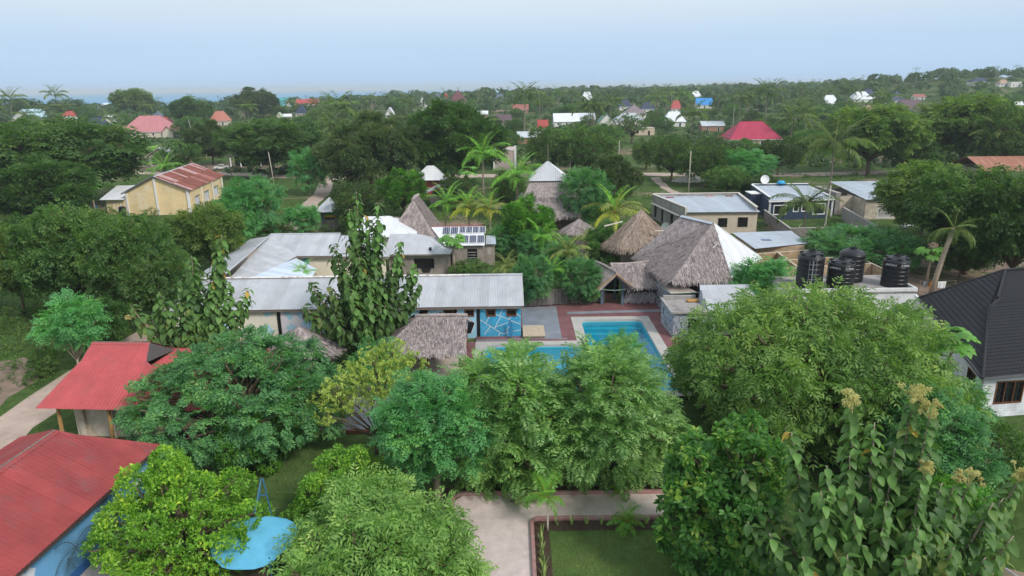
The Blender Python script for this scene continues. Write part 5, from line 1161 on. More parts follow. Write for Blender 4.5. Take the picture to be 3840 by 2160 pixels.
# ------------------------------------------------------------------ far and middle-distance houses
ROOFC = dict(paleblue=(.42, .60, .70), red=(.42, .07, .06), white=(.74, .76, .80), navy=(.035, .05, .10), navygrey=(.11, .14, .19), pink=(.50, .20, .21), orange=(.52, .20, .15), teal=(.08, .36, .40),
             mint=(.42, .55, .36), maroon=(.16, .05, .06), pinkpale=(.6, .38, .35), purple=(.13, .085, .10), purplegrey=(.24, .19, .21), green=(.10, .24, .17), grey=(.52, .56, .60), blue=(.03, .25, .62),
             beige=(.52, .44, .36), crimson=(.40, .035, .08), tan=(.40, .27, .19), redfaded=(.33, .12, .10))
WALLC = dict(white=(.74, .73, .70), cream=(.62, .56, .46), brick=(.34, .20, .14), beige=(.58, .48, .37))
def roof_m(c): return pm('roof_' + c, ROOFC[c], .55, .14, .5, stain=tuple(v * .7 for v in ROOFC[c]), stain_amt=.4, spec=.35)
def wall_m(c): return pm('wall_' + c, WALLC[c], .9, .12, .8, stain=tuple(v * .7 for v in WALLC[c]), stain_amt=.4)
def far_house(x, y, z, wd, dp, hr, ty, rc, wc, label):
    t = thing('house', label, 'house', (x, y, z)); a, b, h, o = wd / 2, dp / 2, 2.8, .45
    rm, wm = roof_m(rc), wall_m(wc)
    A, Bq = a - o, b - o
    nwin = max(2, int(wd / 4)); hl = []
    for k in range(nwin):
        c = (k + .5) * 2 * A / nwin; hl.append((c - .55, c + .55, .95 if k != nwin // 2 else .05, 2.2))
    hw = h if ty != 'flat' else hr
    holed_wall('front_wall', wm, t, (-A, -Bq), (A, -Bq), -1.5, hw, .2, hl, w=False)
    for k, q in enumerate(hl):
        window(t, (-A, -Bq), (A, -Bq), q, .2, white_metal if rc != 'beige' else wm, glass, fw=.08, w=False, name='window' if k != nwin // 2 else 'door')
    mb = MB().box(-A, -A + .2, -Bq + .2, Bq, -1.5, hw).box(A - .2, A, -Bq + .2, Bq, -1.5, hw).box(-A + .2, A - .2, Bq - .2, Bq, -1.5, hw)
    if ty == 'gable_x': mb.prism([(-A, -Bq, h), (-A, Bq, h), (-A, 0, h + hr * .92)], (.2, 0, 0)); mb.prism([(A - .2, -Bq, h), (A - .2, Bq, h), (A - .2, 0, h + hr * .92)], (.2, 0, 0))
    if ty == 'gable_y': mb.prism([(-A, -Bq, h), (A, -Bq, h), (0, -Bq, h + hr * .92)], (0, .2, 0)); mb.prism([(-A, Bq - .2, h), (A, Bq - .2, h), (0, Bq - .2, h + hr * .92)], (0, .2, 0))
    mb.build('wall', wm, t)
    E = [(-a, -b, h), (a, -b, h), (a, b, h), (-a, b, h)]; H = h + hr
    if ty == 'gable_x': polys = [[E[0], E[1], (a, 0, H), (-a, 0, H)], [E[2], E[3], (-a, 0, H), (a, 0, H)]]
    elif ty == 'gable_y': polys = [[E[1], E[2], (0, b, H), (0, -b, H)], [E[3], E[0], (0, -b, H), (0, b, H)]]
    elif ty == 'pyramid': polys = [[E[k], E[(k+1) % 4], (0, 0, H)] for k in range(4)]
    elif ty == 'hip':
        r = max(.3, a - b * .75); polys = [[E[0], E[1], (r, 0, H), (-r, 0, H)], [E[1], E[2], (r, 0, H)], [E[2], E[3], (-r, 0, H), (r, 0, H)], [E[3], E[0], (-r, 0, H)]]
    else: polys = []
    if polys:
        r_ = slab_roof(t, polys, rm, .12, 'roof', w=False)
        MB().bar((-a + .03, -b + .05, h - .14), (a - .03, -b + .05, h - .14), .06, .16).build('fascia', white, t)
        if wd > 10 and ty in ('hip', 'pyramid'):
            mb = MB(); rr = r if ty == 'hip' else 0
            for e, s in ((E[0], -rr), (E[1], rr), (E[2], rr), (E[3], -rr)): mb.tube([e, (s, 0, H + .02)], .09, 5)
            if rr: mb.tube([(-rr, 0, H + .02), (rr, 0, H + .02)], .1, 5)
            mb.build('hip_capping', rm, r_)
    else:
        MB().box(-A - .1, A + .1, -Bq - .1, Bq + .1, hw + .002, hw + .15).build('roof', rm, t)
    return t

# ------------------------------------------------------------------ foliage: numpy leaf sprays
def unit(v): return v / np.maximum(np.linalg.norm(v, axis=-1, keepdims=True), 1e-9)
def spray(kind, rg):
    """leaves of one twig end in the frame (out, side, up): base P, direction D, normal Nn, length L, width W"""
    P, D, Nn, L, W = [], [], [], [], []
    def add(p, d, n, l, w_): P.append(p); D.append(d); Nn.append(n); L.append(l); W.append(w_)
    def pinnate(base, az, el, ln, pairs, ll, lw, droop, vang=.9):
        p = np.array(base, float); d = np.array([math.cos(el)*math.cos(az), math.cos(el)*math.sin(az), math.sin(el)])
        for k in range(pairs):
            d = unit(d + np.array([0, 0, -droop / pairs])); p = p + d * ln / pairs
            s = unit(np.cross(d, [0, 0, 1])); n = np.cross(s, d)
            f = .65 + .5 * math.sin(math.pi * (k + .6) / pairs)
            for sg in (-1, 1): add(p, unit(s * sg * vang + d * .55 - np.array([0, 0, .22])), n, ll * f * rg.uniform(.85, 1.15), lw * f)
        add(p, d, n, ll, lw)
    u = rg.uniform
    if kind == 'neem':
        for k in range(5): pinnate((0, 0, 0), 2*math.pi*k/5 + u(-.4, .4), u(-.1, .6), u(.3, .42), 4, .155, .048, 1.2)
    elif kind == 'neemfar':
        for k in range(5): pinnate((0, 0, 0), 2*math.pi*k/5 + u(-.4, .4), u(-.1, .7), u(.45, .65), 3, .30, .12, 1.2)
    elif kind == 'leuc':
        for k in range(5): pinnate((0, 0, 0), u(-1.3, 1.3), u(-.1, .5), u(.38, .5), 5, .135, .064, 1.1, 1.1)
    elif kind == 'feather':
        for k in range(5): pinnate((0, 0, 0), u(-1.7, 1.7), u(-.1, .3), u(.42, .6), 5, .16, .062, .7, 1.2)
    elif kind == 'soursop':
        n = 9; az = u(-.5, .5); d = np.array([math.cos(az), math.sin(az), u(.35, .9)]); p = np.zeros(3)
        for k in range(n):
            d = unit(d + np.array([0, 0, -.16])); p = p + d * .068; s = unit(np.cross(d, [0, 0, 1])); nn = np.cross(s, d); f = .7 + .45 * math.sin(math.pi * (k + 1) / (n + 1))
            for sg in (-1, 1): add(p, unit(s * sg + d * .55 + nn * .25 - np.array([0, 0, .25])), nn, .155 * f * u(.9, 1.1), .058 * f)
        add(p, d, nn, .13, .05)
    elif kind == 'mango':
        for k in range(15):
            az = u(0, 6.283); el = u(-.5, .75); d = np.array([math.cos(az)*math.cos(el), math.sin(az)*math.cos(el), math.sin(el) - .15]); add(d * .03, unit(d), unit(np.array([-d[0]*.3, -d[1]*.3, 1])), u(.2, .3), .062)
    elif kind == 'almond':
        for k in range(10):
            az = 2*math.pi*k/10*2.4 + u(-.2, .2); el = u(-.15, .8); d = np.array([math.sin(el) * .9, math.cos(az)*math.cos(el), math.sin(az)*math.cos(el) * .8 - .1]); add(d * .03, unit(d), unit(np.array([.8, 0, .6]) - d * .3), u(.16, .23), .085)
    elif kind == 'citrus':
        for k in range(15):
            d = unit(np.array([u(-.3, 1), u(-1, 1), u(-.7, 1)])); add(np.array([u(0, .12), u(-.1, .1), u(-.1, .1)]), d, unit(rg_vec(rg) + np.array([.5, 0, .8])), u(.085, .125), .055)
    elif kind == 'yellow':
        for k in range(9):
            az = 2.4 * k; d = unit(np.array([u(.0, .9), math.cos(az), math.sin(az) * .8])); add(np.array([u(0, .1), 0, 0]), d, unit(np.array([.9, 0, .7]) - d * .4), u(.12, .18), .058)
    else:
        for k in range(11):
            d = unit(np.array([u(-.2, 1), u(-1, 1), u(-.7, .9)])); add(np.array([u(-.1, .2), u(-.15, .15), u(-.15, .15)]), d, unit(rg_vec(rg) * .7 + np.array([.4, 0, .9])), u(.16, .27), .10)
    return [np.array(q, float) for q in (P, D, Nn, L, W)]
def rg_vec(rg): return np.array([rg.uniform(-1, 1), rg.uniform(-1, 1), rg.uniform(-1, 1)])
SPRAYS = {}
def sprays_of(kind):
    if kind not in SPRAYS:
        rg = random.Random(hash_s(kind)); SPRAYS[kind] = [spray(kind, rg) for _ in range(6)]
    return SPRAYS[kind]
def hash_s(s): return sum(ord(c) * (i + 7) for i, c in enumerate(s))
def leaf_geometry(C_, O_, kind, scale, rng, broad=False):
    """stack leaf faces for sprays at C_ pointing along O_"""
    m = len(C_); up = np.array([0, 0, 1.0]); o = unit(O_)
    s = np.cross(up, o); bad = np.linalg.norm(s, axis=1) < .1; s[bad] = [1, 0, 0]; s = unit(s); u = np.cross(o, s)
    R = np.stack([o, s, u], -1); sp = sprays_of(kind); which = rng.integers(0, len(sp), m); VV = []
    sc = scale * rng.uniform(.8, 1.2, m)
    for k, (P, D, Nn, L, W) in enumerate(sp):
        ix = np.where(which == k)[0]
        if not len(ix): continue
        Rk = R[ix]; c = C_[ix][:, None, :]; q = sc[ix][:, None]
        p = c + np.einsum('mij,nj->mni', Rk, P) * q[..., None]; d = np.einsum('mij,nj->mni', Rk, D); n = np.einsum('mij,nj->mni', Rk, Nn)
        d = unit(d + rng.normal(0, .13, d.shape)); sd = unit(np.cross(d, n)); n = np.cross(sd, d)
        l = (L[None] * q)[..., None]; w_ = (W[None] * q)[..., None]
        if broad:
            a = [p, p + d*l*.32 + sd*w_*.42 + n*w_*.16, p + d*l*.68 + sd*w_*.5 + n*w_*.12, p + d*l - n*l*.12, p + d*l*.68 - sd*w_*.5 + n*w_*.12, p + d*l*.32 - sd*w_*.42 + n*w_*.16]
        else:
            a = [p, p + d*l*.48 + sd*w_*.5 + n*w_*.12, p + d*l - n*l*.10, p + d*l*.48 - sd*w_*.5 + n*w_*.12]
        VV.append(np.stack(a, 2).reshape(-1, 3))
    V = np.concatenate(VV)
    if broad:
        b = np.arange(0, len(V), 6)[:, None]; Q = np.concatenate([b + np.array([0, 1, 2, 3]), b + np.array([0, 3, 4, 5])])
    else: Q = np.arange(len(V)).reshape(-1, 4)
    return V, Q
def blob_points(blobs, n, rng, keep=.82, up_bias=.25, inner=.18):
    """points and outward directions over the surface of overlapping ellipsoids"""
    Bc = np.array([b[0] for b in blobs]); Br = np.array([b[1] if hasattr(b[1], '__len__') else (b[1],) * 3 for b in blobs], float)
    ar = (Br[:, 0] * Br[:, 2]) ** .9; pk = rng.choice(len(blobs), int(n * 2.2), p=ar / ar.sum())
    d = unit(rng.normal(0, 1, (len(pk), 3)) + np.array([0, 0, up_bias])); f = 1 - inner * rng.random(len(pk)) ** 1.5 * 2
    pos = Bc[pk] + d * Br[pk] * f[:, None]; ok = np.ones(len(pk), bool)
    for i in range(len(blobs)):
        r = np.linalg.norm((pos - Bc[i]) / Br[i], axis=1); ok &= (r > keep) | (pk == i)
    pos, d, pk = pos[ok], d[ok], pk[ok]
    return pos[:n], unit(d / Br[pk] * Br[pk].mean(1, keepdims=True))[:n]
def crown_blobs(R, zb, H, n, rng, rb=(.30, .46), flat_=1.0, spread=.68, tufts=.9):
    cz, hz = (zb + H) / 2, (H - zb) / 2; out_ = []
    for i in range(n):
        z = 1 - 2 * (i + .5) / n; z = z * .95 + .05; a = i * 2.399963 + rng.uniform(-.4, .4); q = math.sqrt(max(0, 1 - z * z)); s = spread * rng.uniform(.72, 1.18)
        r = R * rng.uniform(*rb) * rng.uniform(.75, 1.25)
        out_.append((np.array([R * q * math.cos(a) * s, R * q * math.sin(a) * s, cz + hz * z * s]), (r, r, r * .8 * flat_)))
    out_.append((np.array([0, 0, cz]), (R * .55, R * .55, hz * .6)))
    for i in range(int(n * tufts)):        # ragged outer tufts and spires
        a = rng.uniform(0, 6.283); z = rng.uniform(-.25, 1); q = math.sqrt(max(0, 1 - z * z)); s = rng.uniform(.86, 1.06); r = R * rng.uniform(.10, .2)
        out_.append((np.array([R * q * math.cos(a) * s, R * q * math.sin(a) * s, cz + hz * z * s]), (r, r, r * rng.uniform(.8, 1.5))))
    return out_
def limbs(mb, blobs, base, fork, r0, rng, wob=.12, sides=5, stems=1, tip=.25):
    base = Vector(base); fork = Vector(fork); mid = base.lerp(fork, .5) + Vector((rng.uniform(-wob, wob), rng.uniform(-wob, wob), 0))
    mb.tube([base - Vector((0, 0, .15)), base.lerp(mid, .4), mid, fork], [r0 * 1.35, r0 * 1.05, r0 * .95, r0 * .8], sides + 2)
    for c, r in blobs:
        c = Vector(c); rr = r[0] if hasattr(r, '__len__') else r; st = base.lerp(fork, rng.uniform(.75, 1.0)); m1 = st.lerp(c, .5) + Vector((rng.uniform(-.15, .15), rng.uniform(-.15, .15), .08)) * (c - st).length
        mb.tube([st, m1, c, c + (c - st).normalized() * rr * .6], [r0 * .5, r0 * .36, r0 * tip, r0 * .07], sides)
        for k in range(2 if len(blobs) < 30 else 1):
            d = Vector((rng.uniform(-1, 1), rng.uniform(-1, 1), rng.uniform(-.2, 1))).normalized(); mb.tube([m1.lerp(c, rng.uniform(.3, 1)), c + d * rr * .85], [r0 * .2, r0 * .05], 4)
def tree_meshes(name, kind, mat, R, H, zb, nb, ns, seed, scale=1.0, r0=None, trunk=None, broad=False, blobs=None, fork=None, up_bias=.25, rb=(.30, .46), flat_=1.0, spread=.68, tdir=None, inner=.18, keep=.82, tufts=.9):
    rng = np.random.default_rng(seed); blobs = blobs or crown_blobs(R, zb, H, nb, rng, rb, flat_, spread, tufts)
    ns = int(ns * .62); scale = scale * 1.2
    pos, dr = blob_points(blobs, ns, rng, up_bias=up_bias, inner=inner, keep=keep)
    if tdir is not None: dr = unit(dr + np.array(tdir))
    V, Q = leaf_geometry(pos, dr, kind, scale, rng, broad)
    cm_ = np_mesh(name + '_crown', V, Q, mat)
    mb = MB(); limbs(mb, blobs, (0, 0, 0), fork or (rng.uniform(-.2, .2), rng.uniform(-.2, .2), max(zb * .9, H * .25)), r0 or R * .045, rng)
    tm = bpy.data.meshes.new(name + '_trunk'); tm.from_pydata(mb.v, [], mb.f); tm.update(); tm.materials.append(trunk or bark)
    tm.polygons.foreach_set('use_smooth', [True] * len(tm.polygons))
    return cm_, tm
def place_tree(meshes, x, y, z, label, rot=0, scale=1.0, name='tree', group=None, cat='tree'):
    t = thing(name, label, cat, (x, y, z), rot, group); t.scale = scale if hasattr(scale, '__len__') else (scale,) * 3
    put('trunk', meshes[1], t); put('crown', meshes[0], t)
    return t

# leaf colours; gain brightens them past real albedo to offset crown self-shadowing
L_neem = leafmat('neem_leaf', (.035, .075, .014), (.105, .17, .034), (.22, .26, .05), .35, gain=1.75)
L_neemn = leafmat('near_neem_leaf', (.035, .075, .018), (.10, .165, .042), (.21, .25, .06), .35, gain=3.0)
L_neemd = leafmat('dark_neem_leaf', (.022, .058, .014), (.062, .118, .028), (.12, .18, .04), .35, gain=1.9)
L_leuc = leafmat('leucaena_leaf', (.02, .062, .026), (.06, .145, .05), (.13, .22, .06), .4, gain=2.7)
L_mor = leafmat('moringa_leaf', (.028, .09, .036), (.062, .165, .055), (.13, .22, .05), .4, gain=2.8)
L_sour = leafmat('soursop_leaf', (.032, .07, .022), (.095, .165, .05), (.20, .27, .09), .5, rough=.38, gain=3.1)
L_alm = leafmat('whorl_leaf', (.022, .07, .014), (.06, .15, .03), (.24, .36, .05), .5, rough=.4, tip_at=.8, gain=2.7)
L_cit = leafmat('citrus_leaf', (.03, .085, .010), (.11, .21, .022), (.28, .36, .04), .7, rough=.42)
L_lime = leafmat('lime_bush_leaf', (.035, .095, .012), (.12, .235, .03), (.26, .36, .05), .6, rough=.45)
L_bush = leafmat('glossy_bush_leaf', (.02, .07, .010), (.07, .17, .022), (.17, .28, .04), .7, rough=.42)
L_yel = leafmat('yellow_green_leaf', (.10, .15, .03), (.24, .29, .07), (.46, .46, .12), .6)
L_mango = leafmat('mango_leaf', (.02, .05, .014), (.05, .10, .024), (.12, .17, .045), .25, rough=.5, gain=2.6)
L_mangob = leafmat('bronze_mango_leaf', (.024, .046, .018), (.055, .08, .03), (.12, .11, .05), .22, rough=.5, gain=2.6)
L_gen = leafmat('mixed_leaf', (.024, .06, .014), (.075, .135, .032), (.17, .22, .055), .35, objvar=.35, gain=1.75)
L_woods = leafmat('far_wood_leaf', (.02, .05, .018), (.055, .10, .03), (.13, .17, .05), .07, objvar=.05, gain=1.5)
L_palm = leafmat('palm_leaf', (.04, .075, .018), (.10, .16, .035), (.22, .25, .06), .4, rough=.4, objvar=.25, gain=1.5)
L_areca = leafmat('garden_palm_leaf', (.04, .11, .015), (.11, .25, .03), (.30, .36, .05), .5, rough=.4)
L_gold = leafmat('golden_palm_leaf', (.16, .17, .02), (.42, .38, .045), (.62, .48, .06), .5, rough=.4)
L_olive = leafmat('olive_palm_leaf', (.06, .08, .02), (.16, .19, .05), (.28, .28, .09), .5, rough=.4)
L_teak = leafmat('teak_leaf', (.03, .07, .02), (.075, .145, .035), (.19, .20, .06), .6, rough=.5, objvar=.45, trans=.38, gain=2.1)
L_ban = leafmat('banana_leaf', (.05, .12, .03), (.13, .24, .06), (.28, .33, .10), .4, rough=.4)
L_pap = leafmat('papaya_leaf', (.04, .11, .025), (.10, .21, .045), (.2, .28, .06), .5, objvar=.3)
flower_m = leafmat('teak_blossom', (.34, .30, .13), (.56, .50, .26), (.72, .63, .38), 1.5, objvar=.05, gain=1.25)
snake_m = leafmat('snake_plant_blade', (.06, .11, .04), (.22, .27, .10), (.48, .46, .20), 3.0, objvar=.2)

# middle-distance prototypes, shared by copies (nominal radius, height)
PROTO = {}
PROTO['neem'] = [(tree_meshes('neem_a', 'neemfar', L_neem, 5, 10, 2.6, 24, 1400, 11, 1.15, rb=(.2, .34), spread=.78), 5, 10), (tree_meshes('neem_b', 'neemfar', L_neemd, 5, 10, 2.2, 24, 1400, 12, 1.15, rb=(.2, .34), spread=.78), 5, 10), (tree_meshes('neem_c', 'neemfar', L_neem, 4, 10, 2.0, 24, 1300, 13, 1.15, rb=(.22, .36), spread=.78), 4, 10)]
PROTO['mango'] = [(tree_meshes('mango_a', 'mango', L_mango, 8, 13, 2.0, 34, 3600, 21, 2.5, rb=(.18, .28), spread=.76, inner=.1, tufts=.35), 8, 13), (tree_meshes('mango_b', 'mango', L_mangob, 8, 13, 1.6, 34, 3600, 22, 2.5, rb=(.18, .28), spread=.76, inner=.1, tufts=.35), 8, 13)]
PROTO['mangos'] = [(tree_meshes('mango_c', 'mango', L_bush, 3.4, 6, 1.0, 16, 1900, 23, 1.3, rb=(.22, .36), spread=.76, inner=.12), 3.4, 6), (tree_meshes('mango_d', 'mango', L_mango, 3.4, 6, .8, 16, 1900, 24, 1.3, rb=(.22, .36), spread=.76, inner=.12), 3.4, 6)]
PROTO['generic'] = [(tree_meshes('leafy_%d' % k, 'generic', L_gen, 4, 7, .9, 20, 1500, 31 + k, 1.3, rb=(.2, .34), spread=.76), 4, 7) for k in range(3)]
PROTO['feather'] = [(tree_meshes('feather_%d' % k, 'feather', L_mor, 3.2, 7, 1.2, 14, 560, 41 + k, 1.6, up_bias=.5, rb=(.18, .3), spread=.84, tufts=1.4, trunk=bark_pale, r0=.10), 3.2, 7) for k in range(2)]
PROTO['round'] = [(tree_meshes('round_bush', 'feather', L_leuc, 2, 4.6, .9, 14, 620, 51, 1.1, rb=(.4, .55), trunk=bark_pale), 2, 4.6)]
PROTO['sparse'] = [(tree_meshes('sparse_tree', 'generic', L_gen, 7, 10, 3.5, 12, 700, 61, 1.6, rb=(.2, .3)), 7, 10)]
PROTO['acacia'] = [(tree_meshes('flat_acacia', 'feather', L_leuc, 6.5, 4.6, 2.2, 18, 900, 71, 2.0, rb=(.24, .34), flat_=.6, spread=.8), 6.5, 4.6)]
PROTO['fmango'] = [(tree_meshes('far_mango', 'generic', L_mango, 6, 9, .8, 16, 1100, 81, 2.2, rb=(.3, .4), spread=.74, inner=.08), 6, 9)]
PROTO['fgen'] = [(tree_meshes('far_leafy_%d' % k, 'generic', L_gen, 5, 8, .6, 13, 800, 83 + k, 2.0), 5, 8) for k in range(3)]
PROTO['fneem'] = [(tree_meshes('far_neem', 'generic', L_neem, 5, 9, 1.2, 14, 900, 88, 1.9), 5, 9)]
NAMES = dict(neem='neem_tree', mango='mango_tree', mangos='mango_tree', generic='leafy_tree', feather='feathery_tree', round='round_bush', sparse='sparse_tree', acacia='acacia_tree', fmango='mango_tree', fgen='leafy_tree', fneem='neem_tree')
PK = {}
def put_tree(kind, x, y, z, R, H, label, seed=0, var=None, group=None):
    pr = PROTO[kind]; k = var if var is not None else int(seed) % len(pr); ms, r, h = pr[k % len(pr)]
    return place_tree(ms, x, y, z, label, (seed * 2.39996) % 6.283, (R / r, R / r, H / h), NAMES[kind], group)

# ------------------------------------------------------------------ palms
def frond_geo(ln, arch, pairs, ll, lw, hang, rg, lift=.0, taper=True, split=1):
    """rachis along +X arching down; returns leaf quads and rachis points"""
    pts = []; p = np.array([0, 0, 0.]); el = lift
    for k in range(pairs + 1):
        pts.append(p.copy()); el2 = el - arch * (k / pairs) ** 1.4; p = p + np.array([math.cos(el2), 0, math.sin(el2)]) * ln / pairs
    V = []
    for k in range(2, pairs + 1):
        t = k / pairs; d = unit(pts[k] - pts[k-1]); f = math.sin(math.pi * min(1, .18 + t * .80)) ** .7
        for sg in (-1, 1):
            l = ll * f * rg.uniform(.85, 1.1); dr = unit(np.array([0, sg * 1.0, 0]) + d * .75 + np.array([0, 0, .25 - hang * rg.uniform(.6, 1.3)]))
            a = pts[k]; m_ = a + dr * l * .5; dr2 = unit(dr + np.array([0, 0, -hang * .9])); e = m_ + dr2 * l * .5; s = unit(np.cross(dr, [0, 0, 1]))
            w_ = lw / 2
            V += [a - s*w_*.5, a + s*w_*.5, m_ + s*w_, m_ - s*w_, m_ - s*w_, m_ + s*w_, e + s*w_*.15, e - s*w_*.15]
    return np.array(V), pts
def frond_mesh(name, mat, stem_mat, *a, r=.03, seed=1, **k):
    rg = random.Random(seed); V, pts = frond_geo(*a, rg=rg, **k)
    mb = MB(); mb.tube([tuple(p) for p in pts[::max(1, len(pts) // 8)]], [r * (1 - .8 * i / 8) for i in range(len(pts[::max(1, len(pts) // 8)]))], 4)
    n = len(mb.v); me = bpy.data.meshes.new(name)
    me.from_pydata([*mb.v, *map(tuple, V)], [], mb.f + [tuple(n + 4*i + j for j in range(4)) for i in range(len(V) // 4)]); me.update()
    me.materials.append(mat); me.materials.append(stem_mat)
    for i in range(len(mb.f)): me.polygons[i].material_index = 1
    return me
stem_green = pm('palm_rib', (.18, .20, .05), .6, .15); stem_gold = pm('golden_palm_rib', (.5, .33, .06), .6, .15)
FR = dict(
    coco=[frond_mesh('coconut_frond', L_palm, stem_green, 4.2, a_, 24, 1.0, .10, h_, lift=l_, r=.045, seed=s_) for s_, (a_, h_, l_) in enumerate(((.9, .35, 1.1), (1.6, .8, .75), (2.0, 1.1, .35)))],
    areca=[frond_mesh('garden_palm_frond', L_areca, stem_green, 3.0, a_, 22, .75, .075, h_, lift=l_, seed=s_) for s_, (a_, h_, l_) in enumerate(((.9, .3, 1.2), (1.7, .6, .9), (2.1, .9, .5)))],
    yellow=[frond_mesh('golden_palm_frond', m_, stem_gold, 3.0, a_, 22, .75, .08, h_, lift=l_, seed=s_) for s_, (m_, a_, h_, l_) in enumerate(((L_areca, .9, .3, 1.2), (L_olive, 1.6, .6, .8), (L_gold, 2.1, .9, .4)))],
    olive=[frond_mesh('olive_palm_frond', L_olive, stem_green, 2.6, a_, 22, .6, .06, h_, lift=l_, seed=s_) for s_, (a_, h_, l_) in enumerate(((1.0, .4, 1.2), (1.9, .9, .9), (2.4, 1.2, .5)))],
    fine=[frond_mesh('young_palm_frond', L_areca, stem_gold, 1.25, a_, 30, .38, .022, h_, lift=l_, r=.012, seed=s_) for s_, (a_, h_, l_) in enumerate(((.9, .3, 1.3), (2.1, .7, .9), (2.6, .9, .45)))])
FLEN = dict(coco=4.2, areca=3.0, yellow=3.0, olive=2.6, fine=1.25)
def palm(kind, x, y, z, R, hc, label, n=15, seed=0, name='coconut_palm', trunk_m=None, r0=.16, lean=.3, group=None, wind=0.0, cat='palm'):
    """palm with its crown at height hc and frond reach R"""
    rg = random.Random(seed); t = thing(name, label, cat, (x, y, z), 0, group); lx, ly = rg.uniform(-lean, lean), rg.uniform(-lean, lean) * .5
    mb = MB(); pts = [(lx * q * q, ly * q * q, hc * q) for q in (-.02, .25, .5, .75, 1)]
    mb.tube(pts, [r0 * 1.5, r0 * 1.1, r0, r0 * .9, r0 * .85], 8); mb.build('trunk', trunk_m or palm_bark, t, smooth=True)
    s = R / (FLEN[kind] * .82)
    for k in range(n):
        v = 0 if k < n * .3 else (1 if k < n * .7 else 2); a = k * 2.39996 + rg.uniform(-.2, .2)
        o = put('frond', FR[kind][v], t, (lx, ly, hc - .05 * v), (0, rg.uniform(-.15, .15) + wind, a), s * rg.uniform(.85, 1.1))
    return t
def palm_crown_mesh(name, kind, n, seed):
    rg = random.Random(seed); VV = []; F = []; q = 0
    V0 = []
    for k in range(n):
        v = 0 if k < n * .3 else (1 if k < n * .7 else 2); a, h, l = ((.9, .35, 1.1), (1.6, .8, .75), (2.0, 1.1, .35))[v]
        V, _ = frond_geo(4.2, a, 9, 1.25, .34, h, random.Random(seed + k), lift=l); az = k * 2.39996; c, s = math.cos(az), math.sin(az)
        V0.append(V @ np.array([[c, s, 0], [-s, c, 0], [0, 0, 1]]))
    V = np.concatenate(V0); return np_mesh(name, V, np.arange(len(V)).reshape(-1, 4), L_palm)
FARP = [palm_crown_mesh('far_palm_crown_%d' % k, 'coco', 15, 90 + k) for k in range(3)]
mbt = MB(); mbt.tube([(0, 0, -.05), (.02, 0, .3), (.05, 0, .7), (.06, 0, 1)], [.022, .016, .014, .013], 6)
FTR = bpy.data.meshes.new('far_palm_trunk'); FTR.from_pydata(mbt.v, [], mbt.f); FTR.update(); FTR.materials.append(palm_bark)
def far_palm(x, y, z, R, hc, label, seed=0, group=None):
    t = thing('coconut_palm', label, 'palm', (x, y, z), seed * 2.4, group); put('trunk', FTR, t, scale=(hc, hc, hc)); put('crown', FARP[seed % 3], t, (.06 * hc, 0, hc * .985), scale=R / 3.6); return t

# ------------------------------------------------------------------ papaya, banana, snake plants
def papaya_leaf_mesh():
    V, F = [(0, 0, 0)], []; tips = []
    for k in range(7):
        a = math.radians(-125 + k * 41.7); d = Vector((math.cos(a), math.sin(a), 0)); s = Vector((-d.y, d.x, 0)); l = .42 * (1 - .12 * abs(k - 3) / 3); b = len(V)
        V += [tuple(d*l*.35 + s*.06 + Vector((0,0,.0))), tuple(d*l*.7 + s*.10 - Vector((0,0,.05))), tuple(d*l - Vector((0,0,.14))), tuple(d*l*.7 - s*.10 - Vector((0,0,.05))), tuple(d*l*.35 - s*.06)]
        F += [(0, b, b+4), (b, b+1, b+3, b+4), (b+1, b+2, b+3)]
    me = bpy.data.meshes.new('papaya_leaf'); me.from_pydata(V, [], F); me.update(); me.materials.append(L_pap); return me
PAPL = papaya_leaf_mesh()
def papaya(x, y, H, label, n=16, seed=0, size=1.0, fruit=False, lean=.2):
    rg = random.Random(seed); t = thing('papaya_tree', label, 'papaya tree', (x, y, 0)); lx = rg.uniform(-lean, lean)
    MB().tube([(0, 0, -.1), (lx * .3, 0, H * .5), (lx, 0, H)], [.11 * size, .08 * size, .06 * size], 7).build('trunk', bark_pale, t, smooth=True)
    for k in range(n):
        a = k * 2.4; el = rg.uniform(-.25, 1.0); ln = rg.uniform(.55, .85) * size; d = Vector((math.cos(a) * math.cos(el), math.sin(a) * math.cos(el), math.sin(el))); b = Vector((lx, 0, H - .2 * rg.random())); e = b + d * ln
        lf = put('leaf', PAPL, t, e, (rg.uniform(-.3, .3), .35 - el * .3, a), size * rg.uniform(1.0, 1.35))
        MB().tube([b - e, (0, 0, 0)], [.018 * size, .012 * size], 4).build('petiole', stem_green, lf)
        pt = lf.children[0]; pt.matrix_parent_inverse = Matrix(); pt.location = (0, 0, 0)
        # petiole is modelled in the tree frame: undo the leaf's turn
        M = (Matrix.Translation(e) @ lf.rotation_euler.to_matrix().to_4x4() @ Matrix.Diagonal((*lf.scale, 1))).inverted() @ Matrix.Translation(e); pt.matrix_local = M
    if fruit: MB().lathe([(.02, 0), (.1, .05), (.12, .18), (.04, .3)], 8, (lx + .08, -.1, H - .55)).build('fruit', pm('papaya_fruit', (.5, .42, .03), .6), t, smooth=True)
    return t
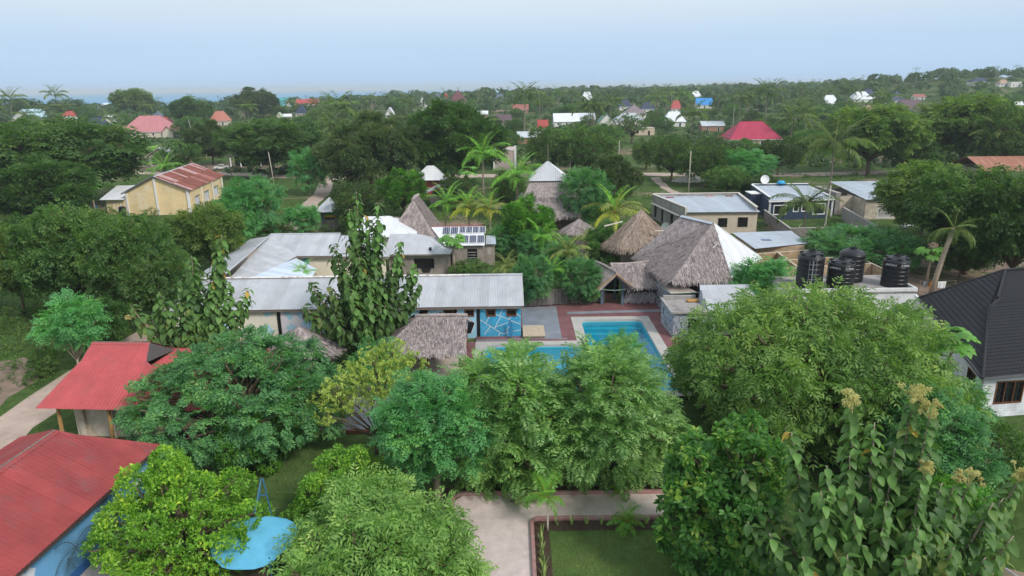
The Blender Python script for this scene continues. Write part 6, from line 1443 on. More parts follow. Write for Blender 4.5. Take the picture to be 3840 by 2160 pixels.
def banana_mesh(seed):
    rg = random.Random(seed); V, F = [], []
    for k in range(9):
        a = k * 2.4; ln = rg.uniform(2.0, 2.8); el = rg.uniform(.8, 1.25); p = Vector((0, 0, 1.3)); n = 7; b = len(V); c, s = math.cos(a), math.sin(a); side = Vector((-s, c, 0))
        for j in range(n + 1):
            t_ = j / n; wd = .36 * math.sin(math.pi * min(1, .12 + t_ * .9)) ** .6; V += [tuple(p - side * wd + Vector((0, 0, .06))), tuple(p), tuple(p + side * wd + Vector((0, 0, .06)))]
            e = el - 1.9 * t_ ** 1.3; p = p + Vector((c * math.cos(e), s * math.cos(e), math.sin(e))) * ln / n
        for j in range(n):
            q = b + 3 * j; F += [(q, q+1, q+4, q+3), (q+1, q+2, q+5, q+4)]
    return V, F
def banana(x, y, z, sc, label, seed):
    V, F = banana_mesh(seed); t = thing('banana_plant', label, 'banana plant', (x, y, z), seed, 'banana plants in the grove'); t.scale = (sc,) * 3
    mb = MB(); mb.v = V; mb.f = F; mb.build('leaves', L_ban, t); MB().tube([(0, 0, -.1), (0, 0, 1.4)], [.17, .11], 7).build('stem', stem_green, t); return t
def snake_mesh(seed):
    rg = random.Random(seed); V, F = [], []
    for k in range(11):
        a = rg.uniform(0, 6.28); r = rg.uniform(0, .10); h = rg.uniform(.28, .52); ln = rg.uniform(.05, .2); w_ = .028; b = len(V); c, s = math.cos(a), math.sin(a)
        for z, q in ((0, .7), (.4, 1), (.75, .8), (1, .08)): V += [(c*(r + ln*z*z) - s*w_*q, s*(r + ln*z*z) + c*w_*q, h*z), (c*(r + ln*z*z) + s*w_*q, s*(r + ln*z*z) - c*w_*q, h*z)]
        F += [(b+2*i, b+2*i+1, b+2*i+3, b+2*i+2) for i in range(3)]
    me = bpy.data.meshes.new('snake_plant_blades'); me.from_pydata(V, [], F); me.update(); me.materials.append(snake_m); return me
SNK = [snake_mesh(s) for s in range(4)]
ORD = ['first', 'second', 'third', 'fourth', 'fifth', 'sixth', 'seventh', 'eighth', 'ninth', 'tenth', 'eleventh', 'twelfth', 'thirteenth', 'fourteenth', 'fifteenth', 'sixteenth']
def snake_row(pts, fmt, group, sc=1.0):
    for k, (x, y) in enumerate(pts):
        o = put('snake_plant', SNK[k % 4], None, (x, y, .016), (0, 0, k * 1.7), sc * (.85 + .3 * ((k * 37) % 10) / 10)); tag(o, fmt % ORD[k], 'snake plant', group)
# ------------------------------------------------------------------ foreground trees, each grown for its own place
def near(name, obj_name, kind, mat, x, y, R, H, zb, nb, ns, seed, label, **k):
    place_tree(tree_meshes(name, kind, mat, R, H, zb, nb, ns, seed, **k), x, y, 0, label, name=obj_name)
near('citrus', 'citrus_tree', 'citrus', L_cit, -15.6, 27.7, 3.5, 5.0, -1.2, 44, 4200, 101, 'round bright green citrus tree in front of the sky-blue mural wall', scale=1.35, rb=(.16, .26), spread=.84, inner=.08, tufts=.5)
near('glossy_bush', 'glossy_bush', 'citrus', L_bush, -15.6, 36.4, 1.9, 3.9, .2, 14, 2000, 102, 'round glossy bush between feathery tree and lawn', rb=(.22, .34), spread=.8, inner=.08, scale=1.3)
near('feathery_tree', 'feathery_tree', 'leuc', L_leuc, -17.6, 39.8, 5.5, 5.8, .0, 44, 1900, 103, 'broad blue-green feathery tree overhanging the red workshop roof', scale=1.5, up_bias=.3, tdir=(0, 0, -.1), rb=(.18, .30), spread=.8, inner=.1)
rb_ = [((-3.2, .2, 3.9), .95), ((-2.0, .6, 3.4), .8), ((.2, .2, 4.4), 1.0), ((2.4, 1.0, 5.6), .9), ((-2.2, -.6, 4.6), 1.0), ((-1.2, .4, 5.2), 1.1), ((0, .8, 5.9), 1.1), ((1.2, 1.2, 6.5), .9), ((.6, -.2, 5.0), 1.1), ((1.6, 0, 5.6), 1.0), ((-3.8, -.8, 2.9), .7), ((-2.6, -1.0, 3.2), .8), ((-1.2, -.6, 3.9), .9), ((.6, -1, 3.8), .9), ((2.0, .6, 4.2), .8), ((-3.9, -.4, 2.0), .5), ((1.4, -1.2, 2.6), .7)]
near('spreading_tree', 'spreading_tree', 'yellow', L_yel, -8.6, 38.2, 4.2, 7.3, 2, 0, 1700, 104, 'sparse yellow-green spreading tree beside the thatched parasol', blobs=[(np.array(c), (r, r, r * .75)) for c, r in rb_], fork=(.3, 0, 1.3), trunk=bark, r0=.13, broad=True, inner=.3)
near('horseradish_tree', 'horseradish_tree', 'feather', L_mor, -4.3, 33.4, 2.6, 6.6, 2.0, 30, 1350, 105, 'feathery horse-radish tree with forked pale trunk at the driveway corner', scale=1.15, up_bias=.55, trunk=bark_pale, r0=.22, fork=(.1, 0, 1.9), tufts=1.3, rb=(.20, .32), spread=.8, inner=.1)
near('lime_bush', 'lime_bush', 'citrus', L_lime, -8.6, 31.0, 2.7, 3.7, -1.0, 28, 3000, 106, 'low bright lime bush next to the blue canopy', rb=(.18, .3), spread=.82, inner=.08, scale=1.35)
near('drooping_neem', 'neem_tree', 'neem', L_neemn, -6.2, 25.3, 3.9, 4.9, -.8, 40, 1500, 107, 'drooping neem tree with yellow sprigs beside the driveway', scale=1.5, up_bias=.3, tdir=(0, 0, -.3), rb=(.16, .28), spread=.84, inner=.1)
near('soursop_a', 'soursop_tree', 'soursop', L_sour, -.2, 35.6, 3.4, 6.9, -.6, 44, 2800, 108, 'dense fishbone-leaved soursop tree beside the feathery horse-radish tree', scale=1.6, rb=(.18, .30), spread=.82, inner=.1)
near('soursop_b', 'soursop_tree', 'soursop', L_sour, 5.2, 35.9, 3.7, 6.9, -.6, 44, 2700, 109, 'dense fishbone-leaved soursop tree in front of the swimming pool', scale=1.6, rb=(.18, .30), spread=.82, inner=.1)
near('great_neem', 'neem_tree', 'neem', L_neemn, 19.2, 40.0, 7.9, 8.6, -.5, 95, 3100, 110, 'huge light green neem tree in front of the white tank house', scale=1.9, rb=(.11, .19), spread=.88, up_bias=.35, inner=.08, tufts=.35)
near('whorl_tree', 'whorled_tree', 'almond', L_alm, 9.5, 26.6, 2.8, 7.8, -.8, 40, 2200, 111, 'glossy tree with whorled pale-tipped leaves beside the lawn', scale=1.5, broad=True, rb=(.2, .32), spread=.82, up_bias=.35, inner=.1)
near('right_feather', 'feathery_tree', 'feather', L_leuc, 22.6, 32.4, 2.2, 6.3, 1.0, 16, 800, 112, 'feathery dark tree below the charcoal roofed house', scale=1.15, trunk=bark_pale, r0=.12)
near('wall_shrub', 'leafy_shrub', 'generic', L_gen, 26.2, 33.5, 2.6, 4.4, .2, 14, 1700, 113, 'dark leafy shrub mass at the white house wall', scale=.75)
near('teak_shrub', 'leafy_shrub', 'citrus', L_bush, 20.6, 29.0, 2.3, 3.6, .2, 12, 1700, 114, 'leafy shrub behind the flowering teak')
near('wall_fern', 'feathery_shrub', 'feather', L_mor, 26.8, 37.5, 2.0, 4.2, .4, 11, 480, 115, 'feathery shrub against the front wall of the charcoal roofed house', scale=1.1, trunk=bark_pale)
tb_ = [((-1.0, .2, 5.2), .8), ((.2, 0, 6.0), .9), ((1.2, .3, 5.4), .8), ((-1.6, -.3, 4.2), .7), ((.4, -.5, 4.6), .8), ((1.8, 0, 4.4), .7), ((-.6, .4, 3.6), .6), ((1.0, .2, 3.3), .6)]
near('thin_feather', 'feathery_tree', 'feather', L_mor, -34.9, 51.0, 2.2, 6.5, 3, 0, 330, 119, 'thin feathery tree with bare pale stems beside the dirt road', blobs=[(np.array(c), (r, r, r * .7)) for c, r in tb_], fork=(0, 0, 1.6), trunk=bark_pale, r0=.09, scale=1.25)
near('pool_shrub', 'leafy_shrub', 'almond', L_alm, 12.6, 45.5, 1.7, 3.8, .4, 10, 700, 116, 'slender shrub at the near edge of the swimming pool', scale=1.0)
near('pool_fern', 'feathery_shrub', 'feather', L_mor, 6.7, 41.5, 1.5, 6.4, 3.2, 9, 320, 117, 'feathery crown rising in front of the pool water', scale=1.1, trunk=bark_pale)
near('terrace_fern', 'feathery_shrub', 'feather', L_mor, -9.9, 46.5, 1.6, 4.2, .8, 9, 380, 118, 'feathery shrub between the parasol and the thatched pavilion', scale=1.1, trunk=bark_pale)

# ------------------------------------------------------------------ teak trees: every large leaf its own piece
def teak_leaf_mesh(seed):
    rg = random.Random(seed); V, F = [], []; nL, nW = 5, 4; L, W = 1.0, .66
    for i in range(nL + 1):
        t = i / nL; wd = W / 2 * (math.sin(math.pi * min(1, t * .92 + .04)) ** .75) * (1.0 if t < .5 else 1 - (t - .5) * .35)
        bend = -.55 * t * t * (1 + .2 * rg.random())
        for j in range(nW + 1):
            s = (j / nW - .5) * 2; V.append((L * t * (1 - .12 * t), s * wd, bend + .10 * abs(s) * wd * 2 + .035 * math.sin(9 * t + 2.5 * s + seed) * abs(s)))
    F = [(i*(nW+1) + j, i*(nW+1) + j+1, (i+1)*(nW+1) + j+1, (i+1)*(nW+1) + j) for i in range(nL) for j in range(nW)]
    me = bpy.data.meshes.new('teak_leaf'); me.from_pydata(V, [], F); me.update(); me.materials.append(L_teak); me.polygons.foreach_set('use_smooth', [True] * len(F)); return me
TLM = [teak_leaf_mesh(s) for s in range(5)]
old_leaf = leafmat('old_teak_leaf', (.20, .12, .03), (.36, .22, .05), (.45, .33, .07), 1.0)
TLO = TLM[0].copy(); TLO.materials.clear(); TLO.materials.append(old_leaf)
def panicle(mb_pts, c, r, rng):
    for k in range(16):
        d = unit(rng.normal(0, 1, 3)); d[2] = abs(d[2]) * 1.3 - .35; q = c + d * r * rng.uniform(.3, 1.15); n = 70; rr = r * rng.uniform(.18, .36)
        p = q + unit(rng.normal(0, 1, (n, 3))) * rr * rng.random((n, 1)) ** .4 * np.array([1, 1, .8]); s = unit(rng.normal(0, 1, (n, 3))) * .03; t = unit(np.cross(s, rng.normal(0, 1, (n, 3)))) * .024
        mb_pts.append(np.stack([p - s, p + t, p + s, p - t], 1).reshape(-1, 3)); w_ = np.array([.012, 0, 0]); mb_pts.append(np.array([c - [0, 0, r * .9] - w_, c - [0, 0, r * .9] + w_, q + w_, q - w_]))
def teak(x, y, stems, leaf, label, seed, flowers=(), n_obj=300, r0=.11, step=.30):
    """stems: list of (points, leafy-from fraction); leaf = leaf length; leaves in crossed pairs"""
    rg = random.Random(seed); rng = np.random.default_rng(seed); t = thing('teak_tree', label, 'teak tree', (x, y, 0))
    mb = MB(); spots = []
    for pts, f0 in stems:
        P = [Vector(p) for p in pts]; fine = []
        for k in range(len(P) - 1):
            m = 5; fine += [P[k].lerp(P[k+1], i / m) for i in range(m)]
        fine.append(P[-1]); ln = [0]
        for a, b in zip(fine, fine[1:]): ln.append(ln[-1] + (b - a).length)
        mb.tube(fine[::2] + ([fine[-1]] if (len(fine) - 1) % 2 else []), [r0 * max(.16, 1 - .85 * i / (len(fine[::2]))) for i in range(len(fine[::2]) + (1 if (len(fine) - 1) % 2 else 0))], 7)
        s = ln[-1] * f0; k = 0; tot = ln[-1]
        while s < tot:
            i = max(j for j in range(len(ln)) if ln[j] <= s); i = min(i, len(fine) - 2); p = fine[i].lerp(fine[i+1], (s - ln[i]) / max(1e-6, ln[i+1] - ln[i])); d = (fine[i+1] - fine[i]).normalized()
            x_ = d.cross(Vector((.3, .2, .9)) if abs(d.z) < .8 else Vector((1, 0, 0))).normalized(); y_ = d.cross(x_); a0 = k * 1.5708 + rg.uniform(-.4, .4); frac = s / tot
            for h in (0, math.pi):
                o = x_ * math.cos(a0 + h) + y_ * math.sin(a0 + h); ls = leaf * (1.1 - .35 * max(0, frac - .7) / .3)
                spots.append((p.copy(), (o + d * .3).normalized(), ls * rg.uniform(.75, 1.15), frac))
                if frac < .88:
                    q = (o * .8 + Vector((rg.uniform(-1, 1), rg.uniform(-1, 1), rg.uniform(-.5, .6)))).normalized(); spots.append((p + q * leaf * rg.uniform(.25, .75), (q + Vector((0, 0, -.1))).normalized(), ls * rg.uniform(.65, 1.05), frac))
            s += step * (1.05 - .45 * frac); k += 1
    mb.build('trunk', bark_pale, t, smooth=True)
    camv = Vector((0, 0, 22)) - Vector((x, y, 3)); camv.normalize()
    spots.sort(key=lambda q: -(q[0].dot(camv) + .3 * q[1].dot(camv)))
    rest = []
    for i, (p, o, l, fr) in enumerate(spots):
        up = Vector((0, 0, 1)); side = up.cross(o).normalized() if abs(o.z) < .95 else Vector((1, 0, 0)); o2 = (o + Vector((0, 0, -.1 - .55 * rg.random()))).normalized(); side = up.cross(o2).normalized(); n_ = o2.cross(side)
        M = Matrix((o2, side, n_)).transposed().to_4x4() @ Matrix.Rotation(rg.uniform(-.35, .35), 4, 'X'); M = Matrix.Translation(p + o * .03) @ M @ Matrix.Diagonal((l, l, l, 1))
        if i < n_obj:
            lf = put('leaf', TLO if rg.random() < .02 else TLM[i % 5], t); lf.matrix_local = M
        else: rest.append((i % 5, M))
    if rest:
        VV, QQ, n0 = [], [], 0
        for k, M in rest:
            m_ = TLM[k]; v = np.empty(len(m_.vertices) * 3, np.float32); m_.vertices.foreach_get('co', v); v = np.c_[v.reshape(-1, 3), np.ones(len(m_.vertices))] @ np.array(M).T
            q = np.empty(len(m_.polygons) * 4, np.int32); m_.loops.foreach_get('vertex_index', q); VV.append(v[:, :3]); QQ.append(q.reshape(-1, 4) + n0); n0 += len(v)
        o = put('foliage', np_mesh('teak_foliage', np.concatenate(VV), np.concatenate(QQ), L_teak, True), t); o['kind'] = 'stuff'
    for c, r in flowers:
        acc = []; panicle(acc, np.array(c), r, rng); V = np.concatenate(acc); put('flower_panicle', np_mesh('flower_panicle', V, np.arange(len(V)).reshape(-1, 4), flower_m), t)
    return t
def stem_fan(rg, n, R, H, z0, lean_dir=(0, 0), hmin=.55, flat_=1.0):
    out_ = []
    for k in range(n):
        a = k * 2.39996; r = R * math.sqrt((k + .5) / n); tx, ty = r * math.cos(a) + lean_dir[0], r * math.sin(a) * flat_ + lean_dir[1]; h = H * (1 - (1 - hmin) * (r / R) ** 1.5 * rg.uniform(.7, 1.15))
        out_.append(([(0, 0, z0), (tx * .45, ty * .45, z0 + (h - z0) * .35), (tx * .85, ty * .85, z0 + (h - z0) * .72), (tx, ty, h)], .18))
    return out_
rgt_ = random.Random(9)
# tall teak in front of the mural building
st_ = stem_fan(rgt_, 24, 3.3, 10.2, 1.0, hmin=.42)
def stem(tx, ty, h, z0=1.0, f0=.25): return ([(0, 0, z0), (tx * .42, ty * .42, z0 + (h - z0) * .38), (tx * .85, ty * .85, z0 + (h - z0) * .75), (tx, ty, h)], f0)
st_ += [stem(-.1, .4, 14.3), stem(-.7, .2, 13.0), stem(1.6, 0, 13.4), stem(.8, .2, 12.2), stem(-4.8, -.5, 5.3), stem(-4.3, 0, 7.2), stem(4.5, 0, 6.8), stem(4.2, 0, 8.6), stem(-2.1, 0, 10.2), stem(3.2, 0, 10.4), stem(3.8, -.6, 3.4), stem(-3.4, -.6, 3.0), stem(0, -1.4, 5.0), stem(1.4, -1.6, 4.0), stem(-1.6, -1.5, 3.6), stem(2.6, -.8, 5.4), stem(-3.6, .3, 4.6), stem(.2, -1.2, 8.4), stem(-1.2, -1, 7.2), stem(1.6, -1, 7.4)]
teak(-12.0, 53.0, st_, .72, 'tall teak tree with huge hanging leaves in front of the long grey roof', 201, n_obj=300, r0=.13, step=.30)
# flowering teak by the red workshop
st_ = [stem(3.4, .2, 11.6, .5), stem(.9, .2, 10.0, .5), stem(.6, .2, 9.0), stem(2.9, .1, 10.0), stem(-4.3, 0, 6.2), stem(-1.9, 0, 7.2), stem(5.0, 0, 7.5), stem(4.2, -.4, 5.0), stem(-.6, -.6, 4.4), stem(-3.2, -.3, 4.6), stem(1.2, -.6, 5.0), stem(2.6, -.5, 6.2), stem(-2.6, .4, 6.0), stem(2.2, .3, 7.8), stem(.2, -.8, 5.8), stem(-1.2, -.8, 3.2), stem(2.0, -1.0, 3.8), stem(3.6, 0, 8.0), stem(-.4, .4, 8.0)]
teak(-25.2, 50.3, st_, .74, 'open teak tree with one tall leader beside the mural building end', 202, flowers=[((-4.3, 0, 5.3), .42), ((-3.4, -.3, 4.5), .35)], n_obj=300, r0=.12, step=.34)
# big flowering teak at the lower right
st_ = [stem(x_ - 14.0, y_ - 21.8, h_, .4) for x_, y_, h_ in [(10.63, 23.5, 9.2), (12.56, 23, 10.5), (13.19, 22.5, 10.1), (14.78, 23, 10.8), (15.17, 22.5, 10.4), (11.05, 21.5, 7.9), (12.1, 21, 7.3), (9.57, 22, 5.8), (17.11, 22.5, 7.5), (17.78, 22, 7.0), (13.16, 21, 7.8), (19.38, 23, 7.3), (15.37, 21.5, 8.2), (9.32, 24.5, 7.0), (9.1, 23, 5.6), (10.21, 20.5, 5.9), (13.55, 20, 6.2), (15.52, 20.5, 6.2), (14.7, 21.5, 8.6), (16.71, 20.5, 5.8), (11.6, 20.2, 6.2), (14.2, 20.6, 7.0), (12.4, 22.4, 8.8), (16.2, 22, 7.8), (13.9, 22.2, 9.2), (11.6, 22.4, 8.4), (18.3, 21.4, 6.0), (12.9, 19.6, 5.6), (15.0, 19.6, 5.4), (10.6, 22.0, 6.8), (17.0, 19.8, 4.8), (18.6, 22.6, 6.8), (15.9, 23.2, 8.8)]]
teak(14.0, 21.8, st_, .58, 'big flowering teak with cream blossom heads beside the steel pipe frame', 203, flowers=[((-1.45, 1.2, 10.75), .5), ((.8, 1.2, 11.0), .55), ((1.2, .7, 10.6), .45), ((3.1, .7, 7.8), .42), ((5.4, 1.2, 7.6), .45), ((.7, -.3, 8.8), .3), ((2.3, .2, 8.1), .28)], n_obj=300, r0=.12, step=.27)

# ------------------------------------------------------------------ papayas, bananas, bed plants
papaya(-6.9, 79.8, 4.4, 'papaya tree leaning between kitchen and solar house', 18, 1, 1.6)
papaya(27.6, 40.2, 6.4, 'papaya tree with a yellow flower spray beside the charcoal roof', 18, 2, 1.4, True)
papaya(-76.2, 119, 5.6, 'taller papaya tree in front of the yellow house', 12, 3, 1.9); papaya(-73.6, 120, 6.2, 'papaya tree beside the black barrel of the yellow house', 12, 4, 1.9)
papaya(-8.2, 130, 7.0, 'thin papaya tree in front of the royal palm', 10, 5, 1.8); papaya(46.8, 74, 3.6, 'papaya tree beside the clothes line', 12, 6, 1.7)
for k, (x, y, s) in enumerate([(-118, 232, 1.6), (-114, 235, 1.7), (-110, 231, 1.5), (-106, 236, 1.7), (-122, 238, 1.6), (-101, 230, 1.5), (-98, 235, 1.6), (-113, 226, 1.4), (-104, 225, 1.4), (-125, 231, 1.5)]):
    banana(x, y, 0, s, ORD[k] + ' banana plant of the grove, counting from the grey gabled shed', k + 1)
snake_row([(1.35, 22.5 + .62 * k) for k in range(13)], '%s snake plant along the kerb, from the bottom edge up', 'snake plants beside the driveway kerb', 1.15)
snake_row([(2.2 + .78 * k, 30.75) for k in range(9)], '%s snake plant in the soil bed, from the ringed palm', 'snake plants in the lawn bed', 1.0)
snake_row([(-2.6 + .95 * k, 33.95) for k in range(14)], '%s snake plant along the far driveway kerb, from the corner', 'snake plants in the shaded bed', .95)
for k, (x, y) in enumerate([(-4.0, 30.4), (-3.8, 31.2), (-4.1, 29.4), (-3.7, 28.0)]):
    t = thing('spider_lily', ORD[k] + ' white-flowered lily clump below the forked trunk, from the kerb', 'lily', (x, y, 0), k, 'white lilies beside the driveway')
    put('blades', SNK[k % 4], t, scale=1.0).data = SNK[k % 4]
    MB().tube([(0, 0, 0), (.05, .02, .62)], .008, 4).build('stalk', stem_green, t); MB().lathe([(.01, 0), (.07, .03), (.11, .09), (.06, .11), (.02, .06)], 9, (.05, .02, .6)).build('flower', white, t)

# ------------------------------------------------------------------ grass and undergrowth (uncountable)
def blades(name, region, n, h, w_, mat, seed, mask=None, zf=.018):
    rng = np.random.default_rng(seed); x0, x1, y0, y1 = region; x = rng.uniform(x0, x1, n); y = rng.uniform(y0, y1, n); z = np.full(n, zf)
    if mask is not None:
        k = mask(x, y); x, y, z = x[k], y[k], z[k]
    n = len(x); a = rng.uniform(0, 6.28, n); hh = rng.uniform(.5, 1.2, n) * h; l = rng.uniform(.1, .7, n) * hh; b = np.stack([x, y, z], 1); s = np.stack([np.cos(a), np.sin(a), 0 * a], 1) * w_ * rng.uniform(.6, 1.3, n)[:, None]
    d = np.stack([-np.sin(a) * l, np.cos(a) * l, hh], 1); V = np.stack([b - s, b + s, b + d + s * .15, b + d - s * .15], 1).reshape(-1, 3)
    o = put(name, np_mesh(name, V, np.arange(len(V)).reshape(-1, 4), mat)); tag(o, 'short green grass', 'grass', kind='stuff'); return o
L_grass = leafmat('lawn_blade', (.045, .10, .02), (.09, .16, .035), (.17, .20, .06), .7, objvar=.05); L_grassd = leafmat('shade_grass_blade', (.035, .085, .018), (.065, .13, .028), (.11, .16, .04), .7, objvar=.05)
o_ = blades('lawn_grass', (1.8, 9.5, 24.0, 30.2), 20000, .075, .012, L_grass, 1); tag(o_, 'mown lawn grass inside the driveway kerb')
o_ = blades('lawn_grass', (-14.5, -4.2, 33.9, 40.6), 13000, .10, .016, L_grassd, 2); tag(o_, 'lawn grass below the sparse yellow-green tree')
o_ = blades('lawn_grass', (2, 13, 34.4, 41.5), 10000, .10, .016, L_grassd, 3); tag(o_, 'shaded lawn grass under the soursop trees')
def weeds(name, pts, sc, mat, seed, label):
    rng = np.random.default_rng(seed); pts = np.array(pts, float); n = len(pts); dr = np.stack([rng.normal(0, .5, n), rng.normal(0, .5, n), np.ones(n)], 1)
    V, Q = leaf_geometry(pts, dr, 'generic', sc, rng); o = put(name, np_mesh(name, V, Q, mat)); tag(o, label, 'undergrowth', kind='stuff')
rng_ = np.random.default_rng(77)
def road_ok(x, y):
    k = np.ones(len(x), bool)
    k &= np.abs(x + 34.6 + np.clip(y - 60, 0, 200) * .08) > 2.4
    k &= np.abs(y - (178 + np.where(x < -48, -(x + 48) * .15, 0))) > 4.5
    k &= ~((np.abs(x - 35.3) < 1.5) & (y > 130) & (y < 178))
    k &= ~((x > -31.5) & (x < 15.5) & (y > 40.5) & (y < 90)); k &= ~((x > -4.2) & (x < 14) & (y < 42)); k &= ~((x > -30) & (x < -18) & (y < 50))
    k &= ~((x > -14.6) & (x < -4.1) & (y > 33) & (y < 41)); k &= ~((x > 14) & (x < 39) & (y > 57) & (y < 118)); k &= ~((x > 30.5) & (y > 41) & (y < 62) & (x < 52)); k &= ~((x > 40) & (x < 72) & (y > 97) & (y < 130)); k &= ~((x > -75) & (x < -58) & (y > 124) & (y < 150)); k &= ~((x > 42) & (x < 56) & (y > 62) & (y < 82))
    return k
def clumps(n, x0, x1, y0, y1, thresh=.0, seed=1):
    r = np.random.default_rng(seed); x = r.uniform(x0, x1, n); y = r.uniform(y0, y1, n); f = np.sin(x * .21 + 1.3) * np.cos(y * .17 + .4) + .6 * np.sin(x * .53 + y * .41) + .3 * np.sin(x * 1.3 - y * 1.1); k = road_ok(x, y) & (f > thresh) & (np.abs(x) < .8 * y + 8); return np.stack([x[k], y[k], np.zeros(k.sum())], 1)
weeds('undergrowth', clumps(9000, -60, 40, 20, 100, -.2, 1), .9, L_gen, 5, 'low weeds round the compound')
weeds('undergrowth', clumps(8000, -140, 140, 95, 190, -.1, 2), 1.5, L_gen, 6, 'rough grass and weeds in the fields')
weeds('undergrowth', clumps(4000, -260, 260, 185, 400, -.3, 3), 2.6, L_gen, 7, 'distant scrub between the houses')

def thicket(name, n, x0, x1, y0, y1, r0, r1, k, sc, mat, seed, label, thresh=-.3):
    """many low bushes nobody would count"""
    pts = clumps(n, x0, x1, y0, y1, thresh, seed); rng = np.random.default_rng(seed); m = len(pts); R = rng.uniform(r0, r1, m)
    d = unit(rng.normal(0, 1, (m, k, 3)) + np.array([0, 0, .4])); d[..., 2] = np.abs(d[..., 2])
    p = pts[:, None] + d * R[:, None, None] * np.array([1.1, 1.1, 1.0]) * rng.uniform(.6, 1.05, (m, k, 1))
    V, Q = leaf_geometry(p.reshape(-1, 3), d.reshape(-1, 3), 'generic', sc, rng); o = put(name, np_mesh(name, V, Q, mat)); tag(o, label, 'bushes', kind='stuff')
thicket('bushes', 260, -75, -36, 42, 125, .6, 1.7, 26, .95, L_gen, 31, 'low bushes left of the dirt road', -.5)
thicket('bushes', 420, -110, 130, 95, 172, .7, 2.0, 22, 1.25, L_gen, 32, 'bushes scattered over the fields', -.2)
thicket('bushes', 160, 36, 70, 62, 130, .5, 1.5, 22, 1.0, L_gen, 33, 'bushes round the block walls', -.4)
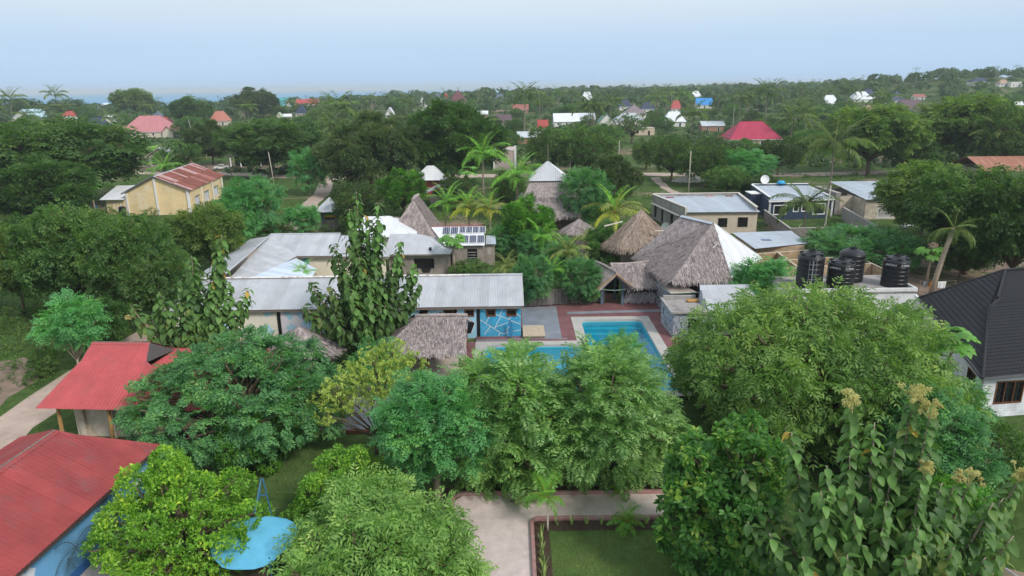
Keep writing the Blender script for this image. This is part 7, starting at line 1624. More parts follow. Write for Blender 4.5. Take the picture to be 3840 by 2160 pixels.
# ------------------------------------------------------------------ houses beyond the compound: x, y, ground, width, depth, roof rise, kind, colours, label
HOUSES = [
    (-347.1, 512.2, 1.0, 18.1, 21.7, 6.83, 'gable_y', 'paleblue', 'white', 'pale blue and white gabled house near the sea'),
    (-338.0, 543.0, 1.3, 11.5, 8.7, 3.93, 'hip', 'red', 'white', 'small red roof at the far left'),
    (-290.9, 468.0, 1.0, 13.6, 10.2, 2.58, 'hip', 'white', 'cream', 'low white roof in front of the small red roof'),
    (-233.2, 397.3, 0.6, 11.6, 8.7, 4.99, 'hip', 'navy', 'cream', 'navy hip-roofed house left of the pink house'),
    (-249.2, 440.9, 1.0, 11.1, 13.3, 4.47, 'gable_y', 'white', 'cream', 'white gabled roof behind the navy hip house'),
    (-830.8, 1454.2, -12.1, 17.1, 20.5, 9.12, 'gable_y', 'white', 'cream', 'tiny white gable in the far trees'),
    (-178.5, 349.1, 0.2, 23.2, 17.4, 7.34, 'hip', 'pink', 'cream', 'big pink hip-roofed house with gabled wings'),
    (-240.2, 481.3, 1.6, 9.2, 6.9, 4.57, 'pyramid', 'navygrey', 'cream', 'small slate pyramid roof behind the pink house'),
    (-212.7, 431.3, 1.1, 10.4, 7.8, 2.87, 'hip', 'red', 'cream', 'red roof behind the pink house wing'),
    (-178.3, 433.2, 1.3, 10.9, 8.2, 5.74, 'hip', 'orange', 'cream', 'orange-pink hip roof between two dark mangoes'),
    (-126.5, 327.9, 0.1, 6.1, 4.3, 3.13, 'gable_x', 'navy', 'cream', 'small navy roof beside the round pale tree'),
    (-223.5, 685.3, 4.4, 17.9, 12.6, 7.6, 'gable_x', 'teal', 'cream', 'teal-roofed house near the horizon'),
    (-198.1, 695.1, 5.1, 22.4, 15.7, 5.06, 'gable_x', 'red', 'white', 'long red-roofed house near the horizon'),
    (-149.0, 504.5, 2.9, 8.5, 6.4, 6.36, 'pyramid', 'navy', 'cream', 'steep navy pyramid roof in front of the long red roof'),
    (-150.4, 459.8, 2.0, 4.1, 5.0, 3.1, 'gable_y', 'mint', 'cream', 'small mint-green gable behind the pale round tree'),
    (-147.4, 466.8, 2.2, 6.0, 4.2, 1.66, 'gable_x', 'white', 'cream', 'low white roof beside the mint-green gable'),
    (-79.6, 468.3, 2.7, 6.0, 7.2, 4.53, 'gable_y', 'white', 'white', 'narrow white gable behind the dark mango'),
    (-57.8, 484.5, 3.2, 7.9, 9.4, 4.52, 'gable_y', 'white', 'white', 'white gable behind the green domed mango'),
    (-46.8, 642.9, 7.4, 15.7, 11.8, 10.21, 'pyramid', 'maroon', 'white', 'tall maroon pyramid roof on the horizon'),
    (-67.3, 747.3, 8.3, 7.9, 6.0, 5.95, 'pyramid', 'red', 'white', 'small red roof beside the maroon pyramid'),
    (-87.0, 846.8, 7.9, 11.8, 8.9, 4.96, 'hip', 'navygrey', 'white', 'slate roof left of the maroon pyramid'),
    (-78.6, 635.2, 6.8, 5.3, 6.4, 4.0, 'gable_y', 'white', 'white', 'little white house left of the slate roof'),
    (-363.2, 2356.5, -12.1, 18.5, 12.9, 8.8, 'gable_x', 'pinkpale', 'white', 'pale pink roof in the far trees'),
    (-9.2, 672.2, 8.5, 10.5, 7.9, 4.62, 'hip', 'navygrey', 'white', 'blue-grey roof right of the maroon pyramid'),
    (-3.4, 380.5, 1.0, 8.3, 5.8, 4.2, 'gable_x', 'purple', 'cream', 'purple-brown roof behind the lodge palms'),
    (-18.8, 457.0, 2.7, 9.5, 6.6, 2.02, 'gable_x', 'white', 'brick', 'long low white roof with brick wall'),
    (66.6, 611.3, 7.7, 10.9, 8.2, 6.81, 'hip', 'white', 'white', 'white hip roof high on the horizon'),
    (34.9, 385.6, 1.0, 22.9, 16.0, 4.18, 'gable_x', 'white', 'white', 'long white-roofed building behind the open shed'),
    (50.1, 368.3, 0.7, 9.1, 10.9, 5.1, 'gable_y', 'green', 'white', 'green-roofed white house beside the long white roof'),
    (77.1, 437.9, 2.4, 14.4, 10.8, 5.52, 'pyramid', 'purplegrey', 'white', 'purple-grey hip roof above the light grey roof'),
    (64.7, 383.8, 1.0, 16.5, 12.4, 3.9, 'hip', 'grey', 'white', 'wide light grey roof below the purple-grey hip'),
    (83.9, 514.9, 4.8, 9.2, 6.9, 4.57, 'hip', 'navy', 'white', 'navy roof left of the purple-grey hip'),
    (94.6, 485.6, 3.8, 10.3, 7.7, 5.1, 'hip', 'navy', 'white', 'navy roof right of the purple-grey hip'),
    (113.9, 484.6, 3.8, 7.6, 5.7, 5.7, 'hip', 'red', 'white', 'rose-red roof behind the tall coconut palm'),
    (86.8, 373.1, 0.8, 11.9, 8.9, 5.02, 'hip', 'white', 'white', 'pale hip roofs in front of the rose-red roof'),
    (143.5, 524.0, 5.0, 12.3, 8.6, 4.91, 'gable_x', 'blue', 'white', 'bright blue sheet roof beside a white gable'),
    (172.6, 658.9, 8.9, 10.3, 7.7, 4.85, 'hip', 'white', 'white', 'white roof just above the bright blue one'),
    (98.1, 341.7, 0.3, 11.5, 8.1, 2.01, 'gable_x', 'grey', 'brick', 'long low metal roof left of the crimson house'),
    (60.7, 322.0, 0.1, 11.2, 7.8, 3.28, 'flat', 'beige', 'beige', 'roofless beige block shell in the clearing'),
    (15.6, 335.5, 0.2, 5.3, 3.7, 3.96, 'gable_x', 'red', 'white', 'small bright red roof beside the lodge palms'),
    (90.0, 261.6, -0.1, 19.3, 14.5, 5.99, 'hip', 'crimson', 'beige', 'crimson hip-roofed house with barred windows'),
    (233.1, 516.0, 5.1, 12.1, 9.1, 5.97, 'hip', 'white', 'white', 'white hip-roofed house with open veranda'),
    (275.0, 555.5, 7.1, 15.8, 11.8, 5.73, 'hip', 'white', 'white', 'white multi-hipped roof near the horizon'),
    (296.8, 587.5, 9.5, 10.8, 8.1, 4.79, 'hip', 'navy', 'white', 'navy roof behind the white multi-hipped roof'),
    (289.7, 530.7, 6.4, 12.7, 9.5, 6.97, 'pyramid', 'navy', 'white', 'navy pyramid roof with white walls'),
    (232.6, 410.2, 1.6, 24.7, 18.5, 8.11, 'hip', 'purple', 'white', 'big purple-brown hip roof on the right'),
    (211.0, 379.2, 0.9, 20.2, 15.2, 4.4, 'hip', 'navy', 'cream', 'navy hip roof below the purple-brown roof'),
    (215.3, 419.5, 2.0, 11.3, 7.9, 4.39, 'gable_x', 'tan', 'cream', 'tan roof left of the purple-brown roof'),
    (390.7, 593.6, 19.3, 14.5, 10.8, 3.2, 'hip', 'navy', 'white', 'navy-roofed house on top of the hill'),
    (405.3, 571.1, 17.5, 10.5, 7.3, 3.97, 'flat', 'white', 'white', 'flat white house on the hill at the right edge'),
    (398.2, 574.9, 17.8, 8.0, 6.0, 2.9, 'hip', 'tan', 'white', 'tan roof between the two hill houses'),
    (7.6, 499.3, 4.1, 11.2, 7.8, 3.4, 'gable_x', 'redfaded', 'brick', 'faded red market roofs behind the coconut palm'),
    (316.3, 548.4, 8.5, 9.2, 6.4, 2.19, 'gable_x', 'redfaded', 'white', 'small faded red roof behind the navy pyramid'),
    (336.2, 466.7, 4.3, 5.5, 3.9, 2.06, 'gable_x', 'white', 'white', 'white roof at the right edge'),
    (6.7, 281.7, -0.1, 8.3, 5.8, 2.1, 'gable_x', 'grey', 'brick', 'grey sheet roof behind the lodge mast'),
]
for h_ in HOUSES: far_house(*h_)
Pk = [o for o in S.objects if o.get('label', '').startswith('big pink hip')][0]
for sx in (-1, 1):      # gabled wings of the pink house
    x_ = 12.2 * sx; MB().prism([(x_ - 2.6, -9.5, -1), (x_ + 2.6, -9.5, -1), (x_ + 2.6, -9.5, 2.8), (x_, -9.5, 5.2), (x_ - 2.6, -9.5, 2.8)], (0, 9, 0)).build('wing_wall', wall_m('cream'), Pk)
    slab_roof(Pk, [[(x_ - 3.1, .5, 2.5), (x_ - 3.1, -10, 2.5), (x_, -10, 5.5), (x_, .5, 5.5)], [(x_ + 3.1, -10, 2.5), (x_ + 3.1, .5, 2.5), (x_, .5, 5.5), (x_, -10, 5.5)]], roof_m('pink'), .1, 'wing_roof', w=False)

# middle-distance trees: kind, x, y, radius, height, label
TREES = [
    ('feather', 24.6, 63.4, 0.0, 2.78, 5.64, 'feathery tree beside the white sheet slope of the restaurant'),
    ('acacia', 44.0, 83.2, 0.0, 5.95, 3.43, 'flat-topped dark acacia behind the roofless block rooms'),
    ('generic', 43.0, 91.5, 0.0, 2.08, 3.19, 'light green shrub at the block compound wall'),
    ('generic', 48.7, 84.5, 0.0, 2.17, 3.49, 'dark shrub beside the leaning palm trunk'),
    ('neem', -89.0, 136.4, 0.0, 14.79, 16.47, 'huge pale green neem tree above the yellow house'),
    ('mango', -78.0, 113.6, 0.0, 9.56, 11.31, 'dark spreading tree in front of the huge pale neem'),
    ('neem', -50.6, 67.3, 0.0, 3.72, 9.29, 'yellow-green neem tree at the left edge of the photo'),
    ('neem', -43.6, 66.0, 0.0, 4.23, 10.98, 'upright feathery neem tree between the yellow-green and dark neems'),
    ('neem', -37.0, 63.9, 0.0, 3.92, 10.33, 'bushy neem tree below the yellow house gable'),
    ('neem', -33.0, 61.9, 0.0, 3.27, 7.2, 'dark neem tree beside the flowering teak'),
    ('neem', -37.3, 82.5, 0.0, 4.13, 8.44, 'olive neem tree beside the grey courtyard roof'),
    ('mangos', -35.6, 56.5, 0.0, 2.26, 4.56, 'small dense green bush above the red workshop roof'),
    ('generic', -37.6, 50.9, 0.0, 1.07, 2.26, 'small yellowish shrub beside the dirt road'),
    ('feather', -37.0, 96.8, 0.0, 4.11, 9.41, 'feathery tree between yellow house and courtyard roof'),
    ('feather', -38.5, 93.0, 0.0, 2.9, 7.55, 'pale feathery shrub below the yellow house windows'),
    ('feather', -43.5, 147.8, 0.0, 3.69, 9.29, 'slim feathery tree at the bend of the dirt road'),
    ('neem', -62.8, 181.2, 0.0, 11.2, 14.29, 'round pale green tree beside the white car'),
    ('mango', -91.8, 213.4, 0.0, 6.71, 12.66, 'dark round mango tree behind the white car'),
    ('mango', -29.8, 146.6, 0.0, 10.16, 16.19, 'dark bronze-tinged mango tree at the road bend, larger of the pair'),
    ('mango', -13.3, 155.7, 0.0, 11.4, 18.56, 'green domed mango tree above the red sheet shack'),
    ('mangos', -19.3, 121.0, 0.0, 4.57, 7.69, 'olive round tree in front of the twin mango trees'),
    ('generic', -24.0, 107.4, 0.0, 4.38, 7.14, 'light green tree behind the top of the tall teak'),
    ('generic', -35.6, 100.7, 0.0, 3.13, 2.87, 'low green shrubs along the courtyard roof'),
    ('feather', -32.9, 106.1, 0.0, 2.39, 4.28, 'bushy acacia shrub beside the guard pavilion'),
    ('mangos', 2.1, 90.1, 0.0, 3.59, 7.56, 'mango tree with yellow tips in the palm garden'),
    ('mangos', 12.4, 82.2, 0.0, 3.18, 5.43, 'dense narrow-leaved mango beside the restaurant thatch'),
    ('round', -1.0, 89.0, 0.0, 1.9, 4.06, 'round feathery bush behind the solar house'),
    ('round', 2.7, 85.5, 0.0, 1.71, 4.2, 'round feathery bush on a short trunk in the palm garden'),
    ('round', 2.2, 67.8, 0.0, 1.68, 5.01, 'round feathery bush behind the board fence near the mural building'),
    ('round', 7.2, 68.1, 0.0, 1.78, 4.68, 'round feathery bush behind the board fence near the gateway'),
    ('round', 5.7, 73.8, 0.0, 1.7, 5.3, 'round feathery bush among the garden palms'),
    ('generic', -5.1, 79.3, 0.0, 2.5, 1.87, 'dark creeper hedge below the solar house wall'),
    ('generic', -0.4, 121.5, 0.0, 3.06, 7.57, 'pale new-leaved mango among the tall palms'),
    ('generic', -10.3, 126.5, 0.0, 3.18, 6.41, 'leafy garden tree beside the royal palm'),
    ('round', 11.8, 108.2, 0.0, 3.41, 8.94, 'layered feathery tree beside the tall thatched lodge'),
    ('mango', 19.1, 126.5, 0.0, 4.94, 9.45, 'dark round mango tree by the footpath'),
    ('generic', 19.6, 174.1, 0.0, 7.19, 11.67, 'pale olive tree above the open shed'),
    ('generic', 10.4, 179.0, 0.0, 6.4, 11.21, 'grey-green sparse tree above the lodge mast'),
    ('sparse', 47.8, 274.4, 0.0, 8.2, 10.91, 'sparse open tree in front of the beige block wall'),
    ('generic', 36.8, 187.0, 0.0, 4.11, 7.75, 'small lone tree in the grass clearing'),
    ('generic', 38.4, 164.6, 0.0, 5.9, 9.94, 'dark tree beside the walking person'),
    ('generic', 43.5, 153.8, 0.0, 5.96, 8.94, 'bushy green tree beside the utility pole'),
    ('feather', 51.8, 153.2, 0.0, 5.93, 7.64, 'feathery thicket below the crimson roof'),
    ('generic', 67.4, 173.4, 0.0, 5.25, 8.58, 'rounded shrub tree in front of the crimson roofed house'),
    ('generic', 45.0, 142.0, 0.0, 4.73, 5.54, 'low scrub beside the parapet building'),
    ('generic', 51.0, 141.4, 0.0, 4.71, 3.96, 'low scrub above the navy house'),
    ('neem', 89.2, 171.3, 0.0, 10.85, 16.57, 'big green neem beside the drooping coconut palm'),
    ('generic', 98.6, 170.6, 0.0, 5.17, 10.28, 'bright green creeper-covered tree beside the big neem'),
    ('mangos', 102.6, 169.9, 0.0, 3.75, 5.19, 'dark round shrub beside the ploughed plot'),
    ('neem', 60.2, 98.4, 0.0, 6.12, 10.36, 'neem tree in front of the block house'),
    ('neem', 53.9, 78.3, 0.0, 6.3, 12.1, 'tall dark neem behind the clothes line'),
    ('neem', 54.4, 71.7, 0.0, 3.94, 11.82, 'dark tree at the right edge above the charcoal roof'),
    ('generic', 52.3, 76.8, 0.0, 2.43, 4.13, 'papaya-like shrub near the clothes line'),
    ('neem', 121.3, 185.5, 0.0, 11.72, 17.57, 'large hazy green tree on the right below the hill house'),
    ('generic', 121.7, 168.6, 0.0, 7.43, 15.57, 'large dark tree at the right edge below the white hill house'),
    ('mango', -177.4, 491.4, 2.5, 15.17, 20.05, 'dark domed mango behind the navy roof'),
    ('mango', -193.8, 425.7, 1.3, 12.6, 16.42, 'dark domed mango behind the big pink roof'),
    ('neem', -282.1, 530.2, 1.9, 13.52, 21.67, 'tall domed tree rising above the big pink roof'),
    ('feather', 141.5, 248.3, 0.0, 2.43, 8.87, 'first slender tree from the left in the row above the ploughed plot'),
    ('feather', 145.2, 248.3, 0.0, 2.43, 8.3, 'second slender tree from the left in the row above the ploughed plot'),
    ('feather', 148.3, 247.3, 0.0, 2.42, 8.84, 'third slender tree from the left in the row above the ploughed plot'),
    ('feather', 152.0, 247.3, 0.0, 2.42, 8.27, 'fourth slender tree from the left in the row above the ploughed plot'),
    ('feather', 155.6, 247.3, 0.0, 2.43, 8.76, 'fifth slender tree from the left in the row above the ploughed plot'),
    ('feather', 158.7, 246.3, 0.0, 2.42, 8.24, 'sixth slender tree from the left in the row above the ploughed plot'),
    ('generic', -394.9, 574.2, 1.2, 16.94, 15.11, 'grey-green tree above the pale blue roof'),
    ('generic', -351.1, 558.4, 1.4, 17.98, 14.67, 'broad tree behind the small white gable'),
    ('feather', -156.1, 341.7, 0.3, 5.54, 3.6, 'shrub beside the banana grove'),
]
VAR = {'huge pale': 1, 'dark spreading': 0, 'dark bronze': 1, 'green domed': 0, 'yellow-green neem': 0, 'upright feathery neem': 1, 'bushy neem': 1, 'dark neem': 1, 'olive neem': 0, 'tall dark': 1, 'dark tree at': 1, 'neem tree in front': 2, 'big green': 0, 'olive round': 0, 'mango tree with': 0, 'dense narrow': 1, 'dark round shrub': 1}
for i_, (k_, x_, y_, z_, r_, h_, l_) in enumerate(TREES):
    v_ = next((b for a, b in VAR.items() if l_.startswith(a)), None)
    put_tree(k_, x_, y_, z_, r_, h_, l_, i_, v_)

PALMS = [
    ('coco', 65.1, 139.2, 0.0, 7.53, 9.91, 'tall coconut palm with drooping yellowed fronds beside the big neem'),
    ('coco', 45.2, 103.6, 0.0, 4.61, 4.44, 'wind-blown coconut palm in front of the navy house'),
    ('royal', -5.6, 138.1, 0.0, 5.25, 8.91, 'tall feathery royal palm beside the mango trees'),
    ('coco', 6.8, 340.4, 0.4, 11.14, 16.77, 'tall coconut palm above the tall thatched lodge'),
    ('coco', 36.5, 313.0, 0.1, 9.82, 12.87, 'tall coconut palm beside the green roofed house'),
    ('coco', 76.4, 296.0, 0.0, 8.45, 10.57, 'coconut palm in front of the pale hip roofs'),
    ('coco', 74.4, 355.7, 0.7, 9.1, 14.59, 'coconut palm above the purple-grey roof'),
    ('coco', 99.2, 409.0, 1.8, 9.27, 14.49, 'tall coconut palm behind the red roof'),
    ('coco', 52.9, 373.1, 1.0, 8.48, 13.2, 'coconut palm beside the navy roofs'),
    ('coco', 122.6, 335.0, 0.4, 10.49, 17.44, 'tall coconut palm left of the white hip roof'),
    ('coco', 109.6, 337.7, 0.4, 9.13, 14.78, 'coconut palm in the palm row beside the blue sheet roof'),
    ('coco', 180.4, 340.4, 0.5, 9.2, 13.93, 'coconut palm beside the purple-brown roof'),
    ('coco', 196.1, 410.6, 1.9, 9.31, 16.67, 'coconut palm beside the white hip roof'),
    ('coco', -67.9, 275.5, 0.0, 9.45, 15.18, 'ragged coconut palm behind the dark mango tree'),
    ('coco', -57.4, 227.4, 0.0, 7.19, 10.78, 'lower coconut palm beside the dark mango tree'),
    ('coco', -359.5, 562.9, 1.4, 11.13, 19.17, 'coconut palm standing against the sea'),
    ('coco', -358.8, 507.4, 1.0, 12.91, 16.5, 'coconut palm at the left edge near the sea'),
    ('coco', -213.8, 377.6, 0.6, 7.51, 8.27, 'coconut palm in front of the pink roof gable'),
    ('coco', -310.1, 491.4, 1.2, 9.73, 10.67, 'yellowed coconut palm beside the small red roof'),
    ('fan', 118.6, 168.6, 0.0, 5.87, 9.08, 'grey-green fan palm at the right edge'),
    ('royal', -82.2, 163.9, 0.0, 4.52, 4.23, 'young yellow-green palm behind the yellow house'),
    ('areca', 1.0, 114.0, 0.0, 5.05, 7.35, 'large bright green palm in the middle of the garden'),
    ('areca', -10.3, 104.8, 0.0, 3.73, 4.68, 'arching green palm behind the solar panels'),
    ('yellow', -6.5, 104.0, 0.0, 3.4, 4.16, 'golden yellow palm behind the solar panels'),
    ('yellow', -3.2, 101.5, 0.0, 3.02, 4.37, 'short golden palm beside the solar panels'),
    ('yellow', 15.7, 101.9, 0.0, 4.54, 3.66, 'golden yellow coconut palm beside the brown straw hut'),
    ('areca', 4.2, 85.5, 0.0, 2.83, 3.38, 'olive arching palm in the round feathery bushes'),
    ('areca', 6.5, 71.5, 0.0, 2.61, 4.66, 'dark weeping palm behind the board fence'),
    ('areca', 4.0, 68.4, 0.0, 1.99, 3.39, 'slim palm with a bent trunk at the board fence'),
    ('areca', -0.7, 77.1, 0.0, 2.1, 1.86, 'pale low palm beside the creeper hedge'),
    ('areca', -23.8, 74.1, 0.0, 1.8, 2.09, 'small palm in the courtyard'),
    ('areca', 10.7, 93.0, 0.0, 1.67, 1.96, 'small bright palm below the thatched shelter'),
    ('driveA', 1.7, 30.3, 0.0, 1.18, 2.45, 'young palm with white-ringed trunk in the lawn bed'),
    ('driveB', 5.8, 30.4, 0.0, 1.03, 1.39, 'bushy young palm with no bare trunk in the lawn bed'),
    ('driveB', 5.9, 33.5, 0.0, 0.78, 1.23, 'dim young palm in the shaded bed beyond the driveway'),
    ('driveB', 1.2, 33.7, 0.0, 0.67, 1.63, 'dim young palm under the soursop tree'),
]
for i_, (k_, x_, y_, z_, r_, h_, l_) in enumerate(PALMS):
    if k_ == 'driveA':
        t_ = palm('fine', x_, y_, z_, r_, h_ * .78, l_, 11, 40 + i_, 'young_palm', pm('white_ringed_trunk', (.62, .56, .46), .8, .3, 6, stretch=(1, 1, 8)), .045, .05)
    elif k_ == 'driveB': palm('fine', x_, y_, z_, r_, .35, l_, 13, 40 + i_, 'young_palm', None, .05, .03)
    elif k_ == 'coco' and y_ > 200: far_palm(x_, y_, z_, r_ * .9, h_, l_, i_)
    else:
        f_ = dict(coco='coco', royal='areca', areca='olive' if i_ % 2 and r_ < 3.5 else 'areca', yellow='yellow', fan='olive')[k_]
        palm(f_, x_, y_, z_, r_, h_, l_, 20 if k_ == 'coco' else 16, 40 + i_, dict(coco='coconut_palm', royal='royal_palm', areca='garden_palm', yellow='golden_palm', fan='fan_palm')[k_], None, .18 if h_ > 5 else .11, .5, wind=.12 if k_ == 'coco' else 0)

FAR_DESC = ['dark domed tree', 'leafy tree', 'pale green tree', 'coconut palm']; FAR_KIND = ['fmango', 'fgen', 'fneem', 'palm']
FAR_SIZE = ['', 'tall ', 'big ', 'small ']; FAR_REL = ['behind the', 'in front of the', 'left of the', 'right of the']
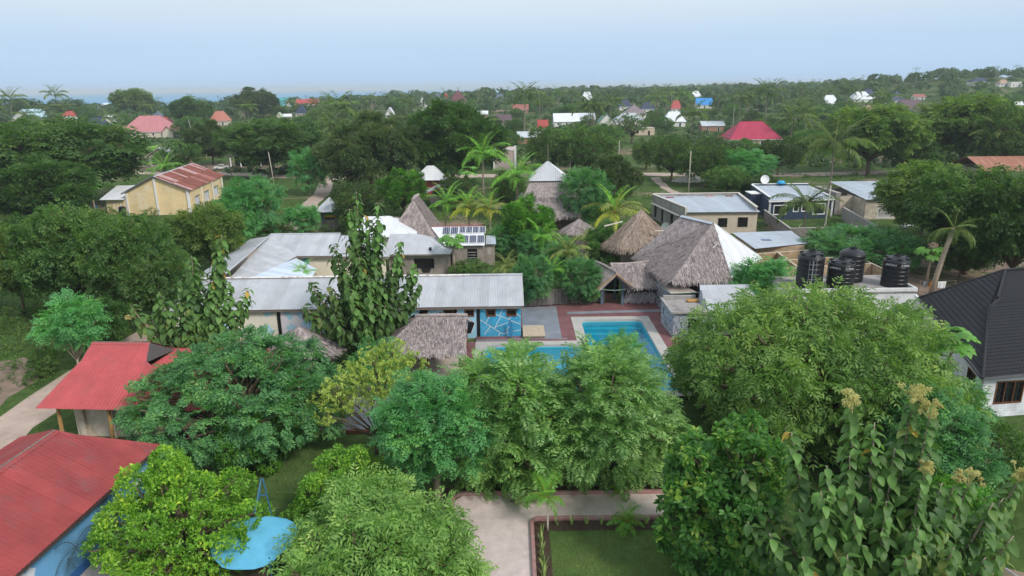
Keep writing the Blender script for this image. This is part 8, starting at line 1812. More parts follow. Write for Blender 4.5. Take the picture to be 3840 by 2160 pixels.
# wooded belt: kind, x, y, ground, radius, height, size word, relation, house it is named by, place in that row (0 = only one)
FAR_TREES = [
    (2,261,412,2.0,4.9,7.4,0,3,45,1), (3,252,326,0.3,4.8,15.7,1,3,53,4), (0,-155,340,0.3,7.2,9.3,2,3,8,0), (3,-282,387,0.5,4.5,14.2,1,2,0,1), (3,247,439,2.8,4.6,10.1,0,0,45,0),
    (2,162,241,0.0,5.2,10.4,0,2,53,1), (3,-95,390,1.1,5.3,13.1,1,3,13,1), (2,259,336,0.4,3.8,7.3,0,3,53,1), (3,153,371,1.0,5.4,10.7,0,2,41,0), (3,-89,343,0.4,5.5,10.6,0,3,15,0),
    (1,-176,272,0.0,3.8,5.0,0,1,2,3), (3,18,424,2.2,4.8,10.8,0,3,51,0), (0,-49,278,0.0,4.7,5.9,0,1,16,0), (1,25,287,0.0,4.6,7.0,0,3,39,0), (0,-166,522,3.2,5.0,7.1,0,0,15,0),
    (0,169,321,0.2,4.3,6.0,0,1,47,0), (1,168,256,0.0,4.3,7.6,0,3,46,1), (1,276,377,1.2,3.4,5.0,3,1,53,2), (1,-60,405,1.5,4.5,6.6,0,3,16,1), (1,-198,280,0.0,5.2,7.7,0,1,0,2),
    (0,-81,501,3.7,6.8,10.1,2,3,16,0), (0,127,218,0.0,6.7,8.6,2,1,46,0), (0,-142,556,4.3,4.2,5.2,0,3,12,0), (3,109,218,0.0,4.4,11.4,1,2,47,1), (3,101,234,0.0,5.4,12.1,1,3,40,2),
    (1,-179,305,0.0,5.1,7.9,0,1,3,0), (2,194,305,0.1,5.1,8.8,0,3,46,3), (0,131,413,2.0,5.9,8.4,0,3,37,0), (1,-109,362,0.6,3.4,6.0,3,3,15,0), (1,136,230,0.0,5.3,9.2,0,1,46,1),
    (2,-86,243,0.0,5.2,7.5,0,3,10,2), (1,-38,544,5.3,4.9,7.6,0,1,18,0), (1,89,212,0.0,4.6,6.2,0,3,40,1), (2,161,258,0.0,5.3,10.2,0,3,46,2), (0,-84,255,0.0,5.7,7.4,0,3,10,1),
    (3,131,267,0.0,5.2,14.9,1,2,47,2), (0,-61,236,0.0,5.0,7.4,0,3,15,1), (1,132,250,0.0,4.1,7.3,0,2,46,1), (1,59,205,0.0,5.1,6.8,0,1,37,0), (0,44,439,2.6,4.6,6.8,0,0,27,1),
    (1,-328,547,1.6,4.3,6.6,0,0,3,0), (1,-123,299,0.0,4.3,6.5,0,2,10,0), (3,78,195,0.0,5.9,13.4,1,3,40,1), (2,-115,345,0.4,4.7,8.5,0,1,14,0), (3,118,554,6.2,4.7,12.0,1,3,32,0),
    (3,32,470,3.5,5.8,15.1,1,2,26,2), (0,194,256,0.0,4.5,6.7,0,3,53,0), (2,255,363,0.8,4.4,8.2,0,2,53,5), (0,68,200,0.0,5.1,6.6,0,1,40,0), (0,-25,348,0.5,4.1,4.9,0,2,25,1),
    (2,22,530,5.3,5.2,7.3,0,3,51,2), (0,-182,292,0.0,5.2,6.2,0,2,3,0), (0,-216,509,2.4,5.3,6.5,0,0,9,0), (3,-20,341,0.4,4.3,15.2,1,2,25,2), (0,210,523,5.4,4.6,5.8,0,2,41,3),
    (1,-163,368,0.6,5.5,9.7,0,2,9,0), (0,174,490,4.2,7.2,9.3,2,3,35,0), (1,234,357,0.7,3.9,5.5,0,3,45,0), (1,159,281,0.0,4.8,8.2,0,1,46,3), (3,21,450,2.9,5.6,11.4,1,3,51,0),
    (1,-179,246,0.0,4.6,6.2,0,2,0,2), (1,-15,223,0.0,3.6,6.3,3,2,54,0), (3,-35,304,0.1,5.8,11.2,1,1,17,0), (2,304,421,2.4,3.6,5.3,3,1,53,0), (0,33,258,0.0,5.7,7.3,0,1,28,0),
    (2,143,231,0.0,4.5,6.3,0,3,46,1), (0,-110,258,0.0,4.9,6.8,0,2,10,1), (0,-310,404,0.5,5.5,7.4,0,2,0,1), (3,-298,454,1.0,4.9,11.1,1,2,2,2), (1,169,228,0.0,3.1,5.2,3,1,53,1),
    (3,156,226,0.0,4.8,10.3,0,2,53,1), (1,-149,262,0.0,5.4,7.3,0,2,6,0), (1,141,270,0.0,5.1,7.4,0,1,47,1), (1,48,451,3.0,4.8,8.4,0,0,27,0), (2,-408,527,0.9,5.6,9.0,0,2,0,6),
    (1,108,242,0.0,4.0,5.4,0,3,40,3), (1,-74,485,3.4,4.6,6.9,0,3,16,2), (1,13,511,4.7,4.4,6.9,0,0,51,0), (2,-165,230,0.0,3.8,5.6,0,1,0,0), (1,-9,229,0.0,3.6,6.1,0,2,54,1),
    (0,162,250,0.0,7.4,9.6,2,3,46,0), (2,342,513,7.6,5.2,8.7,0,1,48,0), (0,84,403,1.7,4.7,6.6,0,2,34,0), (1,-171,240,0.0,4.4,7.9,0,1,0,1), (2,-68,287,0.0,5.0,9.6,0,2,16,1),
    (2,-173,263,0.0,4.7,8.1,0,2,2,2), (2,188,254,0.0,5.2,10.2,0,1,53,2), (1,298,437,2.9,5.0,8.6,0,2,53,0), (3,37,310,0.1,4.9,14.9,1,2,28,0), (0,-125,278,0.0,4.0,5.2,0,2,10,2),
    (0,75,339,0.4,4.5,6.6,0,1,34,0), (3,-192,543,3.3,4.4,10.3,0,2,11,0), (3,-151,480,2.6,5.1,12.0,1,0,15,0), (2,-382,524,1.0,5.2,10.2,0,2,0,5), (1,127,440,2.7,3.0,4.4,3,0,37,0),
    (2,-155,224,0.0,3.6,7.2,0,2,2,1), (2,-177,260,0.0,3.6,6.5,3,2,2,0), (3,-363,491,0.9,4.8,14.4,1,2,0,3), (1,-141,244,0.0,5.1,7.3,0,3,3,1), (1,-421,544,0.9,4.1,7.1,0,2,0,5),
    (1,48,550,6.1,4.6,6.2,0,2,26,0), (0,-295,493,1.4,7.3,10.7,2,0,3,0), (0,-29,440,2.4,5.1,6.2,0,2,25,2), (1,-133,203,0.0,4.5,7.9,0,1,2,1), (0,177,441,2.7,5.3,6.9,0,2,41,2),
    (0,128,349,0.6,4.1,5.5,0,0,40,2), (3,-21,231,0.0,5.7,10.8,0,2,25,1), (1,-418,559,1.0,5.5,7.8,0,2,0,6), (1,-164,285,0.0,4.6,6.7,0,3,3,2), (0,36,422,2.2,7.0,9.2,2,0,27,0),
    (0,201,426,2.3,5.9,8.8,0,3,41,0), (3,-318,481,1.1,5.0,11.8,1,2,1,0), (1,-175,236,0.0,4.6,7.9,0,2,0,1), (0,-214,329,0.2,5.4,6.6,0,2,2,2), (2,-162,538,3.6,4.3,8.1,0,0,13,0),
    (1,-105,343,0.4,3.9,5.8,0,3,15,3), (2,26,521,5.1,5.5,10.3,0,3,51,1), (2,-76,526,4.4,5.8,9.1,0,2,17,0), (1,-26,273,0.0,3.0,4.1,3,2,25,0), (0,-39,365,0.8,7.0,8.6,2,3,17,2),
    (1,369,557,13.5,5.1,8.7,0,1,48,0), (0,-1,261,0.0,5.0,6.1,0,2,54,0), (1,-247,470,1.5,3.6,5.0,0,0,6,2), (2,52,536,5.6,4.0,7.8,0,2,26,0), (1,-0,321,0.2,4.2,6.4,0,2,54,4),
    (0,196,539,5.9,4.5,6.0,0,3,35,0), (1,58,478,3.8,3.7,6.1,0,2,28,0), (1,-79,261,0.0,3.8,5.4,0,3,15,1), (1,-241,335,0.2,3.9,6.4,0,1,0,3), (3,60,423,2.2,5.3,10.6,0,0,28,0),
    (3,-236,525,2.4,4.6,15.6,1,2,9,2), (3,206,297,0.0,4.8,14.0,1,2,53,1), (0,94,216,0.0,6.5,7.9,2,3,40,0), (1,-16,371,0.9,3.9,5.4,0,1,25,0), (1,-230,417,1.0,4.9,8.3,0,3,4,0),
    (1,-15,315,0.1,5.3,7.9,0,2,24,2), (3,-92,526,4.2,4.2,13.6,1,0,16,0), (2,176,298,0.0,5.3,7.4,0,1,46,0), (3,208,268,0.0,4.3,12.1,1,3,53,2), (2,-35,355,0.6,4.0,6.9,0,3,17,1),
    (0,-235,452,1.4,5.5,6.7,0,0,6,0), (0,182,434,2.5,5.2,7.2,0,2,41,1), (1,-89,408,1.5,4.7,7.8,0,2,16,0), (1,-194,340,0.2,3.4,6.0,3,3,3,2), (0,114,283,0.0,5.1,7.0,0,3,40,0),
    (3,217,526,5.5,6.0,13.8,1,2,41,3), (3,130,330,0.3,5.2,11.8,1,3,40,4), (3,-202,536,3.0,5.0,14.9,1,3,9,0), (1,160,340,0.5,5.5,8.5,0,2,47,3), (3,-128,343,0.4,5.6,14.7,1,3,10,0),
    (3,114,513,4.9,5.9,15.3,1,2,33,0), (2,285,462,3.8,3.8,5.4,0,3,45,2), (3,279,431,2.6,4.2,10.2,0,3,45,0), (3,-296,401,0.5,4.2,10.2,0,2,0,2), (1,-146,224,0.0,4.2,5.9,0,1,2,2),
    (1,-356,491,0.9,3.3,4.7,3,2,0,0), (3,-8,250,0.0,4.9,11.1,1,2,54,0), (2,-348,448,0.7,5.4,9.7,0,2,0,3), (0,-53,269,0.0,4.8,6.8,0,2,16,0), (1,210,343,0.5,5.3,9.2,0,3,46,2),
    (1,38,344,0.5,4.8,7.0,0,1,27,0), (0,-102,282,0.0,4.8,7.0,0,3,10,2), (2,-316,530,1.6,5.4,9.7,0,0,3,0), (0,3,352,0.6,4.5,5.4,0,3,24,0), (2,-228,293,0.0,3.7,5.8,0,2,0,2),
    (0,-99,330,0.2,6.7,9.3,2,3,15,0), (3,200,265,0.0,5.5,12.5,1,3,53,1), (3,-68,215,0.0,4.8,10.0,0,3,10,0), (1,-222,405,0.8,4.4,7.3,0,0,6,1), (2,-382,493,0.8,4.8,7.4,0,2,0,4),
    (1,-3,237,0.0,4.1,5.4,0,2,54,2), (2,-109,392,1.1,5.1,9.7,0,3,15,2), (2,-46,458,2.8,5.6,8.3,0,3,17,2), (3,-220,291,0.0,5.8,10.9,0,2,0,1), (1,117,265,0.0,5.1,7.7,0,3,40,4),
    (3,251,379,1.2,5.2,12.1,1,2,53,2), (1,225,474,3.9,3.5,5.4,3,3,41,0), (2,170,233,0.0,5.4,8.2,0,1,53,1), (1,-50,306,0.1,3.3,4.8,3,3,16,0), (2,106,296,0.0,4.5,7.4,0,0,40,0),
    (2,-231,345,0.2,4.0,7.0,0,2,2,3), (0,-305,516,1.5,4.7,6.2,0,0,3,2), (1,-85,527,4.3,4.3,5.7,0,3,16,3), (3,214,274,0.0,5.6,14.3,1,3,53,3), (1,73,357,0.7,4.9,6.7,0,0,38,0),
    (3,-69,470,3.0,5.7,12.5,1,2,17,0), (3,-202,462,1.8,4.9,13.7,1,2,9,1), (0,-39,347,0.5,6.8,9.4,2,1,17,0), (1,-118,333,0.3,4.9,7.4,0,3,10,0), (1,136,239,0.0,4.4,6.1,0,1,46,2),
    (2,10,219,0.0,3.5,6.4,3,3,54,0), (0,-412,535,0.9,4.9,7.3,0,2,0,3), (1,-12,244,0.0,5.3,7.1,0,2,54,3), (1,93,224,0.0,4.2,6.8,0,3,40,2), (2,140,545,6.0,4.3,7.3,0,2,35,0),
    (3,-193,557,3.5,4.7,13.1,1,2,11,0), (0,108,285,0.0,4.6,5.6,0,0,40,1), (1,169,293,0.0,5.5,8.0,0,1,46,4), (3,-19,294,0.0,4.7,12.6,1,2,25,1), (2,-166,223,0.0,5.3,7.8,0,2,0,1),
    (1,198,390,1.4,3.8,4.9,0,1,47,2), (3,-99,473,2.8,5.4,11.1,1,2,16,3), (1,57,429,2.4,5.3,9.4,0,0,28,2), (0,33,243,0.0,6.9,8.9,2,1,28,0), (1,-278,361,0.3,5.3,8.8,0,2,0,3),
    (2,-61,204,0.0,4.0,6.0,0,3,10,1), (1,154,331,0.3,4.7,8.1,0,2,47,2), (3,-257,495,1.8,5.7,11.0,0,2,7,0), (0,233,316,0.2,5.0,7.3,0,1,53,0), (0,-174,226,0.0,6.5,8.7,2,2,0,0),
    (2,-99,414,1.5,5.7,10.2,0,3,13,1), (2,-77,372,0.8,5.3,9.1,0,2,16,2), (1,-152,333,0.2,4.5,6.1,0,3,8,0), (1,-12,282,0.0,3.9,6.0,0,2,24,1), (2,260,351,0.6,5.6,8.4,0,3,53,2),
    (1,-272,364,0.3,3.6,5.2,0,2,0,4), (1,-29,552,5.6,5.5,7.6,0,0,25,0), (0,180,292,0.0,5.9,7.9,0,3,46,0), (3,-20,236,0.0,4.4,10.9,0,2,25,2), (3,263,502,5.1,5.3,10.7,0,3,42,0),
    (3,-210,305,0.0,5.5,10.2,0,1,0,0), (0,148,294,0.0,6.3,8.5,2,2,47,0), (3,147,357,0.7,5.8,13.8,1,2,41,1), (1,150,277,0.0,4.4,6.9,0,2,46,2), (2,238,341,0.5,5.7,8.4,0,2,53,4),
    (1,114,218,0.0,3.4,5.5,3,2,46,0), (1,-157,272,0.0,3.3,4.3,3,3,3,1), (3,-92,470,2.8,5.1,13.8,1,2,16,2), (3,39,445,2.8,4.6,15.9,1,2,26,1), (3,107,252,0.0,6.0,13.5,1,3,40,3),
    (0,-123,435,1.8,4.6,6.5,0,3,15,2), (2,-71,269,0.0,5.6,10.7,0,3,15,1), (3,-414,554,1.0,4.3,14.8,1,2,0,5), (0,-398,515,0.9,5.7,7.5,0,2,0,2), (3,57,461,3.3,5.2,12.8,1,3,26,0),
    (3,-180,498,2.6,5.1,10.1,0,2,14,0), (0,185,278,0.0,5.5,7.9,0,2,53,0), (2,-110,417,1.5,5.8,10.6,0,3,13,2), (0,30,446,2.8,5.3,6.5,0,0,27,2), (1,136,292,0.0,5.4,7.7,0,2,47,1),
    (3,-334,429,0.6,5.9,11.9,1,2,0,2), (3,-132,479,2.7,5.6,11.6,1,3,13,2), (1,343,557,11.2,3.1,5.1,3,3,52,0), (3,-161,235,0.0,4.3,15.9,1,1,0,0), (1,121,497,4.4,3.9,6.5,0,0,33,0),
    (0,-196,289,0.0,5.8,7.9,0,2,2,1), (1,121,349,0.6,4.9,8.4,0,0,40,0), (0,398,526,11.4,4.4,6.5,0,3,49,0), (0,-244,359,0.3,7.3,10.1,2,1,0,0), (3,123,366,0.9,5.4,15.8,1,3,37,0),
    (0,174,390,1.4,7.1,9.1,2,1,41,0), (3,308,461,3.9,5.3,10.2,0,2,53,2), (0,4,452,2.9,4.4,5.8,0,1,51,0), (1,58,394,1.5,3.6,4.9,0,0,28,1), (0,-279,465,1.2,5.8,8.0,0,0,3,1),
    (2,-125,458,2.3,4.1,7.4,0,3,13,3), (1,-83,307,0.1,3.6,6.2,0,3,15,2), (1,182,384,1.3,4.1,7.2,0,2,47,4), (1,352,454,4.1,4.9,8.0,0,3,53,0), (3,-150,221,0.0,4.5,12.4,1,2,2,1),
    (3,251,554,6.9,5.1,10.3,0,0,41,0), (0,-41,524,4.7,4.2,5.4,0,2,25,3), (3,-45,271,0.0,4.4,11.7,1,1,16,0), (0,343,482,5.5,6.2,8.7,2,2,53,2), (3,139,342,0.5,4.3,13.5,1,3,40,5),
    (3,-49,242,0.0,5.7,12.4,1,2,16,1), (3,-131,509,3.4,5.1,13.5,1,3,12,0), (1,-161,487,2.6,5.0,8.4,0,0,14,0), (0,20,241,0.0,6.5,7.8,2,3,54,0), (1,-8,352,0.6,4.1,6.7,0,2,24,3),
    (3,-376,501,0.9,5.9,12.3,1,2,0,4), (3,176,518,5.1,4.6,11.2,1,3,35,0), (0,-95,198,0.0,6.0,7.6,0,3,6,0), (1,306,402,1.8,3.0,5.1,3,3,53,0), (1,-15,268,0.0,3.6,6.2,3,2,24,0),
    (0,-35,326,0.2,6.1,8.2,2,3,17,1), (2,207,308,0.1,4.6,8.2,0,2,53,2), (2,-97,272,0.0,4.0,6.1,0,3,10,3), (3,189,434,2.5,5.7,14.1,1,2,41,2), (2,184,414,2.0,5.5,9.7,0,1,41,0),
    (1,-271,418,0.8,4.7,8.2,0,2,2,0), (3,218,534,5.8,5.3,12.1,1,2,41,4), (3,361,558,13.0,5.7,13.7,1,2,48,0), (2,220,315,0.2,4.6,9.0,0,2,53,3), (0,290,425,2.5,7.0,10.5,2,2,53,1),
]
for i_, (k_, x_, y_, z_, r_, h_, s_, q_, n_, o_) in enumerate(FAR_TREES):
    l_ = ((ORD[o_ - 1] + ' ') if o_ else '') + FAR_SIZE[s_] + FAR_DESC[k_] + ' ' + FAR_REL[q_] + ' ' + HOUSES[n_][9]; l_ += ', nearest first' if o_ else ''
    l_ = ' '.join(l_.split()[:16]) if len(l_.split()) > 16 else l_; k_ = FAR_KIND[k_]
    if k_ == 'palm': far_palm(x_, y_, z_, r_, h_ - 1, l_, i_)
    else: put_tree(k_, x_, y_, z_, r_, h_, l_, i_)
# woods towards the coast and the hill: one mass
def far_woods():
    rng = np.random.default_rng(5); n = 5200; y = 470 + 900 * rng.random(n) ** .8; x = rng.uniform(-1, 1, n) * (.80 * y + 30); z = terrain(x, y); ok = (y < coast(x) - 30)
    hs = np.array([(h[0], h[1], h[3]) for h in HOUSES])
    for hx_, hy_, hw_ in hs: ok &= ~((np.abs(x - hx_ * y / hy_) < hw_ * .75 * y / hy_) & (y > hy_ - 95) & (y < hy_ + 10))
    x, y, z = x[ok], y[ok], z[ok]; n = len(x); R = rng.uniform(2.2, 7.5, n) * np.where(rng.random(n) < .12, 1.35, 1); VV = []; pal = rng.random(n) < .10
    def tufts(ix, m, size):
        d = unit(rng.normal(0, 1, (len(ix), m, 3)) + np.array([0, 0, .35])); d[..., 2] = np.abs(d[..., 2]) * .9 - .05
        c = np.stack([x[ix], y[ix], z[ix] + R[ix] * .55], 1)[:, None] + d * (R[ix][:, None, None] * np.array([1, 1, .95]) * rng.uniform(.75, 1.05, (len(ix), m, 1)))
        t = unit(np.cross(d, rng.normal(0, 1, d.shape))); b = np.cross(d, t); s = (size * R[ix] / 5)[:, None, None] * rng.uniform(.6, 1.3, (len(ix), m, 1))
        return np.stack([c - t*s, c + b*s*.8, c + t*s, c - b*s*.8], 2).reshape(-1, 3)
    a = np.where(~pal)[0]; V = np.concatenate([tufts(a[y[a] < 700], 62, 1.05), tufts(a[y[a] >= 700], 32, 1.5)])
    o = put('woods', np_mesh('woods', V, np.arange(len(V)).reshape(-1, 4), L_woods)); tag(o, 'belt of distant woods between the houses and the sea', 'woods', kind='stuff')
    p = np.where(pal)[0]; m0 = FARP[0]; v = np.empty(len(m0.vertices) * 3, np.float32); m0.vertices.foreach_get('co', v); v = v.reshape(-1, 4, 3)[::3].reshape(-1, 3)
    PV = []; mb = MB()
    for i in p:
        h = rng.uniform(5, 13); s = rng.uniform(.6, 1.1); c, q = math.cos(i), math.sin(i); PV.append((v * s) @ np.array([[c, q, 0], [-q, c, 0], [0, 0, 1]]) + np.array([x[i], y[i], z[i] + h])); mb.tube([(x[i], y[i], z[i] - .5), (x[i], y[i], z[i] + h)], [.3, .2], 4, cap=False)
    PV = np.concatenate(PV); o = put('palm_belt', np_mesh('palm_belt', PV, np.arange(len(PV)).reshape(-1, 4), L_palm)); tag(o, 'crowns of distant palms along the horizon', 'palms', kind='stuff')
    o = mb.build('palm_belt_trunks', palm_bark); tag(o, 'trunks of distant palms along the horizon', 'palms', kind='stuff')
far_woods()
def scrub():
    rng = np.random.default_rng(15); n = 4000; y = 186 + 330 * rng.random(n); x = rng.uniform(-1, 1, n) * (.80 * y + 20); ok = road_ok(x, y)
    ok &= ~((x > 24) & (x < 62) & (y < 320) & (np.abs(x / y - .19) < .045)) ; ok &= ~((x < -70) & (x > -128) & (y > 196) & (y < 240))
    for h in HOUSES: ok &= ~((np.abs(x - h[0] * y / h[1]) < h[3] * .6 * y / h[1]) & (y > h[1] - 16) & (y < h[1] + h[4] * .5 + 3))
    x, y = x[ok], y[ok]; z = terrain(x, y); n = len(x); R = rng.uniform(.8, 2.6, n) ** 1.1; m = 18
    d = unit(rng.normal(0, 1, (n, m, 3))); d[..., 2] = np.abs(d[..., 2]); c = np.stack([x, y, z + .1], 1)[:, None] + d * (R[:, None, None] * np.array([1.2, 1.2, .95]) * rng.uniform(.6, 1.05, (n, m, 1)))
    t = unit(np.cross(d, rng.normal(0, 1, d.shape))); b = np.cross(d, t); s = .44 * R[:, None, None] ** .7 * rng.uniform(.6, 1.3, (n, m, 1)); V = np.stack([c - t*s, c + b*s*.7, c + t*s, c - b*s*.7], 2).reshape(-1, 3)
    o = put('scrub', np_mesh('scrub', V, np.arange(len(V)).reshape(-1, 4), L_woods)); tag(o, 'low scrub and bushes filling the ground between the houses', 'scrub', kind='stuff')
scrub()
# ------------------------------------------------------------------ yellow house with rusty roof, left
Yh = thing('yellow_house', 'yellow plastered hall with rust-streaked sheet roof and lattice windows', 'house', (-66, 136, 0))
y0, y1_, yr = (-70.6, 125.1), (-59.2, 125.3), 1
MB().prism([(-70.6, 125.1, 0), (-59.2, 125.3, 0), (-59.2, 125.3, 4.6), (-65.0, 125.2, 7.0), (-70.6, 125.1, 4.2)], (0, .25, 0)).build('gable_wall', yellow_wall, Yh, w=True)
sw = ((-59.2, 125.5), (-62.2, 147.5)); Ls = 22.2; hs = [(2.2, 5.6, .9, 3.0), (8.4, 12.0, .9, 3.0), (15, 18.6, .9, 3.0)]
lat_w = pm('lattice_white', (.72, .74, .80), .8)
# east wall runs away from the camera, openings hold lattice blocks
holed_wall('side_wall', yellow_wall, Yh, (-62.2, 147.5), (-59.2, 125.55), 0, 4.4, .25, [(22.15 - b, 22.15 - a, c, d) for a, b, c, d in hs])
for a, b, c, d in hs:
    q0, q1 = Vector((-59.2, 125.5, 0)), Vector((-62.2, 147.5, 0)); dd_ = (q1 - q0).normalized(); nn_ = Vector((dd_.y, -dd_.x, 0))
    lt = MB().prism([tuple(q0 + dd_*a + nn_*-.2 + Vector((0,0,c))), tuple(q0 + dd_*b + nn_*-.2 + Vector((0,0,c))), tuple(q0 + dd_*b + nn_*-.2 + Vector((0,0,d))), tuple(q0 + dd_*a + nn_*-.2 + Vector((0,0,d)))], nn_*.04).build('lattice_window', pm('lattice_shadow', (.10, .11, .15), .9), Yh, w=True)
    mb = MB(); nu, nv = 7, 5
    for i in range(nu):
        for j in range(nv):
            s0, s1, z0, z1 = a + (b-a)*i/nu, a + (b-a)*(i+1)/nu, c + (d-c)*j/nv, c + (d-c)*(j+1)/nv
            P = lambda s, z: tuple(q0 + dd_*s + nn_*-.06 + Vector((0,0,z)))
            mb.bar(P(s0, z0), P(s1, z1), .07); mb.bar(P(s0, z1), P(s1, z0), .07)
    mb.build('lattice', lat_w, lt, w=True)
MB().box(-59.45, -59.05, 125.0, 125.35, 0, 4.6).box(-65.2, -64.85, 124.95, 125.1, 0, 6.8).box(-70.7, -70.4, 124.95, 125.15, 0, 4.2).build('white_pilaster', white, Yh, w=True)
for k in range(4): MB().prism([(-59.15 - k * .72, 125.6 + k * 6.6, 0), (-59.2 - k * .72, 125.9 + k * 6.6, 0), (-59.05 - k * .72, 125.9 + k * 6.6, 0), (-59.0 - k * .72, 125.6 + k * 6.6, 0)], (0, 0, 4.3)).build('pier', white, Yh, w=True)
def rust_mat():
    m, nt, p = newmat('rusted_sheet'); L = nt.links.new
    oi = N(nt, 'ShaderNodeObjectInfo'); r = N(nt, 'ShaderNodeValToRGB'); r.color_ramp.interpolation = 'CONSTANT'; e = r.color_ramp.elements
    e[0].color = (.20, .065, .045, 1); e[1].position = .55; e[1].color = (.27, .085, .06, 1); q = e.new(.72); q.color = (.44, .26, .25, 1); q = e.new(.9); q.color = (.33, .14, .12, 1); L(oi.outputs['Random'], r.inputs[0])
    nz = N(nt, 'ShaderNodeTexNoise'); nz.inputs['Scale'].default_value = 1.2; nz.inputs['Detail'].default_value = 8; L(coords(nt, (1, 1, 1)), nz.inputs['Vector']); mr = N(nt, 'ShaderNodeMapRange'); mr.inputs['From Min'].default_value = .3; mr.inputs['From Max'].default_value = .7; mr.inputs['To Min'].default_value = .7; mr.inputs['To Max'].default_value = 1.25; L(nz.outputs['Fac'], mr.inputs['Value'])
    s = N(nt, 'ShaderNodeVectorMath', operation='SCALE'); L(r.outputs[0], s.inputs[0]); L(mr.outputs[0], s.inputs['Scale']); L(s.outputs[0], p.inputs['Base Color']); p.inputs['Roughness'].default_value = .8; return m
rust = rust_mat()
rf = MB().bar((-65.0, 124.8, 6.95), (-68.2, 148.3, 6.95), .1).build('roof', timber, Yh, w=True)
ev0, ev1, rg0, rg1 = Vector((-58.6, 124.8, 4.45)), Vector((-61.7, 148.3, 4.45)), Vector((-65.0, 124.7, 7.15)), Vector((-68.2, 148.3, 7.15))
for k in range(2):
    t0, t1 = k / 2, (k + 1) / 2; sheet_roof(rf, [ev0.lerp(rg0, t0), ev1.lerp(rg1, t0), ev1.lerp(rg1, t1), ev0.lerp(rg0, t1)], rust, 1.1, .3, .03, lift=.02 * k)
slab_roof(rf, [[(-74, 148.3, 4.0), (-71.2, 124.7, 4.0), tuple(rg0), tuple(rg1)]], galv, .08, 'far_slope')
ridge_cap(rf, rg0, rg1, galv, .3)
MB().bar(rg0, (-71.3, 124.75, 4.0), .08, .22).bar(rg0, ev0, .06, .18).build('barge_board', pm('dark_barge', (.13, .13, .14), .8), Yh, w=True)
MB().prism([(-74.6, 125.3, 0), (-70.6, 125.1, 0), (-70.6, 125.3, 0), (-74.6, 125.5, 0)], (0, 0, 3.0)).build('wing_wall', yellow_wall, Yh, w=True)
MB().prism([(-74.6, 125.5, 0), (-76.5, 137, 0), (-76.3, 137, 0), (-74.4, 125.5, 0)], (0, 0, 3.0)).build('wing_side', yellow_wall, Yh, w=True)
window(Yh, (-74.6, 125.3), (-70.6, 125.1), (1.4, 2.8, .9, 2.5), .2, white, glass, fw=.1, proud=.08, mull=1)
sheet_roof(rf, [(-75.4, 124.6, 3.0), (-70.9, 124.5, 3.0), (-71.5, 134, 4.4), (-77, 134, 4.4)], galv_white, .9, .3, .02)
bt = thing('black_barrel', 'black plastic water barrel beside the yellow house door', 'barrel', (-71.2, 124.2, 0))
MB().lathe([(.55, 0), (.62, .1), (.62, .5), (.58, .55), (.62, .6), (.62, 1.1), (.58, 1.15), (.62, 1.2), (.6, 1.7), (.3, 1.85)], 18).build('barrel', tank_m, bt)
bc = thing('blue_chair', 'blue plastic chair on the bare yard by the yellow house', 'chair', (-80.4, 131.5, 0), .6)
bl_p = pm('blue_plastic', (.02, .10, .45), .5)
box_part('seat', bl_p, bc, -.26, .26, -.25, .25, .42, .47); box_part('backrest', bl_p, bc, -.26, .26, .22, .28, .47, .95)
for sx in (-.23, .23):
    for sy in (-.22, .22): box_part('leg', bl_p, bc, sx - .03, sx + .03, sy - .03, sy + .03, 0, .42)
# grey gabled shed, brick tank tower, posts, car
gs = thing('grey_gabled_shed', 'grey gabled shed with pale roof beside a brick tank tower', 'shed', (-104, 213, 0))
MB().prism([(-108, 207, 0), (-101.5, 207, 0), (-101.5, 207, 3.4), (-104.6, 207, 5.6), (-108, 207, 3.4)], (0, 8, 0)).build('wall', cement, gs, w=True)
slab_roof(gs, [[(-109, 215.5, 3.2), (-109, 206.4, 3.2), (-104.6, 206.4, 5.9), (-104.6, 215.5, 5.9)]], pm('pinkish_sheet', (.66, .56, .53), .7, .1), .1, 'roof'); slab_roof(gs, [[(-101, 206.4, 3.2), (-101, 215.5, 3.2), (-104.6, 215.5, 5.9), (-104.6, 206.4, 5.9)]], galv, .1, 'roof')
box_part('window', dark_in, gs, -107.2, -106, 206.96, 207.02, .9, 2.1, w=True)
tt = thing('brick_tank_tower', 'square brick tower carrying a black water tank', 'tower', (-97.6, 207, 0))
box_part('tower', block_tan, tt, -99.3, -95.9, 205.5, 208.6, 0, 4.6, w=True); box_part('slab', concrete, tt, -99.6, -95.6, 205.2, 208.9, 4.6, 4.75, w=True)
MB().lathe([(1.15, 0), (1.2, .5), (1.15, .55), (1.2, .6), (1.2, 1.4), (1.15, 1.45), (1.2, 1.5), (1.1, 2.0), (.4, 2.25), (.35, 2.4)], 20, (-97.6, 207, 4.75)).build('water_tank', tank_m, tt, w=True)
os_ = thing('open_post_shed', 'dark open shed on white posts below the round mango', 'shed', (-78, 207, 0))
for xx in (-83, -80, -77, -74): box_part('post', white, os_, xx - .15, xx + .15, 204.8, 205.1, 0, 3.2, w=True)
box_part('roof', pm('dark_shed_roof', (.07, .06, .06), .9), os_, -84, -73, 204.5, 210, 3.2, 3.4, w=True); box_part('back', dark_in, os_, -83.5, -73.5, 209.5, 209.8, 0, 3.2, w=True)
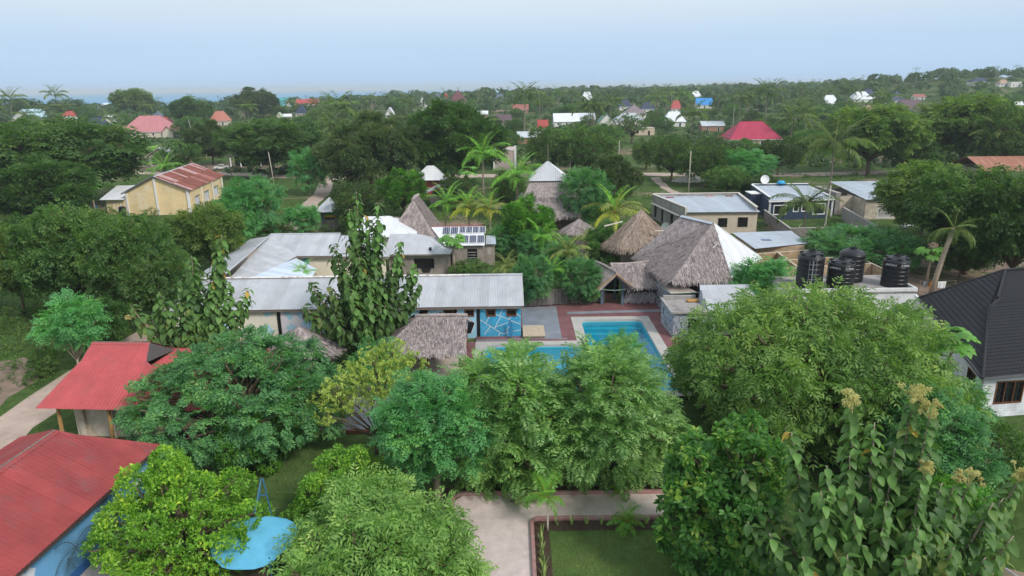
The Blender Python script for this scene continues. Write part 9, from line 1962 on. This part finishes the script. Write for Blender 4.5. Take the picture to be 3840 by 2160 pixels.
def car(x, y, rot, label):
    t = thing('car', label, 'car', (x, y, 0), rot); wm = pm('white_car_paint', (.72, .70, .66), .3, .06, spec=.5)
    prof = [(-2.1, .35), (-2.15, .75), (-1.9, .95), (-1.35, 1.0), (-.8, 1.42), (.6, 1.45), (1.15, 1.0), (1.95, .88), (2.15, .62), (2.1, .35)]
    MB().prism([(a, -.82, b) for a, b in prof], (0, 1.64, 0)).build('body', wm, t, bevel=.06)
    for sy in (-.835, .825): MB().prism([(-1.2, sy, 1.02), (-.74, sy, 1.36), (.54, sy, 1.38), (1.0, sy, 1.02)], (0, .01, 0)).build('side_window', glass, t)
    MB().prism([(.64, -.7, 1.42), (.64, .7, 1.42), (1.14, .7, 1.03), (1.14, -.7, 1.03)], (.02, 0, .02)).build('windscreen', glass, t); MB().prism([(-.84, -.7, 1.40), (-.84, .7, 1.40), (-1.34, .7, 1.03), (-1.34, -.7, 1.03)], (-.02, 0, .02)).build('rear_window', glass, t)
    for sx in (-1.3, 1.3):
        for sy in (-.78, .78):
            wh = MB().lathe([(.2, -.1), (.33, -.1), (.33, .1), (.2, .1)], 18).build('wheel', black, t); wh.location = (sx, sy, .33); wh.rotation_euler = (math.pi/2, 0, 0); MB().lathe([(.02, -.105), (.2, -.105), (.2, .105), (.02, .105)], 12).build('rim', steel, wh)
    for sy in (-.6, .6): box_part('headlight', glass, t, 2.08, 2.16, sy - .18, sy + .18, .6, .74)
car(-83.5, 199.5, .15, 'white saloon car parked at the roadside under the round pale tree')
# pink house wings and crimson house come from the table; add gabled wing to the pink one
# rusty-roofed house at the right edge
Rr = thing('rusty_roofed_house', 'low cream house with orange rusty roof behind the right-hand neem trees', 'house', (118, 160, 0))
MB().box(109, 146, 156, 168, 0, 2.6).build('wall', wall_m('cream'), Rr, w=True)
slab_roof(Rr, [[(107, 154.5, 2.6), (148, 154.5, 2.6), (148, 162, 5.2), (107, 162, 5.2)], [(148, 169.5, 2.6), (107, 169.5, 2.6), (107, 162, 5.2), (148, 162, 5.2)]], pm('orange_rust_roof', (.34, .15, .10), .85, .3, .7, stain=(.5, .34, .27), stain_amt=.6, stretch=(3, .3, 1)), .1)
bb = thing('beige_gable_block', 'plain beige end wall with white edging behind the palm garden', 'building', (-2, 192, 0))
MB().box(-4.6, 1.2, 190, 200, 0, 5.6).build('wall', pm('pink_beige_wall', (.50, .40, .37), .9, .06, 1), bb, w=True); MB().box(-4.7, 1.3, 189.85, 190, 5.35, 5.75).box(-4.75, -4.45, 189.85, 190, 0, 5.35).box(1.0, 1.6, 189.8, 190.4, 0, 6.6).build('white_edging', white, bb, w=True)
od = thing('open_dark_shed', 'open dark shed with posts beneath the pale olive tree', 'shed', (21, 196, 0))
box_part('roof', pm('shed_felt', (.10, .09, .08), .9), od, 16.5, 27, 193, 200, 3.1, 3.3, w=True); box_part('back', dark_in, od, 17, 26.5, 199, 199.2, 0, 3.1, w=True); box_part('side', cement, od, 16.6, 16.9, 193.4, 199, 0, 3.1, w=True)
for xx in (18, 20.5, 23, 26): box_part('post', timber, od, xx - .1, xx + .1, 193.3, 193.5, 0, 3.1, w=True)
sp = thing('sand_heap', 'pale heap of building sand beside the footpath', 'sand heap', (42.5, 163, 0))
V, F = [], []; rgs = random.Random(2)
for i in range(9):
    for j in range(24):
        a = j / 24 * 6.283; r = i / 8; V.append((4.2 * r * math.cos(a) * (1 + .12*math.sin(3*a)), 2.4 * r * math.sin(a), max(0, 1.7 * (1 - r ** 1.3) + .12 * math.sin(5*a) * r * (1 - r)) + (0 if i < 8 else -.1)))
F = [(i*24 + j, i*24 + (j+1) % 24, (i+1)*24 + (j+1) % 24, (i+1)*24 + j) for i in range(8) for j in range(24)]
mb_ = MB(); mb_.v = V; mb_.f = F; mb_.build('heap', pm('pale_sand', (.62, .57, .53), .95, .12, 1.5, bump=.3), sp, smooth=True)
# utility poles
def pole(x, y, h, label, lean=0.0, arm=False):
    t = thing('utility_pole', label, 'pole', (x, y, 0), group='utility poles'); MB().tube([(0, 0, -.3), (lean * .5, 0, h * .5), (lean, 0, h)], [.14, .12, .09], 7).build('pole', pm('grey_pole_wood', (.42, .40, .33), .9, .2, 3), t, smooth=True)
    if arm: MB().bar((lean - .6, 0, h - .35), (lean + .6, 0, h - .35), .08).build('cross_arm', timber, t)
pole(-75.5, 186, 9.2, 'leaning utility pole in front of the white car', -.7); pole(-54.5, 158, 8.4, 'utility pole behind the feathery tree left of the road', -.6)
pole(26.8, 171, 9.2, 'utility pole beside the grass clearing'); pole(36.6, 140.5, 9.2, 'utility pole beside the parapet building'); pole(45.5, 97.5, 8.0, 'utility pole in front of the navy house', .2)
pole(-150, 330, 9, 'white utility pole beside the navy hip roof', -.8, True); pole(-128, 390, 9, 'utility pole above the pink roof', -.8); pole(-104, 330, 9.0, 'utility pole beside the small navy roof', -.4)
pole(-215, 560, 11, 'white utility pole against the far trees', -.9); pole(42, 345, 8, 'pale pole in front of the long white roof'); pole(47.5, 338, 8, 'second pale pole in front of the long white roof'); pole(105, 330, 12, 'pole beside the pale hip roofs'); pole(13.5, 196, 7, 'pole in front of the open dark shed')
bt2 = thing('tank_on_stand', 'black water tank on a block stand by the long white roof', 'water tank', (57, 330, 0))
MB().box(-2, 2, -1.5, 1.5, 0, 3).build('stand', block_grey, bt2); MB().lathe([(1.3, 3), (1.35, 3.5), (1.3, 3.6), (1.35, 3.7), (1.35, 5.2), (1.2, 5.8), (.4, 6.1)], 18).build('tank', tank_m, bt2)
# people
def person(x, y, rot, label, shirt, legs_m, stride=.35, skirt=False, h=1.7):
    t = thing('person', label, 'person', (x, y, 0), rot); s = h / 1.72; skin = pm('dark_skin', (.07, .035, .022), .6)
    J = [(0, 0, .95), (0, 0, 1.2), (0, 0, 1.42), (0, .0, 1.50), (0, .01, 1.60), (0, .02, 1.70), (-.18, 0, 1.40), (-.25, -stride * .4, 1.16), (-.26, -stride * .2 + .1, .92), (.18, 0, 1.40), (.25, stride * .4, 1.16), (.26, stride * .5 + .08, .93),
         (-.09, 0, .9), (-.10, stride * .55, .5), (-.10, stride * .75, .08), (-.10, stride * .75 + .16, .04), (.09, 0, .9), (.10, -stride * .35, .5), (.10, -stride * .95, .12), (.10, -stride * .95 + .15, .04)]
    Ed = [(0,1),(1,2),(2,3),(3,4),(4,5),(2,6),(6,7),(7,8),(2,9),(9,10),(10,11),(0,12),(12,13),(13,14),(14,15),(0,16),(16,17),(17,18),(18,19)]
    Rr_ = [.15,.14,.15,.055,.095,.085,.065,.045,.038,.065,.045,.038,.095,.065,.045,.045,.095,.065,.045,.045]
    me = bpy.data.meshes.new('body'); me.from_pydata([tuple(c * s for c in j) for j in J], Ed, []); me.update(); me.materials.append(skin); o = put('body', me, t)
    sk = o.modifiers.new('skin', 'SKIN'); sd = me.skin_vertices[0].data
    for v, r in zip(sd, Rr_): v.radius = (r * s, r * s * .8)
    sd[0].use_root = True; o.modifiers.new('smooth', 'SUBSURF').levels = 1; o.modifiers['smooth'].render_levels = 2
    MB().lathe([(.17, .88), (.185, 1.0), (.175, 1.2), (.20, 1.36), (.13, 1.45), (.07, 1.47)], 14).build('shirt', shirt, t).scale = (s, s * .78, s)
    for sx in (-1, 1): MB().tube([(sx * .16, 0, 1.40), (sx * .25, sx * stride * .4 * 1, 1.2)], [.085, .075], 8).build('sleeve', shirt, t).scale = (s, s, s)
    if skirt: MB().lathe([(.3, .28), (.26, .6), (.17, .98)], 14).build('skirt', legs_m, t).scale = (s, s, s)
    else:
        for sx, k in ((-1, 1), (1, -1)): MB().tube([(sx * .09, 0, .92), (sx * .10, k * stride * (.55 if k > 0 else .35), .5), (sx * .10, k * stride * (.72 if k > 0 else .8), .2)], [.115, .085, .07], 8).build('trouser_leg', legs_m, t).scale = (s, s, s)
    MB().lathe([(.02, 1.73), (.07, 1.71), (.098, 1.66), (.1, 1.6)], 12).build('hair', black, t).scale = (s, s, s)
person(32.5, 177.6, 1.57, 'person in yellow shirt and dark trousers walking along the dirt road', pm('yellow_shirt', (.62, .42, .04), .9), black, .42)
person(18.2, 176, 2.6, 'person in a white dress standing near the open dark shed', pm('white_cloth', (.66, .62, .60), .9), pm('pale_cloth', (.55, .45, .42), .9), .1, True)
# clothes line
cl = thing('clothes_line', 'wire clothes line strung between two stakes in the bare yard', 'clothes line', (45.5, 70, 0))
for xx in (-1.9, 1.9): MB().tube([(xx, 0, 0), (xx, 0, 1.7)], .04, 6).build('stake', timber, cl)
MB().tube([(-1.9, 0, 1.66), (0, 0, 1.58), (1.9, 0, 1.66)], .012, 4).build('wire', steel, cl)
for nm, lab, xx, wd, ht, m in (('orange_cloth', 'orange cloth hanging on the clothes line', -.6, .6, .7, pm('orange_cloth', (.62, .24, .02), .9)), ('white_shirt', 'white shirt hanging on the clothes line', .45, .9, .75, white), ('grey_cloth', 'small grey cloth at the end of the clothes line', -1.35, .35, .6, pm('grey_cloth', (.3, .33, .38), .9))):
    mb = MB(); n = 8
    for i in range(n + 1):
        x_ = -wd/2 + wd * i / n
        for z in (0, -.5, -1): mb.v.append((x_ * (1 - .15 * -z), .04 * math.sin(i * 1.4) * -z, ht * z))
    for i in range(n):
        for j in range(2): mb.f.append((3*i + j, 3*i + j + 1, 3*i + 3 + j + 1, 3*i + 3 + j))
    o = mb.build(nm, m); o.location = (45.5 + xx, 69.98, 1.6); tag(o, lab, 'laundry')
lt_ = thing('leaning_palm', 'leaning palm with pale scarred trunk and hanging dead fronds', 'palm', (44.6, 69.5, 0))
MB().tube([(0, 0, -.1), (.35, 0, 2.5), (.9, .2, 5), (1.5, .3, 7.4)], [.3, .25, .23, .24], 10).build('trunk', bark_pale, lt_, smooth=True)
for k in range(12): put('frond', FR['coco'][0 if k < 4 else 2], lt_, (1.5, .3, 7.3), (0, random.Random(k).uniform(-.1, .5), k * 2.4), .75)
yb = thing('sleeper_stack', 'white sacks beside the block house under the neem', 'sacks', (62.5, 106, 0)); MB().box(-1, 1, -.5, .5, 0, .55).build('sack', white, yb, bevel=.2)
# ------------------------------------------------------------------ air
def haze():
    m = bpy.data.materials.new('haze_air'); m.use_nodes = True; nt = m.node_tree; nt.nodes.clear()
    v = nt.nodes.new('ShaderNodeVolumePrincipled'); v.inputs['Color'].default_value = (.84, .94, 1.0, 1); v.inputs['Density'].default_value = HAZE; v.inputs['Anisotropy'].default_value = .0
    o = nt.nodes.new('ShaderNodeOutputMaterial'); nt.links.new(v.outputs[0], o.inputs['Volume'])
    b = MB().box(-14500, 14500, -300, 14500, -14, 48).build('haze', m); tag(b, 'thin blue-grey air over the town', 'haze', kind='stuff')
HAZE = .00019
haze()
